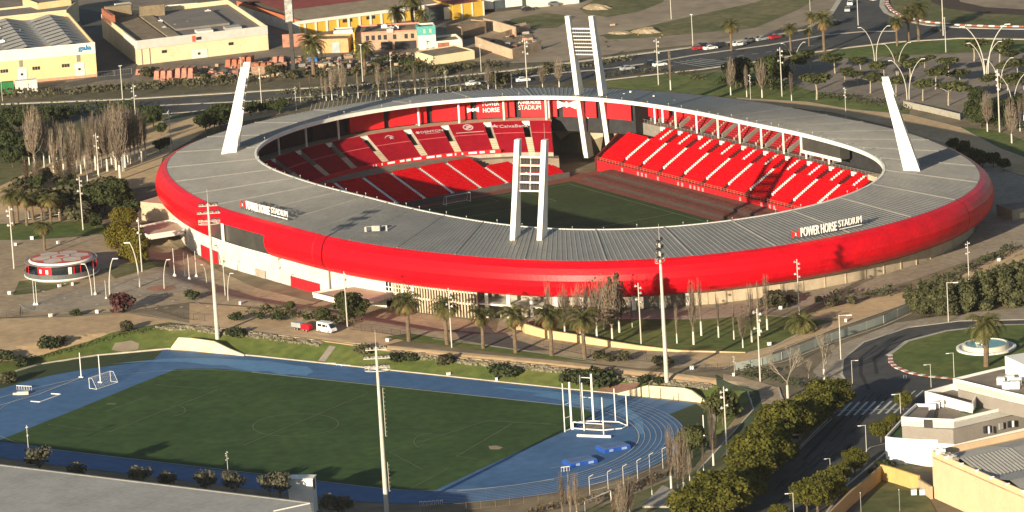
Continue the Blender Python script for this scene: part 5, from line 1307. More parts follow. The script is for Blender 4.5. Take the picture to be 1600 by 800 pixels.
hedge('dark hedge before the tan wall, left piece', [(1290, 468), (1310, 466), (1336, 462)], 3, 2.4, v_hedge, 8)
hedge('dark hedge before the tan wall, right piece', [(1346, 466), (1370, 464), (1400, 458)], 3.2, 2.8, v_hedge, 8)
hedge('row of dark bushes on the sandy walk at the right', [(1446, 452), (1470, 442), (1500, 430), (1530, 416), (1560, 404), (1585, 390)], 3.2, 2.6, v_hedge, 7)
hedge('low hedge at the top of the slope, left end', [(-20, 568), (60, 562), (110, 548), (180, 528), (240, 516), (265, 510)], 1.8, 1.3, v_scrub, 8, s=.32)
hedge('low hedge at the top of the slope, middle', [(330, 520), (400, 528), (470, 537)], 1.4, 1.0, v_scrub, 8, s=.32)
hedge('dark hedge between the stadium wall and the road corner', [(1155, 585), (1190, 592), (1215, 596), (1250, 604), (1280, 600)], 4, 1.8, v_hedge, 6)
hedge('ivy bank behind the glass fence', [(1152, 574), (1180, 580), (1220, 580)], 2, 1.5, v_scrub, 8)
hedge('hedge of shrubs between the forecourt and the parked van', [(385, 490), (420, 490), (452, 498), (490, 498), (530, 505), (552, 508)], 4.5, 2.4, v_olive, 5.5, s=.5)
hedge('dry reed bank beside the fence of the track', [(800, 812), (860, 795), (940, 778), (1000, 760), (1040, 742)], 4, 1.3, v_brown, 5, s=.45)
hedge('dark shrub bank below the poplars', [(838, 500), (860, 498), (890, 494), (915, 496), (940, 490), (965, 492)], 4, 3.2, v_dark, 5, s=.55)
hedge('dark belt of shrubs below the avenue on the left', [(-20, 182), (60, 180), (130, 178), (190, 176), (240, 182)], 10, 4.0, v_dark, 3.0, s=.7)
hedge('dark scrub belt behind the slim poplars', [(440, 150), (520, 143), (600, 137), (690, 130), (780, 122), (860, 114)], 6, 2.2, v_scrub, 3.0, s=.6)
hedge('dark scrub patch under the palms of the avenue', [(1120, 132), (1160, 134), (1200, 138), (1230, 142)], 6, 3.0, v_dark, 4, s=.6)
hedge('dark thicket at the right end of the tree square', [(1515, 186), (1550, 196), (1600, 206)], 6, 3.2, v_dark, 4, s=.6)
# --- single bushes
def bushes(kind, desc, where, group, pts, wide=1.0, cat='bush', name='bush', seed=1): plant(kind, group, cat, name, desc, where, pts, wide, seed)
bushes('bush', 'round dark bush', 'along the embankment walk', 'bushes along the embankment', [(118, 494, 481), (369, 502, 485), (78, 547, 522), (300, 470, 452), (436, 502, 486), (408, 500, 486), (480, 500, 488)], 1.1)
bushes('bush', 'dark round bush', 'on the grass slope', 'bushes on the grass slope', [(620, 568, 548), (780, 592, 568), (800, 590, 570), (895, 600, 575), (935, 608, 572), (1005, 600, 584), (640, 566, 550), (700, 568, 552), (920, 600, 574), (8, 564, 545), (30, 575, 556), (368, 528, 508), (1030, 600, 586)], 1.3)
bushes('scrub', 'brown green tree-like shrub', 'on the grass slope', 'shrubs on the grass slope', [(568, 556, 536), (694, 572, 550), (12, 600, 578), (95, 540, 524), (200, 518, 500)], 1.2)
bushes('plum', 'reddish plum bush', 'on the plaza edge', 'reddish bushes', [(192, 488, 450)], .9, 'bush', 'plum_bush')
bushes('olive', 'green tree', 'above the parked white van', 'tree by the van', [(545, 500, 452), (553, 505, 455), (454, 488, 470), (505, 508, 480)], 1.05, 'tree', 'leafy_tree')
plant('spiky_tree', 'shrubs behind the foreground roof', 'shrub', 'spiky_shrub', 'spiky grey green shrub', 'behind the grey foreground roof', [(66, 780, 694), (122, 790, 724), (222, 792, 726), (266, 800, 736), (324, 802, 736), (369, 808, 736), (424, 812, 736), (442, 812, 740), (538, 838, 772), (522, 842, 770)], .95, 3)
bushes('scrub', 'dry brown shrub', 'before the tan wall at the right', 'dry shrubs before the tan wall', [(1238, 474, 460), (1222, 480, 462), (1206, 482, 455), (1280, 472, 462), (1300, 480, 464), (1330, 476, 462), (1195, 470, 462), (1212, 470, 452)], 1.3, 'shrub', 'dry_shrub', 4)
bushes('scrub', 'low dry shrub', 'beside the lower path', 'shrubs beside the lower path', [(935, 562, 545), (952, 566, 552), (975, 565, 548), (1032, 574, 555), (1040, 576, 556)], 1.2, 'shrub', 'dry_shrub', 5)
bushes('scrub', 'scrubby bush', 'under the bare poplars of the left park', 'bushes under the bare poplars', [(70, 285, 262), (100, 290, 270), (150, 310, 280), (120, 325, 285), (75, 330, 290), (105, 340, 310), (185, 310, 280), (140, 340, 310), (35, 300, 275), (165, 300, 275), (60, 320, 290), (128, 350, 318)], 1.4, 'bush', 'scrub_bush', 6)
bushes('bush', 'green shrub', 'in the yard grass behind the yellow wall', 'shrubs behind the yellow wall', [(1385, 735, 715), (1372, 745, 728)], 1.5, 'bush', 'bush', 7)
bushes('scrub', 'rough shrub', 'around the rubble yards at the top', 'shrubs in the rubble yards', [(232, 122, 104), (240, 118, 104), (310, 122, 112), (320, 124, 114), (350, 128, 116), (428, 118, 100), (440, 110, 96), (455, 122, 108), (560, 112, 98), (590, 106, 92), (780, 132, 110), (690, 118, 100), (860, 112, 96)], 1.4, 'shrub', 'rough_shrub', 8)
# ================================================================ OBJECTS
o_pole = M('galvanised_pole', (.50, .47, .41), .6, .08, 1.0)
o_dark = M('dark_iron', (.045, .042, .038), .7, .15)
o_wht = M('white_enamel', (.78, .76, .71), .5, .05)
o_glass = M('dark_glass', (.02, .024, .028), .12, .1, 1, spec=.7)
o_tyre = M('tyre_rubber', (.02, .02, .02), .9, .1)
o_rim = M('wheel_rim', (.45, .45, .44), .4, .05, metal=.4)
# --- big floodlight masts
def floodlight(base, ty, label, ladder, zb=None, rz_=34):
    B = GH(*base) if zb is None else G(base[0], base[1], zb); h = top_of(B, ty)-B[2]
    t = thing('floodlight_mast', label, 'floodlight', B, math.radians(rz_), 'floodlight masts of the running track')
    hp = h-2.6
    mb = MB(); mb.lathe([(.54, -.4), (.52, .2), (.27, hp), (.22, h-.2)], 14); mb.build('pole', o_pole, t)
    mb = MB(); mb.tube((0, 0, h-.3), (0, 0, h+3.2), .05, .03, 5); mb.build('lightning_rod', o_pole, t)
    lm = MB(); lm.box((0, 0, 0), (.5, .42, .52), 0, 0); lm.box((0, .24, 0), (.44, .05, .46), 0, 1)
    lme = lm.build('lamp', [M('lamp_housing', (.06, .055, .05), .6), M('lamp_face', (.30, .29, .27), .3)], mesh_only=True)
    for k, (z, w, n) in enumerate(((h-4.6, 5.0, 7), (h-2.7, 5.4, 8), (h-.9, 4.4, 6))):
        mb = MB()
        if k == 0:
            pts = [(w/2*math.cos(a), -.9*math.sin(a), z-.55) for a in np.linspace(0, 2*math.pi, 25)]; mb.path(pts, .09, n=5)
            pts2 = [(x, y, q+1.0) for x, y, q in pts]; mb.path(pts2, .05, n=4)
            for i in range(0, 24, 3): mb.tube(pts[i], pts2[i], .035, .035, 4)
        mb.tube((-w/2, 0, z), (w/2, 0, z), .10, .10, 6); mb.build('crossbar', o_pole, t)
        for i in range(n):
            l = link('lamp', lme, t); l.location = (-w/2+.25+(w-.5)*i/(n-1), .15, z+.42); l.rotation_euler = (-.45, 0, math.pi+.25*(-1)**i)
    if ladder:
        for z0, z1 in ladder:
            mb = MB()
            for dx in (-.3, .3): mb.tube((.8, dx, z0), (.8, dx, z1), .05, .05, 4)
            z = z0
            while z <= z1: mb.path([(.8+.35*math.cos(a), .45*math.sin(a), z) for a in np.linspace(-math.pi/2, math.pi/2, 7)], .035, n=3); mb.tube((.8, -.3, z), (.8, .3, z), .035, .035, 3); z += .9
            mb.build('caged_ladder', o_pole, t)
    return t
floodlight((340, 530), 316, 'tall floodlight mast above the left end of the running track', None)
floodlight((1042, 600), 372, 'tall floodlight mast between the red ring and the right bend', None, None, 105)
floodlight((605, 812), 540, 'tall floodlight mast with caged ladder in front of the grass infield', [(6, 12), (17.5, 27.5)], 0.0)
# --- slim poles with round spotlights
def spot_proto(h=10.0):
    t = thing('spotlight_pole', 'x', 'lamp post')
    mb = MB(); mb.tube((0, 0, -.2), (0, 0, h), .12, .08, 7); mb.build('pole', o_pole, t)
    lm = MB(); lm.lathe([(.08, -.2), (.20, .0), (.22, .12), (.0, .15)], 10)
    me = lm.build('lamp', M('lamp_grey_white', (.5, .49, .47), .4), mesh_only=True)
    for z, a in ((9.5, .4), (9.2, 3.4), (8.4, 2.9), (7.3, .2), (6.9, 3.2)):
        mb = None; l = link('lamp', me, t); l.location = (.42*math.cos(a), .42*math.sin(a), z); l.rotation_euler = (1.25, 0, a+math.pi/2)
        b = MB(); b.tube((0, 0, z), (.3*math.cos(a), .3*math.sin(a), z), .04, .04, 4); b.build('bracket', o_pole, t)
    return t
sp0 = spot_proto(); used = False
SPOTS = [(22, 420, 322, 'on the lawn left of the pavilion'), (130, 360, 276, 'on the palm lawn'), (222, 425, 340, 'in front of the yellow green trees'), (268, 236, 172, 'in the left park beside the red ring'), (155, 282, 208, 'among the bare poplars of the left park'), (213, 199, 132, 'behind the bare poplars'),
         (409, 166, 105, 'behind the left light tower'), (463, 172, 135, 'behind the left end of the roof'), (612, 126, 82, 'below the ruined building'), (697, 144, 110, 'by the avenue behind the roof'), (824, 138, 60, 'left of the far light tower'), (934, 145, 98, 'beside the far light tower'), (1029, 133, 60, 'right of the far light tower'),
         (1173, 156, 116, 'on the lawn behind the stadium'), (1222, 151, 74, 'at the left corner of the tree square'), (1322, 186, 136, 'on the sandy path behind the stadium'), (1562, 207, 108, 'at the right corner of the tree square'), (543, 512, 424, 'right of the parked white van'), (706, 543, 450, 'between the palms of the entrance'), (1002, 538, 442, 'on the lawn left of the tall mast'),
         (1188, 596, 482, 'at the corner of the embankment walk'), (1249, 492, 405, 'before the tan wall at the right'), (1514, 440, 377, 'above the conifers'), (46, 722, 664, 'behind the grey roof at the left'), (357, 748, 705, 'behind the middle of the grey roof'), (1136, 712, 604, 'beside the right bend of the track'), (352, 462, 398, 'before the white facade'), (1148, 588, 556, 'short one by the dark fence')]
for x, y, ty, w in SPOTS:
    B = GH(x, y); h = top_of(B, ty)-B[2]
    lb = 'slim grey pole with white spotlights %s' % w
    if not used: t = sp0; t.location = tuple(B); t.scale = (h/10,)*3; t['label'] = lb; t['group'] = 'slim spotlight poles'; used = True
    else: dup(sp0, B, random.Random(x).random()*6, lb, 'slim spotlight poles', h/10)
# --- plain far poles
pp = thing('light_pole', 'tall plain pale pole at the left edge of the estate', 'pole'); mb = MB(); mb.tube((0, 0, -.2), (0, 0, 10), .14, .09, 6); mb.build('pole', o_pole, pp); mb = MB(); mb.box((0, 0, 10.05), (.9, .3, .16)); mb.build('lamp_head', m_lampw, pp)
for i, (x, y, ty, w) in enumerate([(4, 158, 128, 'beside the green container'), (192, 160, 103, 'in front of the asphalt lane'), (378, 130, 90, 'left of the leaning left tower'), (567, 128, 70, 'beside the palm by the ruins'), (752, 112, 70, 'before the ruined yard walls'), (1049, 30, -20, 'on the bare lot'), (1083, 77, 23, 'at the edge of the avenue by the cars'), (1474, 56, -15, 'on the far roundabout'), (1478, 82, 28, 'on the lawn of the far roundabout'), (1341, 40, -12, 'on the junction of the avenue'), (1266, 18, -14, 'at the upper edge of the bare lot'), (458, 118, 112, 'low stump by the billboard'), (530, 124, 92, 'below the rubble yard')]):
    B = GH(x, y); s = (top_of(B, ty)-B[2])/10
    lb = 'tall plain pale pole %s' % w
    if i == 0: pp.location = tuple(B); pp.scale = (s,)*3; pp['label'] = lb; pp['group'] = 'plain pale poles'
    else: dup(pp, B, i, lb, 'plain pale poles', s)
# --- arched park lights
def arched(kind_h, spread, n_arm=2):
    t = thing('arched_light', 'x', 'lamp post')
    for s in ((-1, 1) if n_arm == 2 else (1,)):
        pts = []
        for k in range(13):
            u = k/12; pts.append((s*(.25+spread*u**2.6), 0, kind_h*(1-(1-u)**1.0*.999 if u < 1 else 1)*(1-.06*u**6)))
        pts[0] = (s*.25, 0, -.2)
        mb = MB(); mb.path(pts, .12, .07, 6); mb.build('arm', o_pole, t)
        mb = MB(); mb.box((pts[-1][0]+s*.35, 0, pts[-1][2]-.02), (.9, .3, .12)); mb.build('lamp_head', m_lampw, t)
    return t
ar = arched(10.0, 3.2)
for i, (x, y, ty, w) in enumerate([(1241, 109, 64, 'leftmost, behind the small trees'), (1368, 97, 38, 'before the lawn of the avenue'), (1402, 118, 64, 'above the right light tower'), (1419, 156, 89, 'right of the right light tower'), (1542, 126, 34, 'tallest, beside the dark tree clump'), (1562, 142, 88, 'behind the spotlight pole at the right'), (1583, 172, 112, 'rightmost, at the edge of the square'), (1540, 126, 62, 'lower one of the tallest pair')]):
    B = GH(x, y); s = (top_of(B, ty)-B[2])/10; lb = 'twin arched park light %s' % w
    if i == 0: ar.location = tuple(B); ar.scale = (s,)*3; ar.rotation_euler = (0, 0, YAW*-1+math.radians(0)); ar['label'] = lb; ar['group'] = 'twin arched lights of the tree square'; ar.rotation_euler = (0, 0, -YAW)
    else: dup(ar, B, math.radians(34), lb, 'twin arched lights of the tree square', s)
ar1 = arched(7.0, 1.0, 1)
for i, (x, y, ty, w, rz) in enumerate([(145.5, 462, 409, 'at the right rim of the pavilion', 3.5), (169.5, 467, 400, 'right of the pavilion', .4), (221, 449, 374, 'before the yellow green trees', 3.6), (255, 452, 403, 'by the flagpoles', .5), (324, 443, 412, 'at the foot of the white facade', 3.3), (355, 470, 424, 'below the screen opening', .3)]):
    B = GH(x, y); s = (top_of(B, ty)-B[2])/7; lb = 'thin bent lamp post %s' % w
    if i == 0: ar1.location = tuple(B); ar1.scale = (s,)*3; ar1.rotation_euler = (0, 0, rz); ar1['label'] = lb; ar1['group'] = 'bent lamp posts of the plaza'
    else: dup(ar1, B, rz, lb, 'bent lamp posts of the plaza', s)
# --- flagpoles with white feet
fp = thing('flagpole', 'x', 'flagpole'); mb = MB(); mb.tube((0, 0, 0), (0, 0, 7), .08, .05, 6); mb.build('pole', o_wht, fp); mb = MB(); mb.lathe([(.42, 0), (.42, .35), (.12, .8)], 10); mb.build('foot', o_wht, fp)
for i, (x, y, ty, w) in enumerate([(54, 477, 438, 'left one of the pair before the pavilion'), (58, 477, 440, 'right one of the pair before the pavilion'), (149, 461, 420, 'by the right rim of the pavilion'), (166, 467, 438, 'between pavilion and plum bush'), (273, 432, 388, 'leftmost of the four by the facade'), (289, 432, 394, 'second of the four by the facade'), (296, 437, 398, 'third of the four by the facade'), (307, 433, 392, 'rightmost of the four by the facade')]):
    B = GH(x, y); s = (top_of(B, ty)-B[2])/7; lb = 'white flagpole %s' % w
    if i == 0: fp.location = tuple(B); fp.scale = (s,)*3; fp['label'] = lb; fp['group'] = 'white flagpoles on the plaza'
    else: dup(fp, B, 0, lb, 'white flagpoles on the plaza', s)
# --- road lamps with one straight arm
def lamp_L():
    t = thing('street_lamp', 'x', 'street lamp'); mb = MB(); mb.tube((0, 0, -.2), (0, 0, 8), .11, .08, 7); mb.build('pole', o_pole, t)
    mb = MB(); mb.box((.9, 0, 7.9), (2.0, .12, .1)); mb.build('arm', o_pole, t); mb = MB(); mb.box((1.7, 0, 7.86), (1.0, .34, .16)); mb.build('lamp_head', m_lampw, t); return t
ll = lamp_L()
for i, (x, y, ty, w, s_) in enumerate([(1482, 503, 441, 'before the conifers', 1), (1314, 562, 492, 'by the glass fence', 1), (1332, 600, 563, 'at the mouth of the road', 1), (1455, 606, 569, 'behind the white building', -1), (1491, 592, 551, 'on the rim of the near roundabout', -1), (1408, 662, 615, 'at the zebra crossing', -1), (1354, 707, 664, 'on the pavement by the parked trees', -1), (1298, 748, 716, 'lower down the pavement', -1), (1241, 815, 770, 'at the bottom of the road', -1), (1266, 648, 610, 'uppermost among the round trees', 1), (1208, 712, 659, 'second among the round trees', 1), (1149, 766, 712, 'third among the round trees', 1), (1088, 815, 764, 'lowest among the round trees', 1)]):
    B = GH(x, y); s = (top_of(B, ty)-B[2])/8; lb = 'white street lamp with one straight arm, %s' % w; rz = math.radians(-34) if s_ > 0 else math.radians(146); rz = -rz if False else (math.radians(34) if s_ > 0 else math.radians(214))
    if i == 0: ll.location = tuple(B); ll.scale = (s,)*3; ll.rotation_euler = (0, 0, rz); ll['label'] = lb; ll['group'] = 'street lamps of the near road'
    else: dup(ll, B, rz, lb, 'street lamps of the near road', s)
# --- white blocks
blk = MB(); blk.box((0, 0, .35), (.8, .5, .7)); blk.box((0, 0, .74), (.9, .6, .08)); blk = blk.build('planter_block', o_wht, mesh_only=True)
for i, (x, y, w) in enumerate([(50, 374, 'on the path edge behind the pavilion'), (91, 381, 'behind the pavilion roof'), (24, 384, 'by the spotlight pole left of the pavilion'), (15, 460, 'at the left edge of the plaza'), (93, 449, 'under the left front of the pavilion'), (113, 446, 'under the middle of the pavilion'), (152, 489, 'left of the plum bush'), (79, 495, 'on the earth walk at the left'), (375, 476, 'by the hedge under the facade'), (606, 534, 'at the corner of the palm lawn'), (701, 587, 'on the track kerb left of the middle'), (776, 595, 'on the track kerb at the middle'), (1220, 483, 'under the tan wall at the right'), (1202, 540, 'at the edge of the poplar lawn'), (1322, 503, 'on the sandy walk, right of the low palm'), (1561, 408, 'on the sandy walk by the bush row'), (1081, 577, 'by the dark railing'), (1147, 588, 'at the foot of the short pole'), (200, 372, 'beside the path at the yellow green trees')]):
    o = link('planter_block', blk); o.location = tuple(GH(x, y)); o.rotation_euler = (0, 0, .5+i); tag(o, 'small white block %s' % w, 'block', 'small white blocks')
# --- pavilion
PV = GH(97, 431)
pv = thing('pavilion', 'round glazed pavilion with a football patterned roof on the plaza', 'pavilion', PV)
mb = MB(); mb.lathe([(7.2, -.3), (8.0, .1), (9.2, .75), (9.3, 1.0), (0.01, 1.02)], 56); mb.build('base', o_wht, pv, True)
mb = MB(); mb.lathe([(9.15, 1.0), (9.15, 2.1)], 56, close=False); mb.lathe([(9.05, 2.1), (9.2, 2.1), (9.2, 2.18), (9.05, 2.18)], 56, close=False); mb.build('balustrade', M('grey_glass_rail', (.11, .115, .115), .3, .1, spec=.6), pv)
mb = MB(); mb.lathe([(6.6, 1.0), (6.6, 3.9)], 48, close=False); mb.build('window_wall', o_glass, pv)
def pv_arc(nm, a0, a1, r, z0, z1, mat, par=pv):
    mb = MB(); tt = np.linspace(math.radians(a0), math.radians(a1), 8); mb.strip([(r*math.cos(t), r*math.sin(t), z0) for t in tt], [(r*math.cos(t), r*math.sin(t), z1) for t in tt]); return mb.build(nm, mat, par)
FA = math.degrees(math.atan2(CAM[1]-PV[1], CAM[0]-PV[0]))
rp = pv_arc('red_panel', FA-62, FA-22, 6.66, 1.05, 3.8, m_banner)
for a in (FA-52, FA-34): pv_arc('sign_mark', a-2.5, a+4, 6.71, 1.9, 2.9, o_wht, rp)
pv_arc('door', FA+14, FA+22, 6.66, 1.05, 3.4, o_wht); pv_arc('door', FA+25, FA+29, 6.66, 1.05, 3.6, m_banner)
for a in (FA-80, FA-66, FA+32, FA+80, FA+62): 
    mb = MB(); mb.tube((9.0*math.cos(math.radians(a)), 9.0*math.sin(math.radians(a)), 1.0), (8.8*math.cos(math.radians(a)), 8.8*math.sin(math.radians(a)), 4.3), .10, .08, 6); mb.build('red_post', m_reddk, pv)
mb = MB(); mb.lathe([(9.0, 4.25), (9.1, 4.4), (8.9, 4.45), (8.8, 4.3)], 56, close=False); mb.lathe([(8.45, 4.25), (8.5, 4.4), (8.3, 4.42)], 56, close=False); mb.build('sun_ring', m_steel, pv)
mb = MB(); mb.lathe([(6.4, 3.7), (7.8, 3.9), (8.0, 4.4), (7.7, 4.75), (0.01, 5.0)], 56); rf = mb.build('roof', o_wht, pv, True)
mb = MB(); mb.lathe([(7.6, 4.8), (0.01, 5.06)], 56, close=False); mb.build('roof_disc', M('faded_red', (.50, .09, .07), .7), rf)
mb = MB(); R_ = 2.75
for q in range(-3, 4):
    for r_ in range(-3, 4):
        cx, cy = R_*1.5*q, R_*math.sqrt(3)*(r_+q/2); pts = []
        for k in range(6):
            for s in range(4):
                a0, a1 = math.radians(60*k), math.radians(60*k+60); u = s/4
                x = cx+(R_-.22)*(math.cos(a0)*(1-u)+math.cos(a1)*u); y = cy+(R_-.22)*(math.sin(a0)*(1-u)+math.sin(a1)*u); d = math.hypot(x, y)
                if d > 7.25: x, y = x*7.25/d, y*7.25/d
                pts.append((x, y))
        if math.hypot(cx, cy) < 8.2:
            ca, sa = math.cos(.25), math.sin(.25)
            mb.add([(x*ca-y*sa, x*sa+y*ca, 5.1-.034*math.hypot(x, y)) for x, y in pts], [tuple(range(len(pts)))])
mb.build('roof_hexagon', M('pale_roof_felt', (.50, .44, .38), .9, .1), rf)
mb = MB(); mb.box((-9.6, 1.5, .9), (2.4, 1.6, .2)); mb.box((-9.6, 1.5, .4), (2.0, 1.4, .8)); mb.build('entry_ramp', m_conc, pv)
# --- throwing cage and other athletics gear
cg0 = G(930, 665, 0.09)
cg = thing('throwing_cage', 'white framed hammer throwing cage at the right of the infield', 'throwing cage', cg0)
rel = lambda x, y, z=0.09: np.array(G(x, y, z))-cg0
for (x, y, tx, ty, r) in [(882.7, 675, 878, 599, .13), (893.5, 671, 889.5, 597, .24), (909.5, 656.5, 905.5, 586, .13), (927.5, 658, 923.5, 584, .24), (913, 673, 909.5, 598, .13), (943.5, 681, 941.5, 621, .13), (962, 659, 958, 607, .13), (980.5, 667, 978, 616, .13)]:
    b = G(x, y, .09); h = top_of(b, ty)-.09; q = b-cg0; mb = MB(); mb.tube(q, q+np.array([0, 0, h]), r, r*.9, 6); mb.build('post', o_wht, cg)
mb = MB()
for a, b, z in (((909.5, 656.5), (927.5, 658), 9.6), ((909.5, 656.5), (927.5, 658), 5.2), ((882.7, 675), (893.5, 671), 3.0), ((882.7, 675), (893.5, 671), 6.0)):
    mb.tube(rel(*a)+np.array([0, 0, z]), rel(*b)+np.array([0, 0, z]), .09, .09, 5)
mb.build('top_bar', o_wht, cg)
mb = MB()
rail = [(896, 661), (925, 659.5), (967, 661), (980.5, 667), (972, 671), (942, 674), (896, 671)]
mb.path([rel(*p)+np.array([0, 0, .25]) for p in rail+rail[:1]], .14, n=5)
mb.path([rel(*p)+np.array([0, 0, 1.6]) for p in ((896, 671), (942, 674))], .1, n=5); mb.tube(rel(896, 671), rel(896, 671)+np.array([0, 0, 1.6]), .1, .1, 5)
mb.tube(rel(882.7, 675)+np.array([0, 0, .2]), rel(893.5, 671)+np.array([0, 0, .2]), .13, .13, 5); mb.build('base_rail', o_wht, cg)
o = MB(); a, b = G(902, 682, .05), G(955, 684, .05); d = (b-a); L = np.hypot(*d[:2]); o.box((0, 0, .25), (L, .5, .5), 0); o = o.build('barrier_beam', o_wht); o.location = tuple((a+b)/2); o.rotation_euler = (0, 0, math.atan2(d[1], d[0])); tag(o, 'long white beam lying before the throwing cage', 'beam')
sheet('throwing_circle', [G(x, y, 0) for x, y in ((906, 668), (920, 664), (950, 664), (958, 667), (940, 671), (915, 671))], g_mulch, .10, z=0, world=True, label='grey brown throwing circle inside the cage')
def mat(px, py, label, rz):
    B = G(px, py, .08); t = thing('landing_mat', label, 'landing mat', B, rz, 'blue landing mats')
    mb = MB(); mb.box((0, 0, .42), (6.2, 4.2, .8)); mb.build('base', M('blue_mat', (.015, .075, .36), .6, .1), t)
    mb = MB(); mb.box((.1, .1, .86), (5.9, 4.0, .08)); mb.build('cover', M('blue_mat_cover', (.09, .16, .32), .7, .15), t)
    mb = MB(); mb.box((-1.5, -2.14, .45), (.9, .08, .5)); mb.box((1.6, -2.14, .45), (1.2, .08, .5)); mb.build('pale_patch', M('pale_blue', (.25, .35, .55), .7), t)
mat(958, 702, 'blue landing mat nearer the throwing cage', math.radians(60)); mat(906, 724, 'blue landing mat nearer the bare poplars', math.radians(60))
a, b = G(140, 607, .07), G(173, 596, .07); d = b-a
goal('football_goal', 'white football goal standing on the blue track at the left', (a+b)/2, math.atan2(d[1], d[0])+math.pi, o_wht, np.hypot(*d[:2]), 2.44, 2.2)
for i, (x, y, ty) in enumerate(((127, 590, 551), (157, 598, 554))):
    B = G(x, y, .07); h = top_of(B, ty)-.07; t = thing('upright_post', ('white upright post at the end of the vault runway', 'white upright post behind the goal on the track')[i], 'post', B); mb = MB(); mb.tube((0, 0, 0), (0, 0, h), .12, .10, 6); mb.build('pole', o_wht, t); mb = MB(); mb.box((0, 0, .12), (1.1, .5, .24)); mb.build('foot', o_wht, t)
B = G(1100, 681, .05); t = thing('upright_post', 'white post on the green turf by the right bend', 'post', B); mb = MB(); mb.tube((0, 0, 0), (0, 0, 4.6), .12, .10, 6); mb.build('pole', o_wht, t); mb = MB(); mb.box((0, 0, .15), (.9, .6, .3)); mb.build('foot', o_wht, t)
o0 = G(70, 624, .07); mb = MB()
for p, q in (((48, 627), (62, 628)), ((62, 628), (95, 616)), ((95, 616), (80, 615))): mb.tube(G(*p, .17)-o0, G(*q, .17)-o0, .12, .12, 5)
o = mb.build('goal_frame_down', o_wht); o.location = tuple(o0); tag(o, 'white frame of a goal lying flat on the blue track', 'goal frame')
o0 = G(36, 616, .07); mb = MB(); mb.box((0, 0, .35), (2.6, 1.2, .7), .55); mb.box((-1.5, -.8, .2), (1.2, .8, .4), .55); o = mb.build('equipment_box', M('cream_box', (.6, .55, .42), .7)); o.location = tuple(o0); tag(o, 'cream equipment box on the blue track at the left', 'box')
def hurdles(label, x0, y0, x1, y1, n):
    a, b = G(x0, y0, .07), G(x1, y1, .07); an = math.atan2((b-a)[1], (b-a)[0])
    for i in range(n):
        q = a+(b-a)*i/(n-1); mb = MB(); mb.box((0, 0, .98), (.62, .06, .12)); mb.tube((-.25, 0, 0), (-.25, 0, .95), .03, .03, 4); mb.tube((.25, 0, 0), (.25, 0, .95), .03, .03, 4); mb.box((-.25, .25, .03), (.05, .6, .05)); mb.box((.25, .25, .03), (.05, .6, .05))
        o = mb.build('hurdle', o_wht); o.location = tuple(q); o.rotation_euler = (0, 0, an); tag(o, 'white hurdle, %s from the left %s' % (ORD[i], label), 'hurdle', 'hurdles '+label)
hurdles('in the row near the track goal', 28, 609, 48, 610, 6); hurdles('in the row at the near bend', 658, 791, 690, 789, 6); hurdles('beside the blue mat', 879, 737, 888, 736, 3)
B = G(475, 800, 0.0); dd = (G(498, 800, 0)-G(452, 794, 0))[:2]; an = math.atan2(dd[1], dd[0])
t = thing('timing_cabin', 'white two storey cabin with dark door behind the foreground roof', 'cabin', B, math.radians(22)); h = top_of(B, 746)
mb = MB(); mb.box((0, 0, h/2), (5.2, 3.0, h)); mb.build('wall', o_wht, t); mb = MB(); mb.box((0, 0, h+.08), (5.5, 3.3, .16)); mb.build('roof', o_wht, t); mb = MB(); mb.box((2.61, -.2, h-1.3), (.06, 1.0, 2.1)); mb.build('door', o_dark, t)
# --- foreground roof
rp_ = [G(x, y, 14.0)[:2] for x, y in ((-260, 695), (0, 727), (486, 786.5), (500, 850), (300, 900), (-260, 900))]
t = thing('sports_hall', 'flat grey metal roof of the hall in the bottom left corner', 'hall', (*rp_[2], 0))
mb = MB(); mb.prism([tuple(p-rp_[2]) for p in rp_], -.5, 13.6); mb.build('wall', m_white, t)
mb = MB(); mb.prism([tuple((p-rp_[2])*1.0+np.array([0, 0])) for p in rp_], 13.6, 14.0); rf = mb.build('roof', M('hall_roof', (.345, .335, .31), .6, .10, .12, spec=.3), t)
mb = MB()
for a, b in ((rp_[0], rp_[1]), (rp_[1], rp_[2]), (rp_[2], rp_[3])):
    d = b-a; L = np.hypot(*d); c = (a+b)/2-rp_[2]; mb.box((c[0], c[1], 14.05), (L, .5, .3), math.atan2(d[1], d[0]))
mb.build('gutter', M('grey_gutter', (.2, .2, .19), .6), rf)
mb = MB(); e_ = rp_[2]-rp_[1]; Le = np.hypot(*e_); e_ = e_/Le; nn_ = np.array([e_[1], -e_[0]])
for k in range(64):
    p = rp_[2]-rp_[2]-e_*(1.2+k*1.45); q = p+nn_*26; c = (p+q)/2+nn_*.4; mb.box((c[0], c[1], 14.01), (26, .09, .03), math.atan2(nn_[1], nn_[0]))
mb.build('seam', MATS['hall_roof'], rf)
a, b = G(428, 799, 14.0)[:2]-rp_[2], G(484, 787, 14.0)[:2]-rp_[2]; mb = MB(); d = b-a; c = (a+b)/2; mb.box((c[0], c[1], 14.1), (np.hypot(*d), .25, .2), math.atan2(d[1], d[0])); mb.build('ridge', o_wht, rf)
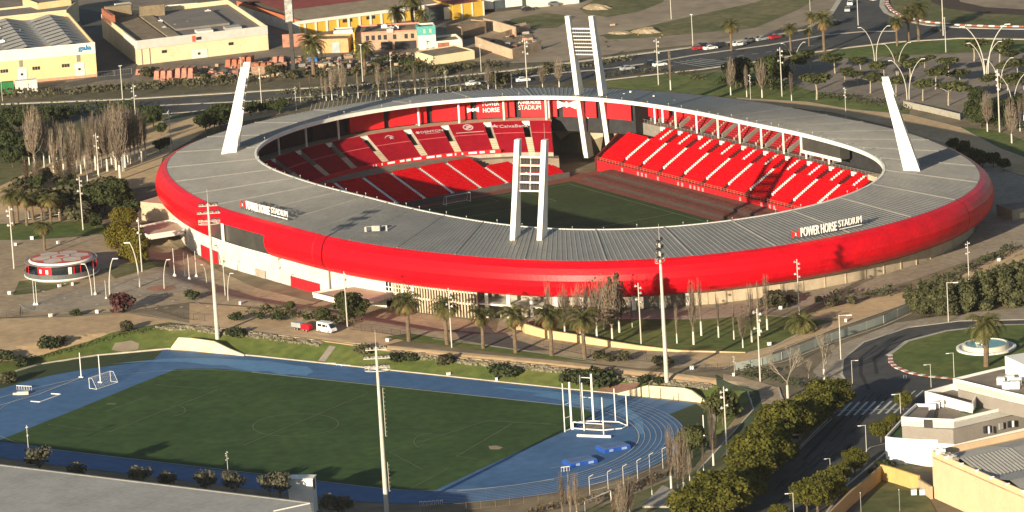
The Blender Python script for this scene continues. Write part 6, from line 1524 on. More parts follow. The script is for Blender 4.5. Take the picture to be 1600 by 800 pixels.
# --- vehicles
def wheel_mesh(r, w):
    mb = MB(); mb.lathe([(r*.55, -w/2), (r, -w/2), (r, w/2), (r*.55, w/2)], 14, close=False); tm = mb.build('tyre', o_tyre, mesh_only=True)
    mb = MB(); mb.lathe([(.01, -w/2+.02), (r*.56, -w/2+.02), (r*.56, w/2-.02), (.01, w/2-.02)], 12, close=False); return tm, mb.build('rim', o_rim, mesh_only=True)
WT, WR = wheel_mesh(.33, .22)
def add_wheels(t, L, Wd, fx_, rx_, r=.33):
    for x in (fx_, rx_):
        for s in (-1, 1):
            w = link('wheel', WT, t); w.location = (x, s*(Wd/2-.1), r); w.rotation_euler = (math.pi/2, 0, 0); w.scale = (r/.33,)*3
            q = link('rim', WR, w)
def car_body(prof, Wd, tuck=.12):
    """side outline swept across with slightly narrower top"""
    mb = MB(); n = len(prof); zs = [p[1] for p in prof]; zm = max(zs)
    rows_ = []
    for s in (-1, -.92, .92, 1):
        row = []
        for x, z in prof:
            k = Wd/2*(1-tuck*max(0, (z-.75))/(zm-.75+1e-6)) if z > .75 else Wd/2
            if abs(s) > .95: row.append((x*.985, s*k, z if z < .4 else z-.05))
            else: row.append((x, s*k, z))
        rows_.append(row)
    for a, b in zip(rows_[:-1], rows_[1:]):
        o = len(mb.v); mb.add(a+b, [(i, n+i, n+(i+1) % n, (i+1) % n) for i in range(n)])
    mb.add(rows_[0], [tuple(range(n))]); mb.add(rows_[-1], [tuple(range(n-1, -1, -1))]); return mb
CARP = [(-2.1, .25), (2.1, .25), (2.15, .55), (2.05, .78), (1.1, .92), (.45, 1.38), (-.9, 1.45), (-1.75, 1.05), (-2.1, .95)]
CAR_ME = {}
def car(label, x, y, dx, dy, col, cname, group='cars on the far avenue'):
    B = GH(x, y)+np.array([0, 0, .13]); d = (GH(x+dx, y+dy)-GH(x, y))[:2]
    t = thing('parked_car' if 'parked' in label else 'car', label, 'car', B, math.atan2(d[1], d[0]), group)
    if 'glass' not in CAR_ME:
        g = MB()
        for s in (-1, 1):
            k = .80; g.add([(.85, s*.865, .95), (-1.45, s*.865, 1.0), (-.85, s*.80, 1.36), (.40, s*.80, 1.32)], [(0, 1, 2, 3)])
        g.add([(1.05, .72, .97), (1.05, -.72, .97), (.5, -.66, 1.36), (.5, .66, 1.36)], [(0, 1, 2, 3)]); g.add([(-1.78, .7, 1.08), (-1.78, -.7, 1.08), (-1.0, -.66, 1.42), (-1.0, .66, 1.42)], [(0, 1, 2, 3)])
        g.v = [(x*1.012, y*1.012, z+.015) for x, y, z in g.v]
        CAR_ME['glass'] = g.build('window', o_glass, mesh_only=True)
        h = MB(); h.box((2.12, .6, .66), (.08, .34, .16)); h.box((2.12, -.6, .66), (.08, .34, .16)); CAR_ME['lamp'] = h.build('headlight', o_wht, mesh_only=True)
    if cname not in CAR_ME: CAR_ME[cname] = car_body(CARP, 1.72).build('body', M('car_paint_'+cname, col, .3, .04, 1, spec=.5, coat=.4), mesh_only=True)
    link('body', CAR_ME[cname], t); link('window', CAR_ME['glass'], t); link('headlight', CAR_ME['lamp'], t); add_wheels(t, 4.2, 1.72, 1.3, -1.3)
WHT, DRK, SIL, RD, GRY = ((.72, .72, .70), 'white'), ((.02, .022, .028), 'black'), ((.35, .36, .36), 'silver'), ((.35, .02, .025), 'red'), ((.13, .135, .14), 'grey')
for lb, x, y, dx, dy, c in [('black car on the avenue left of the white one, behind the roof', 1018, 102, 10, -1.5, DRK), ('white car on the avenue behind the lawn hedge', 1031, 104, 10, -1.5, WHT), ('silver car on the avenue nearest the far light tower', 980, 110, 10, -1.5, SIL), ('black parked car at the left end of the parked row', 1100, 74, 10, -1.5, DRK), ('red parked car half hidden at the left end of the row', 1092, 78, 10, -1.5, RD), ('white parked car, front one at the row by the palm', 1110, 78, 10, -1.5, WHT), ('black parked car between the two white ones', 1128, 73, 10, -1.5, DRK), ('white parked car beside the leaning palm', 1155, 72, 10, -1.5, WHT), ('silver parked car right of the leaning palm', 1190, 64, 10, -2, SIL), ('grey parked car at the right end of the row', 1172, 66, 10, -2, GRY), ('red car passing the palms of the avenue', 1211, 61, 10, -2, RD),
     ('white car driving on the avenue behind the roof, on the left', 739, 134, 10, -1, WHT), ('white car half hidden left of the far light tower', 817, 128, 10, -1, WHT), ('white car at the top of the junction', 1329, 8, 6, -10, WHT), ('silver car below the white one at the junction', 1325, 18, 6, -10, SIL), ('black car turning at the palms of the junction', 1305, 39, 10, -3, DRK), ('white car at the top edge of the junction', 1362, 1, 10, 2, WHT), ('black car passing the striped kerb of the far roundabout', 1466, 49, 10, .5, DRK), ('black car parked in the yard left of the white hall', 825, 17, 10, -1, DRK), ('grey car parked in the yard before the white hall', 866, 9, 10, -1, GRY), ('black car parked in the yard at the top edge', 896, 3, 10, -1, DRK), ('blue grey car parked at the left of the lane', 590, 94, 8, -2, GRY), ('grey parked car in the lane behind the beige warehouse', 350, 26, 9, -2, GRY), ('white car on the road under the round trees', 1245, 690, 4, -6, GRY)]:
    car(lb, x, y, dx, dy, *c)
# van
def van():
    B = GH(511, 519.5)+np.array([0, 0, .05]); d = (GH(525, 522)-GH(497, 517))[:2]
    t = thing('van', 'white minibus van parked by the hedge on the earth walk', 'van', B, math.atan2(d[1], d[0]))
    P = [(-2.5, .3), (2.45, .3), (2.5, .9), (2.3, 1.15), (1.35, 2.25), (1.0, 2.42), (-2.4, 2.48), (-2.5, 2.3)]
    car_body(P, 1.95, .08).build('body', M('van_paint', (.74, .74, .72), .35, .04, 1, coat=.3), t)
    for x0, x1 in ((-2.1, -.75), (-.5, .55), (.7, 1.35)):
        g = MB()
        for s in (-1, 1): g.add([(x0, s*.985, 1.45), (x1, s*.985, 1.45), (x1-(.35 if x1 > 1 else 0), s*.94, 2.05), (x0, s*.94, 2.05)], [(0, 1, 2, 3)])
        g.build('window', o_glass, t)
    g = MB(); g.add([(2.2, .8, 1.3), (2.2, -.8, 1.3), (1.42, -.72, 2.22), (1.42, .72, 2.22)], [(0, 1, 2, 3)]); g.v = [(x+.04, y, z+.02) for x, y, z in g.v]; g.build('windscreen', o_glass, t)
    g = MB(); g.box((2.5, .7, .8), (.1, .3, .25)); g.box((2.5, -.7, .8), (.1, .3, .25)); g.build('headlight', m_lampw, t); g = MB(); g.box((2.48, 0, .42), (.14, 1.9, .25)); g.build('bumper', o_dark, t)
    add_wheels(t, 5, 1.95, 1.6, -1.55, .36)
van()
B = GH(466, 515); d = (GH(485, 517.5)-GH(457, 513.5))[:2]; an = math.atan2(d[1], d[0])
t = thing('trailer', 'grey box trailer with twin white wheels behind the red machine', 'trailer', B, an)
mb = MB(); mb.box((0, 0, 1.25), (2.9, 1.6, 1.1)); mb.build('box', M('grey_trailer', (.30, .32, .32), .5), t); mb = MB(); mb.box((0, 0, .62), (3.0, 1.3, .14)); mb.box((1.9, 0, .55), (1.0, .1, .1)); mb.build('chassis', o_dark, t)
for x in (-.35, .45):
    for s in (-1, 1): w = link('wheel', WT, t); w.location = (x, s*.72, .33); w.rotation_euler = (math.pi/2, 0, 0); link('rim', WR, w)
B = GH(479.5, 517.5); t = thing('red_generator', 'red wheeled machine parked between the trailer and the van', 'machine', B, an)
mb = car_body([(-1.2, .5), (1.2, .5), (1.25, 1.3), (.9, 1.7), (-1.1, 1.7), (-1.25, 1.2)], 1.5, .1); mb.build('body', M('machine_red', (.60, .01, .02), .4), t); mb = MB(); mb.tube((.5, 0, 1.6), (.5, 0, 2.2), .06, .06, 5); mb.build('exhaust', o_dark, t)
for x in (-.5, .5):
    for s in (-1, 1): w = link('wheel', WT, t); w.location = (x, s*.65, .33); w.rotation_euler = (math.pi/2, 0, 0); link('rim', WR, w)
# --- fountain
FB = GH(1541, 546)+np.array([0, 0, .2]); ft = thing('fountain', 'round white fountain with turquoise water on the near roundabout', 'fountain', FB)
mb = MB(); mb.lathe([(6.6, 0), (6.7, .45), (6.1, .5), (5.9, .12), (.01, .1)], 48); mb.build('outer_basin', o_wht, ft, False)
mb = MB(); mb.lathe([(5.0, .1), (5.1, 1.25), (4.6, 1.3), (4.5, .9)], 48, close=False); mb.build('inner_basin', M('fountain_stone', (.62, .56, .44), .8, .1), ft)
mb = MB(); mb.lathe([(4.55, 1.12), (.01, 1.12)], 40, close=False); mb.build('water', M('fountain_water', (.10, .26, .25), .12, .1, .5, spec=.6), ft)
mb = MB()
rr_ = random.Random(4)
for k in range(70):
    a, r = rr_.random()*6.28, 1.1*rr_.random(); mb.ball((-1.2+r*math.cos(a), -.6+r*math.sin(a), 1.2+1.3*rr_.random()*(1.1-r)), .12+.12*rr_.random(), 0, 5, 3)
mb.build('water_jet', M('foam_white', (.8, .82, .82), .6), ft)
# --- fences
def fence(label, pl, h, every, mat, rails=(.15, .95), post_r=.045, bars=0, panel=None, name='railing', cat='fence', bend=0):
    pts = px_line(pl, 5); P3 = np.array(pts); acc = [0]
    for a, b in zip(pts[:-1], pts[1:]): acc.append(acc[-1]+np.hypot(*(b-a)[:2]))
    o = pts[0]; t = thing(name, label, cat, o); n = max(2, int(acc[-1]/every)+1)
    at = lambda s: np.array([np.interp(s, acc, P3[:, k]) for k in range(3)])-o
    pm = MB(); pm.tube((0, 0, -.2), (0, 0, h), post_r, post_r, 5)
    if bend: pm.tube((0, 0, h), (bend*.8, bend*.55, h+bend*.5), post_r, post_r, 5)
    pme = pm.build('post', mat, mesh_only=True); n = min(n, 95)
    for i in range(n): q = link('post', pme, t); q.location = tuple(at(acc[-1]*i/(n-1)))
    mb = MB(); m_ = max(2, int(acc[-1]/4)); P = [at(acc[-1]*i/m_) for i in range(m_+1)]
    for r in rails: mb.path([p+np.array([0, 0, h*r]) for p in P], post_r*.7, n=4)
    if bars:
        k = int(acc[-1]/bars)
        for i in range(k): p = at(acc[-1]*i/k); mb.tube(p+np.array([0, 0, .1]), p+np.array([0, 0, h*.95]), .018, .018, 3)
    mb.build('rail', mat, t)
    if panel:
        mb = MB(); wall_along(mb, P, .05, h*.92, .12); mb.build('panel', panel, t)
o_green = M('pale_glass_panel', (.30, .335, .30), .35, .08, .4, spec=.5)
fence('pale glass fence along the sandy walk by the near roundabout', [(1150, 579), (1190, 572), (1225, 562), (1300, 533), (1380, 506), (1424, 486)], 1.9, 6, o_pole, panel=o_green, name='glass_fence')
fence('pale glass fence behind the lawn at the far right', [(1412, 168), (1450, 176), (1500, 188)], 1.9, 6, o_pole, panel=M('pale_grey_panel', (.30, .28, .23), .6), name='glass_fence')
fence('dark iron railing at the left edge of the plaza', [(-10, 500), (32, 496), (33, 487)], 1.6, 3, o_dark, bars=.5)
fence('dark iron railing right of the plum bush', [(208, 488), (245, 486), (290, 500), (320, 502)], 1.7, 3, o_dark, bars=.5)
fence('dark iron railing beside the parked van', [(548, 516), (600, 522), (640, 530)], 1.7, 3, o_dark, bars=.4)
fence('dark iron railing below the ochre wall', [(850, 543), (930, 558), (1010, 566), (1060, 573)], 1.6, 3, o_dark, bars=.5)
fence('dark iron railing at the corner of the walk', [(1066, 585), (1100, 582), (1140, 578)], 1.8, 2.5, o_dark, bars=.5)
fence('tall bent steel posts of the ball fence at the right bend', [(922, 777), (943, 772), (962, 765), (981, 758), (1000, 750), (1018, 741), (1036, 733)], 4.3, 4.9, o_pole, rails=(.03, .3, .6, .9), post_r=.075, name='ball_fence', bend=.9)
fence('rusty fence along the near edge of the blue track', [(660, 803), (760, 795), (860, 783), (922, 770)], 1.7, 3, M('rusty_steel', (.20, .13, .08), .9), bars=.6)
fence('grey gate fence across the asphalt lane', [(151, 122), (180, 119), (206, 116)], 1.9, 4, m_steel, bars=.8)
fence('pale railing of the back park path', [(40, 346), (110, 336), (150, 342)], .7, 12, o_wht, rails=(.9,), post_r=.08)
for i, (x, y) in enumerate(((46, 343), (66, 346), (70, 343), (94, 345), (118, 344))):
    B = GH(x, y); o = MB(); o.box((0, 0, 1.1), (.45, .45, 2.2)); o.box((0, 0, 2.25), (.55, .55, .1)); o = o.build('gate_pillar', o_wht); o.location = tuple(B); tag(o, 'white pillar by the palm lawn, %s from the left' % ORD[i], 'pillar', 'white pillars by the palm lawn')
# --- football gantry: white goal frame at bottom, small footbridge slab
B = GH(914, 800); t = thing('pipe_gate', 'white pipe gate outside the fence at the bottom', 'gate', B); q = GH(955, 783)-B; mb = MB(); mb.tube((0, 0, 0), (0, 0, 2.2), .12, .12, 5); mb.tube((0, 0, 2.2), (q[0], q[1], q[2]+2.2), .12, .12, 5); mb.tube(q, q+np.array([0, 0, 2.2]), .12, .12, 5); mb.build('frame', o_wht, t)
sl = [GH(x, y) for x, y in ((1003, 794), (1036, 772), (1072, 777), (1062, 795))]; mb = MB(); o0 = sl[0]; mb.prism([tuple((p-o0)[:2]) for p in sl], -.3, .5); o = mb.build('concrete_slab', M('slab_concrete', (.34, .31, .26), .9, .12)); o.location = tuple(o0); tag(o, 'low concrete slab under the bare poplars at the bottom', 'slab')
# goal frames and little gear on the track side
for i, (x, y) in enumerate(((518, 569), (532, 571), (540, 572))):
    o = MB(); o.box((0, 0, .25), (2.2, .5, .1)); o.box((-.9, 0, .1), (.1, .4, .3)); o.box((.9, 0, .1), (.1, .4, .3)); o = o.build('bench', o_wht); o.location = tuple(G(x, y, .05)); o.rotation_euler = (0, 0, .25); tag(o, 'low white bench on the kerb of the straight, %s from the left' % ORD[i], 'bench', 'white benches at the straight')
# ================================================================ BUILDINGS
b_cream = M('cream_render', (.64, .49, .26), .9, .07, .25)
b_cream2 = M('pale_cream_render', (.66, .54, .34), .9, .07, .25)
b_white = M('warm_white_render', (.66, .62, .54), .9, .06, .25)
b_yel = M('yellow_render', (.55, .34, .045), .9, .08, .3)
b_grey = M('corrugated_sheet', (.40, .38, .34), .6, .10, .3)
b_brown = M('gravel_roof', (.22, .17, .11), .95, .2, .3)
b_groof = M('grey_flat_roof', (.19, .17, .15), .95, .12, .2)
b_redroof = M('red_tile_roof', (.24, .055, .045), .9, .15, .3)
b_brick = M('terracotta', (.33, .12, .07), .9, .2, .8)
b_brick2 = M('pink_terracotta', (.36, .17, .12), .9, .2, .8)
b_taupe = M('taupe_cladding', (.24, .215, .19), .8, .06, .3)
b_win = M('window_dark', (.03, .03, .035), .3, .2, 1, spec=.5)
b_teal = M('teal_paint', (.10, .36, .33), .8, .1)
def uv(a, b): d = (b-a)[:2]; L = np.hypot(*d); return d/L, L
def block(name, label, cat, A, Bp, top_y, back, wall, roof, parapet=.8, depth=None, band=None, z0=None):
    """A, Bp: ground pixels of the front corners; top_y: photo row of the left corner's top; back: pixel of the back right or left roof corner"""
    a, b = GH(*A), GH(*Bp); zr = top_of(a, top_y)
    u, L = uv(a, b); n = np.array([-u[1], u[0]])
    if n@(a[:2]-CAM[:2]) < 0: n = -n
    if back is not None:
        q = G(back[0], back[1], zr)[:2]; dv = q-(a[:2] if back[2] == 'L' else b[:2])
    else: dv = n*depth
    o = np.array([a[0], a[1], a[2]]); h = zr-a[2]
    t = thing(name, label, cat, o); poly = [np.zeros(2), u*L, u*L+dv, dv]
    mb = MB(); mb.prism([tuple(p) for p in poly], -.5, h-parapet*.99); mb.build('wall', wall, t)
    mb = MB(); ins = [p+(sum(poly)/4-p)*.012 for p in poly]; mb.prism([tuple(p) for p in ins], h-parapet-.05, h-parapet+.03); r = mb.build('roof', roof, t)
    if parapet > .1:
        mb = MB()
        for i in range(4):
            p, q = poly[i], poly[(i+1) % 4]; d = q-p; Ld = np.hypot(*d); c = (p+q)/2; inn = (sum(poly)/4-c); inn = inn-(inn@(d/Ld))*(d/Ld); inn /= np.hypot(*inn)
            mb.box((c[0]+inn[0]*.15, c[1]+inn[1]*.15, h-parapet/2), (Ld, .3, parapet), math.atan2(d[1], d[0]))
        mb.build('parapet', band or wall, t)
    t['_h'] = 0; del t['_h']
    return t, dict(u=u, L=L, n=-n, h=h, dv=dv, poly=poly)
def on_front(t, g, nm, s0, s1, z0, z1, mat, off=.06, th=.12):
    u, n = g['u'], g['n']; c = u*g['L']*(s0+s1)/2+n*off
    mb = MB(); mb.box((c[0], c[1], (z0+z1)/2), (g['L']*(s1-s0), th, z1-z0), math.atan2(u[1], u[0])); return mb.build(nm, mat, t)
# pale warehouse with blue sign
t, g = block('warehouse', 'cream warehouse with blue lettering and corrugated roof at the top left', 'warehouse', (-62, 139), (152, 119.5), 86, (107, 20, 'R'), b_cream, b_grey, 1.0)
h = g['h']
on_front(t, g, 'fascia_band', 0, 1, h-3.2, h+.2, b_white, .12, .3)
fr = lambda x: (x+62)/214.0
for x in (2, 52, 98): 
    for k in range(3): on_front(t, g, 'window', fr(x+k*4.2), fr(x+3.4+k*4.2), h*.36, h*.36+1.0, b_win)
for x in (28, 118): on_front(t, g, 'white_door', fr(x), fr(x+15), .6, 4.6, b_white, .08, .16); on_front(t, g, 'vent', fr(x+4), fr(x+9.5), h-5.3, h-3.3, M('vent_grey', (.2, .19, .17), .8)); on_front(t, g, 'emblem', fr(x+5), fr(x+9), 2.4, 3.1, b_win, .2, .06)
on_front(t, g, 'plinth', 0, 1, -.3, .8, M('pink_plinth', (.50, .27, .17), .9), .1, .2)
v, f = text_mb('gala', 2.0, .1, .03); mb = MB(); u, n = g['u'], g['n']; x0 = g['L']*fr(125)
w = v[:, 0].max(); v[:, 0] *= g['L']*fr(146)/w-x0/w
mb.add([(u[0]*(x+x0)+n[0]*(.3+z), u[1]*(x+x0)+n[1]*(.3+z), h-2.4+y) for x, y, z in v], f); mb.build('lettering', M('sign_blue', (.01, .16, .34), .6), t)
dv = g['dv']; mb = MB()
for k in range(3):                                                # roof folds
    s0, s1 = .02+k*.33, .02+(k+1)*.33
    for j in range(10):
        p0, p1 = dv*(.02+.096*j), dv*(.02+.096*(j+1))
        m0, m1 = p0+u*g['L']*(s0+s1)/2, p1+u*g['L']*(s0+s1)/2
        a0, a1, b0_, b1_ = p0+u*g['L']*s0, p1+u*g['L']*s0, p0+u*g['L']*s1, p1+u*g['L']*s1
        zz = h-1.0
        mb.add([(*a0, zz), (*a1, zz-.25), (*m1, zz+1.3), (*m0, zz+1.5)], [(0, 3, 2, 1)]); mb.add([(*b0_, zz), (*b1_, zz-.25), (*m1, zz+1.3), (*m0, zz+1.5)], [(0, 1, 2, 3)])
mb.build('roof_fold', b_grey, t)
t, g = block('office_block', 'tall pale block behind the cream warehouse, cut by the top edge', 'building', (-62, 66), (106, 48), 33, (122, 0, 'R'), b_cream2, b_groof, .6)
t, g = block('office_block', 'narrow yellow block behind the cream warehouse', 'building', (62, 45), (114, 38), 5, None, b_cream, b_groof, .6, 14)
for k, s in enumerate((.25, .6, .8)): on_front(t, g, 'window', s, s+.12, g['h']*.55, g['h']*.55+.9, b_win)
for lb, c, x0, y0, x1, y1, ty in (('green shipping container by the cream warehouse', M('container_green', (.02, .16, .045), .6, .1, 1), -6, 147, 22, 145, 130), ('white shipping container beside the green one', b_white, 25, 146, 59, 143, 127)):
    t, g = block('container', lb, 'container', (x0, y0), (x1, y1), ty, None, c, c, .08, 2.6)
    for k in range(9): on_front(t, g, 'rib', k/9+.02, k/9+.05, .1, g['h']-.2, c, .05, .1)
# beige warehouse
t, g = block('warehouse', 'long beige warehouse with a grey fascia and white door', 'warehouse', (216, 102), (420, 78), 64, (158, 22, 'L'), b_cream2, b_groof, 1.4)
h = g['h']; on_front(t, g, 'fascia_band', 0, 1, h-2.6, h+.1, M('pale_grey_sheet', (.50, .48, .44), .7, .06), .14, .3)
u, n, dv, L = g['u'], g['n'], g['dv'], g['L']
mb = MB(); p = [np.zeros(2), dv*.35]; c = sum(p)/2-u*.12; mb.box((c[0], c[1], h-1.3), (np.hypot(*p[1]), .3, 2.6), math.atan2(dv[1], dv[0])); mb.build('side_fascia', b_white, t)
for s in (.185, .205, .695, .715): on_front(t, g, 'window', s, s+.017, h*.38, h*.38+.9, b_win)
on_front(t, g, 'white_door', .41, .53, 0, 2.7, b_white, .08, .15); on_front(t, g, 'emblem', .455, .475, 1.1, 1.8, b_win, .2, .06)
on_front(t, g, 'emblem', .42, .445, h-2.2, h-.4, M('sign_orange', (.5, .1, .04), .7), .34, .06); on_front(t, g, 'lettering', .45, .49, h-1.8, h-.9, b_win, .34, .06)
for s in (.03, .09): on_front(t, g, 'drainpipe', s, s+.003, 0, h-2.6, m_steel, .15, .15)
def on_roof(nm, s0, s1, d0, d1, z0, z1, mat):
    mb = MB(); q = [u*L*s0+dv*d0, u*L*s1+dv*d0, u*L*s1+dv*d1, u*L*s0+dv*d1]; mb.prism([tuple(p) for p in q], z0, z1); return mb.build(nm, mat, t)
on_roof('roof_section', .02, .25, .06, .96, h-1.3, h-1.0, b_brown); on_roof('roof_section', .27, .36, .1, .9, h-1.3, h-.8, M('tan_gravel', (.25, .20, .13), .95, .2, .3)); on_roof('roof_section', .38, .8, .3, .75, h-1.3, h-.6, b_groof)
on_roof('roof_wall', .02, .22, .93, .97, h-1.3, h+2.6, b_brown); on_roof('roof_wall', .27, .46, .86, .89, h-1.3, h+2.2, b_brown); on_roof('skylight', .5, .62, .12, .2, h-1.3, h-.5, b_white); on_roof('skylight', .72, .84, .12, .2, h-1.3, h-.5, b_grey)
on_roof('end_wall', 0, .03, .7, .98, h-1.3, h+2.0, b_brick); on_roof('rooftop_room', .12, .24, .98, 1.05, h-1.3, h+2.4, b_white)
t, g = block('white_house', 'white flat house behind the beige warehouse roof', 'house', (262, 34), (314, 30), 16, None, b_white, M('maroon_roof', (.12, .04, .035), .9), .5, 10)
t, g = block('brick_shed', 'small brick shed behind the beige warehouse', 'shed', (292, 42), (328, 38), 30, None, b_brick2, b_brick, .4, 5)
# yellow hall with red roof
t, g = block('yellow_hall', 'long yellow hall with white pillars and a red roof at the top', 'hall', (470, 54), (700, 24), 33, (372, 3, 'L'), b_yel, b_groof, .3, None, b_white)
h = g['h']; u, n, dv, L = g['u'], g['n'], g['dv'], g['L']
on_front(t, g, 'white_gutter', -.03, 1, h-.9, h+.1, b_white, .2, .5)
for k, s in enumerate(np.linspace(.03, .99, 14)): on_front(t, g, 'white_pillar', s-.006, s+.006, -.2, h-.8, b_white, .12, .3)
for s in (.285, .32, .445, .475, .60): on_front(t, g, 'window', s, s+.028, h-2.2, h-1.2, b_win, .08)
mb = MB(); c = dv*.5-u*.15; mb.box((c[0], c[1], h*.5), (np.hypot(*dv), .3, h), math.atan2(dv[1], dv[0])); mb.build('side_wall', b_white, t)
for k in range(6):
    c = dv*(.2+.13*k)-u*.34; mb = MB(); mb.box((c[0], c[1], h*.55), (1.4, .1, 1.0), math.atan2(dv[1], dv[0])); mb.build('window', b_cream2, t)
mb = MB(); c = dv*.5-u*.3; mb.box((c[0], c[1], h-.2), (np.hypot(*dv), .5, 1.2), math.atan2(dv[1], dv[0])); mb.build('side_fascia', M('orange_edge', (.42, .13, .06), .9), t)
mb = MB(); q = lambda s, d, z: (*(u*L*s+dv*d), z)
mb.add([q(-.005, .02, h-.2), q(1, .02, h-.2), q(1, .3, h+1.3), q(.01, .3, h+1.3)], [(0, 1, 2, 3)]); mb.build('roof_slope', M('tan_sheet', (.25, .20, .14), .9, .15, .3), t)
mb = MB(); mb.add([q(.01, .3, h+1.3), q(1, .3, h+1.3), q(1, .66, h+2.2), q(0, .66, h+2.2), q(1, 1, h), q(0, 1, h)], [(0, 1, 2, 3), (3, 2, 4, 5)]); mb.build('roof_slope', b_redroof, t)
t, g = block('yellow_shed', 'low yellow workshop right of the date palms', 'shed', (709, 31), (757, 24), 8, None, b_yel, b_redroof, .3, 14)
for s in (.28, .62, .98): on_front(t, g, 'white_pillar', s-.02, s+.02, 0, g['h'], b_white, .1, .2)
t, g = block('grey_shed', 'dark shaded workshop with a pale pillar and maroon roof', 'shed', (672, 33), (708, 29), 12, None, M('shade_dark_wall', (.06, .075, .07), .9), b_redroof, .3, 16)  # shade over the front is put into the dark wall colour
on_front(t, g, 'pale_door', .62, .95, 0, g['h']*.9, b_white)
t, g = block('white_hall', 'white hall with dark doors at the top edge', 'hall', (757, 20), (905, 5), -8, None, b_white, b_grey, .5, 25)
for s0, s1 in ((.10, .22), (.40, .44)): on_front(t, g, 'dark_door', s0, s1, 0, 3.6, M('teal_grey_door', (.05, .065, .075), .8))
on_front(t, g, 'plinth', 0, .45, -.2, 1.0, o_dark, .08, .2)
# half-ruined tan building
t, g = block('ruined_house', 'half ruined tan building with a row of broken windows', 'ruin', (556, 80), (655, 75), 51, None, M('tan_plaster', (.42, .28, .19), .95, .12, .3), b_brown, .5, 13, M('pink_edge', (.50, .22, .15), .9))
for s in (.17, .26, .36, .45, .60, .78, .88): on_front(t, g, 'broken_window', s, s+.05, g['h']*.55, g['h']*.8, b_win)
for s, w in ((.40, .18), (.62, .34)): on_front(t, g, 'gap', s, s+w, 0, g['h']*.42, b_win)
u, n, L, h = g['u'], g['n'], g['L'], g['h']; mb = MB(); c = -u*.2+g['dv']*.3; mb.box((c[0], c[1], h/2), (np.hypot(*g['dv'])*.7, .5, h+.3), math.atan2(g['dv'][1], g['dv'][0])); mb.build('yellow_end_wall', M('bright_yellow', (.70, .44, .05), .9), t)
t, g = block('ruined_wall_house', 'low ochre ruin with a pale blue door left of the tan ruin', 'ruin', (478, 84), (545, 82), 62, None, M('ochre_plaster', (.52, .32, .15), .95, .15, .3), b_brown, .5, 8)
on_front(t, g, 'blue_door', .62, .80, 0, g['h']*.75, M('pale_blue_door', (.33, .38, .38), .8)); on_front(t, g, 'pale_wall', .0, .35, 0, g['h']*.5, b_white, .1, .2)
t, g = block('white_shed', 'small white shed roof above the ochre ruin', 'shed', (522, 62), (552, 60), 48, None, b_white, b_white, .3, 5)
t, g = block('teal_tower', 'small white tower with a teal painted top', 'tower', (655, 78), (682, 76), 42, None, b_white, b_groof, .5, 6)
on_front(t, g, 'teal_band', -.01, 1.01, g['h']*.62, g['h']+.05, b_teal, .1, .25)
mb = MB(); c = g['dv']*.5-g['u']*.1; mb.box((c[0], c[1], g['h']*.81), (np.hypot(*g['dv']), .25, g['h']*.4), math.atan2(g['dv'][1], g['dv'][0])); mb.build('teal_band', b_teal, t)
for s in (.3, .65): on_front(t, g, 'window', s, s+.12, g['h']*.72, g['h']*.88, M('cream_pane', (.5, .48, .3), .8), .22, .1)
t, g = block('white_annexe', 'low white annexe right of the teal topped tower', 'annexe', (668, 80), (723, 75), 66, None, b_white, b_brown, .7, 10)
on_front(t, g, 'brick_patch', .3, .62, 0, g['h']*.8, b_brick)
t, g = block('low_store', 'low store with a brown roof below the white annexe', 'store', (678, 102), (742, 92), 88, None, b_cream2, b_brown, .3, 12)
t, g = block('roofless_shed', 'tan roofless shed with a dark open front', 'ruin', (722, 62), (760, 52), 42, None, M('tan_block', (.36, .26, .17), .95, .15), b_brown, .3, 6)
on_front(t, g, 'gap', .05, .9, 0, g['h']*.6, b_win)
m_rw = M('tan_wall', (.42, .31, .21), .95, .18, .3)
for lb, pl, h_ in (('tan yard wall of the ruin, long side facing the avenue', [(744, 72), (770, 82), (800, 92)], 3.0), ('tan yard wall behind, running to the upper right', [(744, 72), (790, 60), (828, 48)], 2.2), ('tan yard wall at the right end of the ruin', [(800, 92), (820, 86), (845, 78)], 3.0), ('orange tan yard wall behind the roofless shed', [(757, 44), (780, 50), (806, 58)], 3.2), ('pale broken wall on the far edge of the ruin', [(800, 52), (812, 49), (822, 47)], 2.4)):
    px_wall('yard_wall', lb, pl, .5, h_, m_rw)
sheet('yard_floor', [(744, 72), (828, 48), (845, 78), (800, 92)], b_brown, .12, label='brown floor of the ruined yard')
for lb, pl, h_, mt in (('cream wall stub left of the billboard foot', [(372, 108), (400, 104)], 1.4, b_brick2), ('pale rubble wall by the billboard', [(394, 118), (425, 114), (448, 110)], 2.6, M('rubble_pink', (.42, .27, .18), .95, .35, .8)), ('pink wall between beige warehouse and palm', [(442, 74), (478, 72)], 4.0, b_brick2)):
    px_wall('rubble_wall', lb, pl, .6, h_, mt)
def brick_stack(label, x, y, n, L_, hh, mt):
    B = GH(x, y); t = thing('brick_stack', label, 'brick stack', B, math.radians(20))
    for k in range(n):
        mb = MB(); xx = (k-(n-1)/2)*2.0
        mb.hexa([(xx-.85, -L_/2, 0), (xx+.85, -L_/2, 0), (xx+.85, L_/2, 0), (xx-.85, L_/2, 0)], [(xx-.5, -L_/2+.4, hh), (xx+.85, -L_/2+.4, hh), (xx+.85, L_/2-.2, hh), (xx-.5, L_/2-.2, hh)])
        mb.build('slab', mt, t)
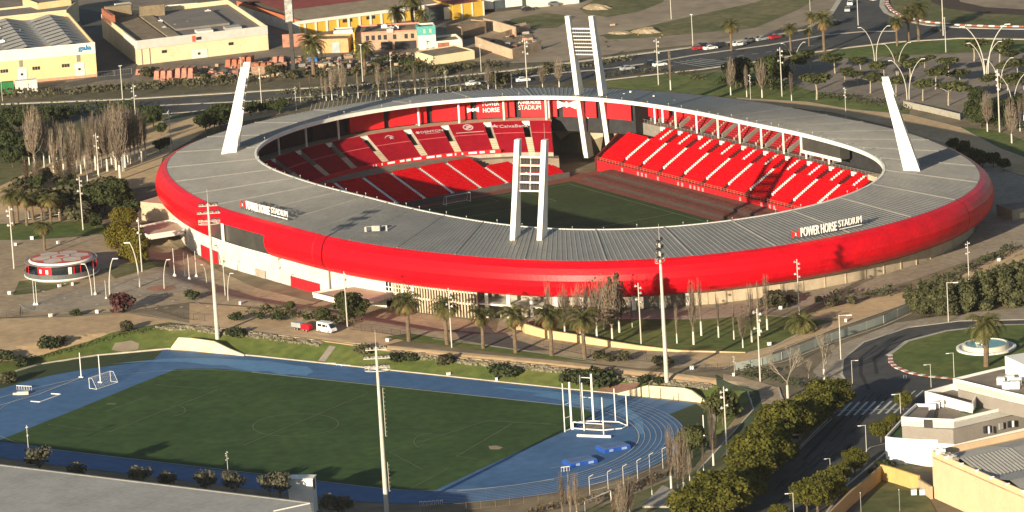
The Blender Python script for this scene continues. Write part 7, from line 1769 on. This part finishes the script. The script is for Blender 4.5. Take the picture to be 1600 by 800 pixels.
for a in (('pink stack of leaning slabs, leftmost below the beige warehouse', 258, 122, 3, 5, 2.6, b_brick2), ('pink stack of leaning slabs, second below the beige warehouse', 291, 120, 3, 5, 3.0, b_brick2), ('terracotta stack right of the bare yard', 368, 104, 3, 3.5, 2.4, b_brick), ('terracotta stack behind the leaning light tower', 386, 103, 2, 4, 3.0, b_brick), ('small terracotta pile at the asphalt lane', 222, 116, 2, 2, 1.6, b_brick2), ('terracotta heap beside the rubble wall', 412, 108, 3, 3, 2.0, b_brick), ('terracotta heap by the billboard foot', 436, 100, 2, 3, 2.4, b_brick2), ('low heap in the middle of the yard', 325, 112, 2, 2, 1.0, b_brown)):
    brick_stack(*a)
B = GH(490, 96); o = MB(); o.box((0, 0, .8), (2.6, 1.8, 1.6), .4); o = o.build('blue_crate', M('blue_plastic', (.02, .12, .35), .6)); o.location = tuple(B); tag(o, 'blue crate on the rubble beside the palm', 'crate')
# billboard
B = GH(459, 116); ztop = top_of(B, 33); h = ztop-B[2]; t = thing('billboard', 'tall dark billboard post rising past the top edge', 'billboard', B, math.radians(30))
mb = MB(); mb.box((0, 0, h/2), (1.1, 1.1, h)); mb.build('post', o_dark, t); mb = MB(); mb.box((-.2, 0, h+4), (2.6, .9, 9.0)); bo = mb.build('board', o_dark, t); mb = MB(); mb.box((-.2, -.5, h+4), (2.2, .06, 8.4)); mb.build('panel', M('grey_poster', (.35, .34, .32), .7, .4, .6), bo)
# --- white modern building (bottom right)
W0 = GH(1388, 724); o3 = np.array([W0[0], W0[1], W0[2]])
t = thing('modern_building', 'white modern building with stepped terraces at the right edge', 'building', o3)
Q = lambda pts, z: [tuple(G(x, y, z)[:2]-o3[:2]) for x, y in pts]
gz = o3[2]
mw_ = M('bright_white_render', (.80, .78, .72), .8, .03, .2)
mb = MB(); L0 = [(1383, 682), (1395, 684), (1440, 687), (1490, 688), (1700, 640), (1700, 590), (1500, 618), (1408, 655)]
mb.prism(Q(L0, 8.6), -.6, 8.6-gz-.7); mb.build('wall', mw_, t)
def rim(nm, pts, z, hgt, mat=mw_, thick=.3):
    p = Q(pts, z); n_ = len(p); c = np.mean(np.array(p), 0); mb = MB()
    for i in range(n_):
        a, b = np.array(p[i]), np.array(p[(i+1) % n_]); d = b-a; Ld = np.hypot(*d); m_ = (a+b)/2; inn = np.array([-d[1], d[0]])/Ld
        if inn@(c-m_) < 0: inn = -inn
        m_ = m_+inn*thick/2; mb.box((m_[0], m_[1], z-gz-hgt/2), (Ld, thick, hgt), math.atan2(d[1], d[0]))
    return mb.build(nm, mat, t)
rim('parapet', L0, 8.6, .75)
mb = MB(); mb.prism(Q([(1386, 682), (1410, 684), (1424, 664), (1409, 658)], 8.0), 8.6-gz-.72, 8.6-gz-.62); mb.build('green_terrace', M('artificial_lawn', (.04, .09, .025), .95), t)
L1 = [(1410, 683), (1440, 686), (1490, 689), (1700, 640), (1700, 585), (1520, 618), (1432, 655)]
z1 = 12.9
def Qz(pts_base, zb): return Q(pts_base, zb)
mb = MB(); b1 = Q(L1, 8.6); mb.prism(b1, 8.6-gz-.7, z1-gz-1.9); mb.build('upper_wall', b_taupe, t)
R1_ = [(1408, 651), (1441, 653.5), (1490, 655), (1700, 606), (1700, 575), (1530, 622), (1515, 632), (1430, 631)]
mb = MB(); p = Q(R1_, z1); mb.prism(p, z1-gz-2.0, z1-gz-.6, 0, 1); mb.build('roof', [mw_, M('brown_roof_deck', (.21, .175, .14), .9, .12, .3)], t)
rim('fascia', R1_, z1, 2.05)
mb = MB(); p = Q([(1443, 654), (1459, 654), (1462, 636), (1456, 634)], z1); mb.prism(p, z1-gz-2, z1-gz-.2); mb.build('light_well', o_dark, t)
mb = MB(); mb.prism(Q([(1500, 640), (1525, 634), (1540, 632), (1520, 644)], z1), z1-gz-.6, z1-gz-.5); mb.build('green_terrace', MATS['artificial_lawn'], t)
R2_ = [(1489, 591), (1568, 572), (1700, 590), (1700, 640), (1571, 611)]
z2 = 17.2
mb = MB(); p = Q(R2_, z2); ins = [tuple(np.array(q)+(np.mean(np.array(p), 0)-np.array(q))*.06) for q in p]; mb.prism(ins, z1-gz-.6, z2-gz-1.8); mb.build('upper_wall', b_taupe, t)
mb = MB(); mb.prism(p, z2-gz-1.9, z2-gz-.5, 0, 1); mb.build('roof', [mw_, MATS['brown_roof_deck']], t); rim('fascia', R2_, z2, 1.95)
TW = [(1445, 611), (1489, 599), (1530, 610), (1519, 631)]
mb = MB(); p = Q(TW, 14.4); mb.prism(p, z1-gz-2.0, 14.4-gz-1.2, 0, 1); mb.build('terrace', [mw_, MATS['brown_roof_deck']], t); rim('terrace_parapet', TW, 14.4, 1.3)
mb = MB(); mb.prism(Q([(1570, 556), (1640, 545), (1700, 560), (1700, 590), (1600, 570)], 20.5), z2-gz-2, 20.5-gz); mb.build('stair_tower', mw_, t)
def face_item(nm, x0, x1, yb, yt, zb, mat):
    a, b = G(x0, yb, zb)-o3, G(x1, yb-(x1-x0)*.24, zb)-o3; hh = (yb-yt)/7.6; d = (b-a)[:2]; c = (a+b)/2; n_ = np.array([d[1], -d[0]])/np.hypot(*d)
    if n_@(CAM[:2]-(c+o3)[:2]) < 0: n_ = -n_
    mb = MB(); mb.box((c[0]+n_[0]*.25, c[1]+n_[1]*.25, zb-gz+hh/2), (np.hypot(*d), .3, hh), math.atan2(d[1], d[0])); return mb.build(nm, mat, t)
for x0, x1, yb, yt, m_ in ((1536, 1543, 677, 666, b_win), (1543.5, 1545, 677, 666, mw_), (1560, 1566, 671, 661, M('pale_blind', (.3, .3, .29), .8)), (1574, 1580, 668, 658, b_win), (1581, 1583, 667, 657, mw_)): face_item('window', x0, x1, yb, yt, 8.9, m_)
mb = MB()
for x, y, s in ((1564, 597, 1.6), (1578, 594, 1.8), (1590, 598, 1.6), (1585, 603, 2.2), (1572, 604, 1.5)):
    c = G(x, y, z2)-o3
    mbu = MB(); mbu.box((c[0], c[1], z2-gz+.3), (s, s*.8, 1.5), .4); mbu.build('air_unit', m_lampw, t)
for x, y in ((1457, 637), (1463, 634), (1470, 632)):
    c = G(x, y, z1)-o3; mbu = MB(); mbu.box((c[0], c[1], z1-gz+.2), (1.4, 1.0, 1.3), .4); mbu.build('air_unit', m_lampw, t)
# --- beige corrugated warehouse bottom right
A = GH(1456, 778); zr = top_of(A, 704); gz2 = A[2]
t = thing('corrugated_warehouse', 'beige warehouse with a grey corrugated roof in the bottom right corner', 'warehouse', A)
p = [np.array(G(x, y, zr)[:2]-A[:2]) for x, y in ((1456, 704), (1700, 811), (1800, 760), (1800, 630))]
h = zr-gz2; mb = MB(); mb.prism([tuple(q) for q in p], -.6, h-1.2); mb.build('wall', M('beige_sheet', (.58, .43, .27), .8, .05, .2), t)
mb = MB()
for i in range(4):
    a, b = p[i], p[(i+1) % 4]; d = b-a; Ld = np.hypot(*d); c = (a+b)/2; inn = np.mean(p, 0)-c; inn = inn-(inn@(d/Ld))*(d/Ld); inn /= np.hypot(*inn); c = c+inn*.15; mb.box((c[0], c[1], h-.75), (Ld, .3, 1.5), math.atan2(d[1], d[0]))
mb.build('parapet', MATS['beige_sheet'], t)
uu, vv = p[1]-p[0], p[3]-p[0]
m_cor = M('grey_corrugated_roof', (.33, .315, .28), .55, .08, .2, spec=.4)
mb = MB(); K = 3
for k in range(K):
    s0, s1 = .02+.96*k/K, .02+.96*(k+1)/K; sm = (s0+s1)/2
    N_ = 60
    for j in range(N_):
        d0, d1 = .01+.98*j/N_, .01+.98*(j+1)/N_; dm = (d0+d1)/2
        for (sa, za, sb, zb) in ((s0, h-1.1, sm, h+.6), (sm, h+.6, s1, h-1.1)):
            w_ = lambda s, d, z: (*(p[0]+uu*s+vv*d), z)
            if (k+j//14) % 2 == 0: mb.add([w_(sa, d0, za), w_(sb, d0, zb), w_(sb, dm, zb+.12), w_(sa, dm, za+.12), w_(sb, d1, zb), w_(sa, d1, za)], [(0, 1, 2, 3), (3, 2, 4, 5)])
            else: mb.add([w_(sa, d0, za), w_(sb, d0, zb), w_(sb, d1, zb), w_(sa, d1, za)], [(0, 1, 2, 3)])
mb.build('roof', m_cor, t)
mb = MB()
for k in range(9): c = p[0]+uu*(.1+.1*k); d = uu/np.hypot(*uu); mb.box((c[0]-d[1]*-.0, c[1], h-.1), (.3, .8, .5), math.atan2(uu[1], uu[0]))
mb.build('drain_spout', m_lampw, t)
px_wall('yellow_wall', 'yellow yard wall with white cap beside the white building', [(1378, 750), (1400, 756), (1437, 768)], .5, 3.3, M('yard_yellow', (.52, .35, .13), .9, .08))
px_wall('brown_wall', 'brown shaded yard wall along the pavement', [(1290, 830), (1330, 790), (1378, 750)], .5, 3.0, M('shade_brown_render', (.36, .25, .14), .9, .1))  # shaded side of the yard wall, its shade painted in as brown
px_wall('tan_wall', 'tan yard wall joining the beige warehouse', [(1437, 768), (1456, 780)], .5, 2.6, M('tan_yard', (.45, .33, .2), .9, .1))
for i, (x, y) in enumerate(((1428, 774), (1441, 774))):
    B = GH(x, y); tt_ = thing('water_tank', ('white caged water tank, left of the two by the yellow wall', 'white caged water tank, right of the two by the yellow wall')[i], 'tank', B, .6, 'caged water tanks'); mb = MB(); mb.box((0, 0, .75), (1.1, 1.0, 1.1)); mb.build('tank', M('milky_plastic', (.6, .6, .56), .6), tt_)
    mb = MB()
    for z in (.2, .6, 1.0, 1.35):
        for a, b in (((-.6, -.55), (.6, -.55)), ((.6, -.55), (.6, .55)), ((.6, .55), (-.6, .55)), ((-.6, .55), (-.6, -.55))): mb.tube((*a, z), (*b, z), .03, .03, 4)
    mb.build('cage', m_steel, tt_); mb = MB(); mb.box((0, 0, .08), (1.2, 1.1, .16)); mb.build('pallet', o_dark, tt_)
for i, (x, y, ty) in enumerate(((1406, 800, 765), (1346, 812, 770), (1353, 770, 758))):
    B = GH(x, y); hh = top_of(B, ty)-B[2]; tt_ = thing('yard_post', 'thin grey post in the grass yard, %s listed from the warehouse' % ORD[i] if False else ('thin grey post in the yard nearest the beige warehouse', 'thin grey post in the yard near the pavement', 'thin grey post in the yard by the brown wall')[i], 'post', B); mb = MB(); mb.tube((0, 0, -.1), (0, 0, hh), .06, .06, 5); mb.build('pole', m_steel, tt_); mb = MB(); mb.ball((0, 0, hh), .1, 0, 6, 4); mb.build('cap', m_lampw, tt_)
# low block at the far right of the pavement
t, g = block('kiosk_block', 'low grey concrete kiosk in the shade at the right edge', 'kiosk', (1582, 345), (1640, 336), 328, None, M('grey_block', (.28, .25, .21), .9), b_groof, .3, 8)
on_front(t, g, 'pale_panel', .2, 1, .3, g['h']*.6, b_cream2)

# RUBBLE: debris of the demolition yards, and gear on the roofs
def debris(label, poly, n, seed, mats):
    r = random.Random(seed); P4 = [GH(x, y) for x, y in poly]; mb = MB(); k = 0; xs = [p[0] for p in P4]; ys = [p[1] for p in P4]; pl = np.array([p[:2] for p in P4])
    while k < n:
        x, y = r.uniform(min(xs), max(xs)), r.uniform(min(ys), max(ys))
        if _poly_sd([[x, y]], pl)[0] > 0: continue
        s_ = r.choice((.3, .4, .5, .8, 1.3)); mb.box((x, y, 3+s_*.25), (s_*r.uniform(.6, 2.2), s_*r.uniform(.5, 1.2), s_*r.uniform(.4, 1.0)), r.random()*3, r.randrange(len(mats))); k += 1
    return tag(mb.build('rubble', mats), label, 'rubble', None, 'stuff')
dm = [M('rubble_tan', (.34, .25, .16), .95, .3, 1), b_brick2, M('rubble_grey', (.30, .28, .25), .95, .3, 1), M('rubble_dark', (.07, .06, .05), .95)]
debris('rubble and scrap in the yard below the beige warehouse', [(235, 118), (420, 92), (470, 90), (470, 118), (400, 124), (250, 130)], 260, 1, dm)
debris('rubble and scrap round the ruins below the yellow hall', [(470, 96), (560, 84), (660, 84), (660, 100), (560, 112), (470, 116)], 240, 2, dm)
debris('rubble inside the roofless yard', [(744, 72), (828, 48), (845, 78), (800, 92)], 120, 3, dm)
debris('stones scattered over the bare earth lot', [(860, 60), (1000, 30), (1150, 40), (1200, 50), (1000, 74), (880, 90)], 24, 4, dm[3:4]+dm[:1])
def mound(label, x, y, r_, h_):
    rr = random.Random(int(x)); B = GH(x, y); mb = MB(); n = 18; vs = [(0, 0, h_)]
    for k, f_ in ((0, .55), (1, 1.0)):
        for i in range(n): a = 6.28*i/n; q = r_*f_*rr.uniform(.8, 1.15); vs.append((q*math.cos(a)*1.5, q*math.sin(a), (h_*.6 if k == 0 else -.1)*rr.uniform(.8, 1.2)))
    fs = [(0, 1+i, 1+(i+1) % n) for i in range(n)]+[(1+i, 1+n+i, 1+n+(i+1) % n, 1+(i+1) % n) for i in range(n)]
    mb.add(vs, fs); o = mb.build('earth_mound', M('mound_earth', (.36, .28, .18), .95, .3, .5, bump=.2)); o.location = tuple(B); tag(o, label, 'mound')
mound('pale earth mound on the upper grass patch of the lot', 932, 13, 3.6, 1.5); mound('pale earth mound on the long grass strip of the lot', 1008, 50, 4, 1.5); mound('pale earth mound at the left of the grass strip', 968, 52, 3, .8)
for nm in ('warehouse', 'warehouse.001', 'yellow_hall', 'corrugated_warehouse', 'white_hall', 'ruined_house'):
    ob = bpy.data.objects.get(nm); r = random.Random(len(nm)*7)
    if not ob: continue
    rf = [c for c in ob.children if c.name.startswith('roof')][0]; vs = np.array([v.co[:] for v in rf.data.vertices]); zt = vs[:, 2].max()
    c = vs.mean(0); ext = vs[:4]
    for k in range(6):
        w = np.array([r.random() for _ in range(4)]); w /= w.sum(); q = (w[:, None]*vs[:4]).sum(0)
        mb = MB(); s_ = r.uniform(.7, 1.5); mb.box((0, 0, s_*.4), (s_*1.4, s_, s_*.8)); mb.box((0, 0, s_*.85), (s_*.5, s_*.5, s_*.2)); v = mb.build('roof_vent', [m_steel, m_lampw, b_groof][k % 3], ob); v.location = (q[0], q[1], zt-(.05 if nm != 'corrugated_warehouse' else 1.0)); v.rotation_euler = (0, 0, .4)
# ---------------------------------------------------------------- base terrain, camera, light
fx = np.concatenate([[-6000, -2500, -1200, -600, -350], np.arange(-260, 170, 2.0), [200, 300, 600, 1500, 5000]])
fy = np.concatenate([[-3000, -1200, -500, -250], np.arange(-130, 350, 2.0), [400, 600, 1200, 3000, 7000]])
X, Y = np.meshgrid(fx, fy); P = np.stack([X.ravel(), Y.ravel()], 1); Z = HH(P)
nx, ny = len(fx), len(fy)
fs = [(j*nx+i, j*nx+i+1, (j+1)*nx+i+1, (j+1)*nx+i) for j in range(ny-1) for i in range(nx-1)]
me = bpy.data.meshes.new('ground'); me.from_pydata([(*p, z) for p, z in zip(P, Z)], [], fs)
me.materials.append(M('dry_ground', (.15, .122, .075), .95, .25, .03, col2=(.24, .19, .12), det=8))
tag(link('ground', me), 'dry brown ground of the sports park', 'ground', None, 'structure')

hz = MB(); hz.box((0, 400, 140), (7000, 6600, 290)); hm = bpy.data.materials.new('air'); hm.use_nodes = True; hn = hm.node_tree
hn.nodes.remove(hn.nodes['Principled BSDF']); pv_ = hn.nodes.new('ShaderNodeVolumePrincipled'); pv_.inputs['Color'].default_value = (.86, .90, 1.0, 1); pv_.inputs['Density'].default_value = HAZE; pv_.inputs['Anisotropy'].default_value = 0.0
hn.links.new(pv_.outputs['Volume'], hn.nodes['Material Output'].inputs['Volume'])
ho = hz.build('haze', hm); tag(ho, 'thin warm haze in the evening air', 'haze', None, 'stuff')
cd = bpy.data.cameras.new('camera'); cam = bpy.data.objects.new('camera', cd); COL.objects.link(cam)
cd.sensor_width = 36; cd.lens = FOC/W*36; cd.clip_start = 10; cd.clip_end = 9000
mw = Matrix(((_r[0], _u[0], -_f[0], CAM[0]), (_r[1], _u[1], -_f[1], CAM[1]), (_r[2], _u[2], -_f[2], CAM[2]), (0, 0, 0, 1)))
cam.matrix_world = mw; sc.camera = cam
SAZ, SEL = math.radians(-4.0), math.radians(13.4)         # direction the shadows run to (from +Y, clockwise negative), sun height
sd = np.array([-math.sin(SAZ)*math.cos(SEL), -math.cos(SAZ)*math.cos(SEL), math.sin(SEL)])   # towards the sun
sl = bpy.data.lights.new('sun', 'SUN'); sl.energy = SUN_E; sl.angle = math.radians(.5); sl.color = (1.0, .86, .64)
so = bpy.data.objects.new('sun', sl); COL.objects.link(so)
so.rotation_euler = Vector(sd).to_track_quat('Z', 'Y').to_euler(); so.location = (0, 0, 300)
wd = bpy.data.worlds.new('World'); sc.world = wd; wd.use_nodes = True
nt = wd.node_tree; bg = nt.nodes['Background']
sk = nt.nodes.new('ShaderNodeTexSky'); sk.sky_type = 'NISHITA'; sk.sun_disc = False
sk.sun_elevation = SEL; sk.sun_rotation = math.atan2(sd[0], sd[1])
nt.links.new(sk.outputs['Color'], bg.inputs['Color']); bg.inputs['Strength'].default_value = SKY_E
vs = sc.view_settings; vs.view_transform = 'Standard'; vs.look = 'None'; vs.gamma = 1; vs.exposure = EXPO; vs.use_curve_mapping = False
sc.cycles.max_bounces = 5; sc.cycles.diffuse_bounces = 2; sc.cycles.glossy_bounces = 2; sc.cycles.transmission_bounces = 3; sc.cycles.transparent_max_bounces = 4
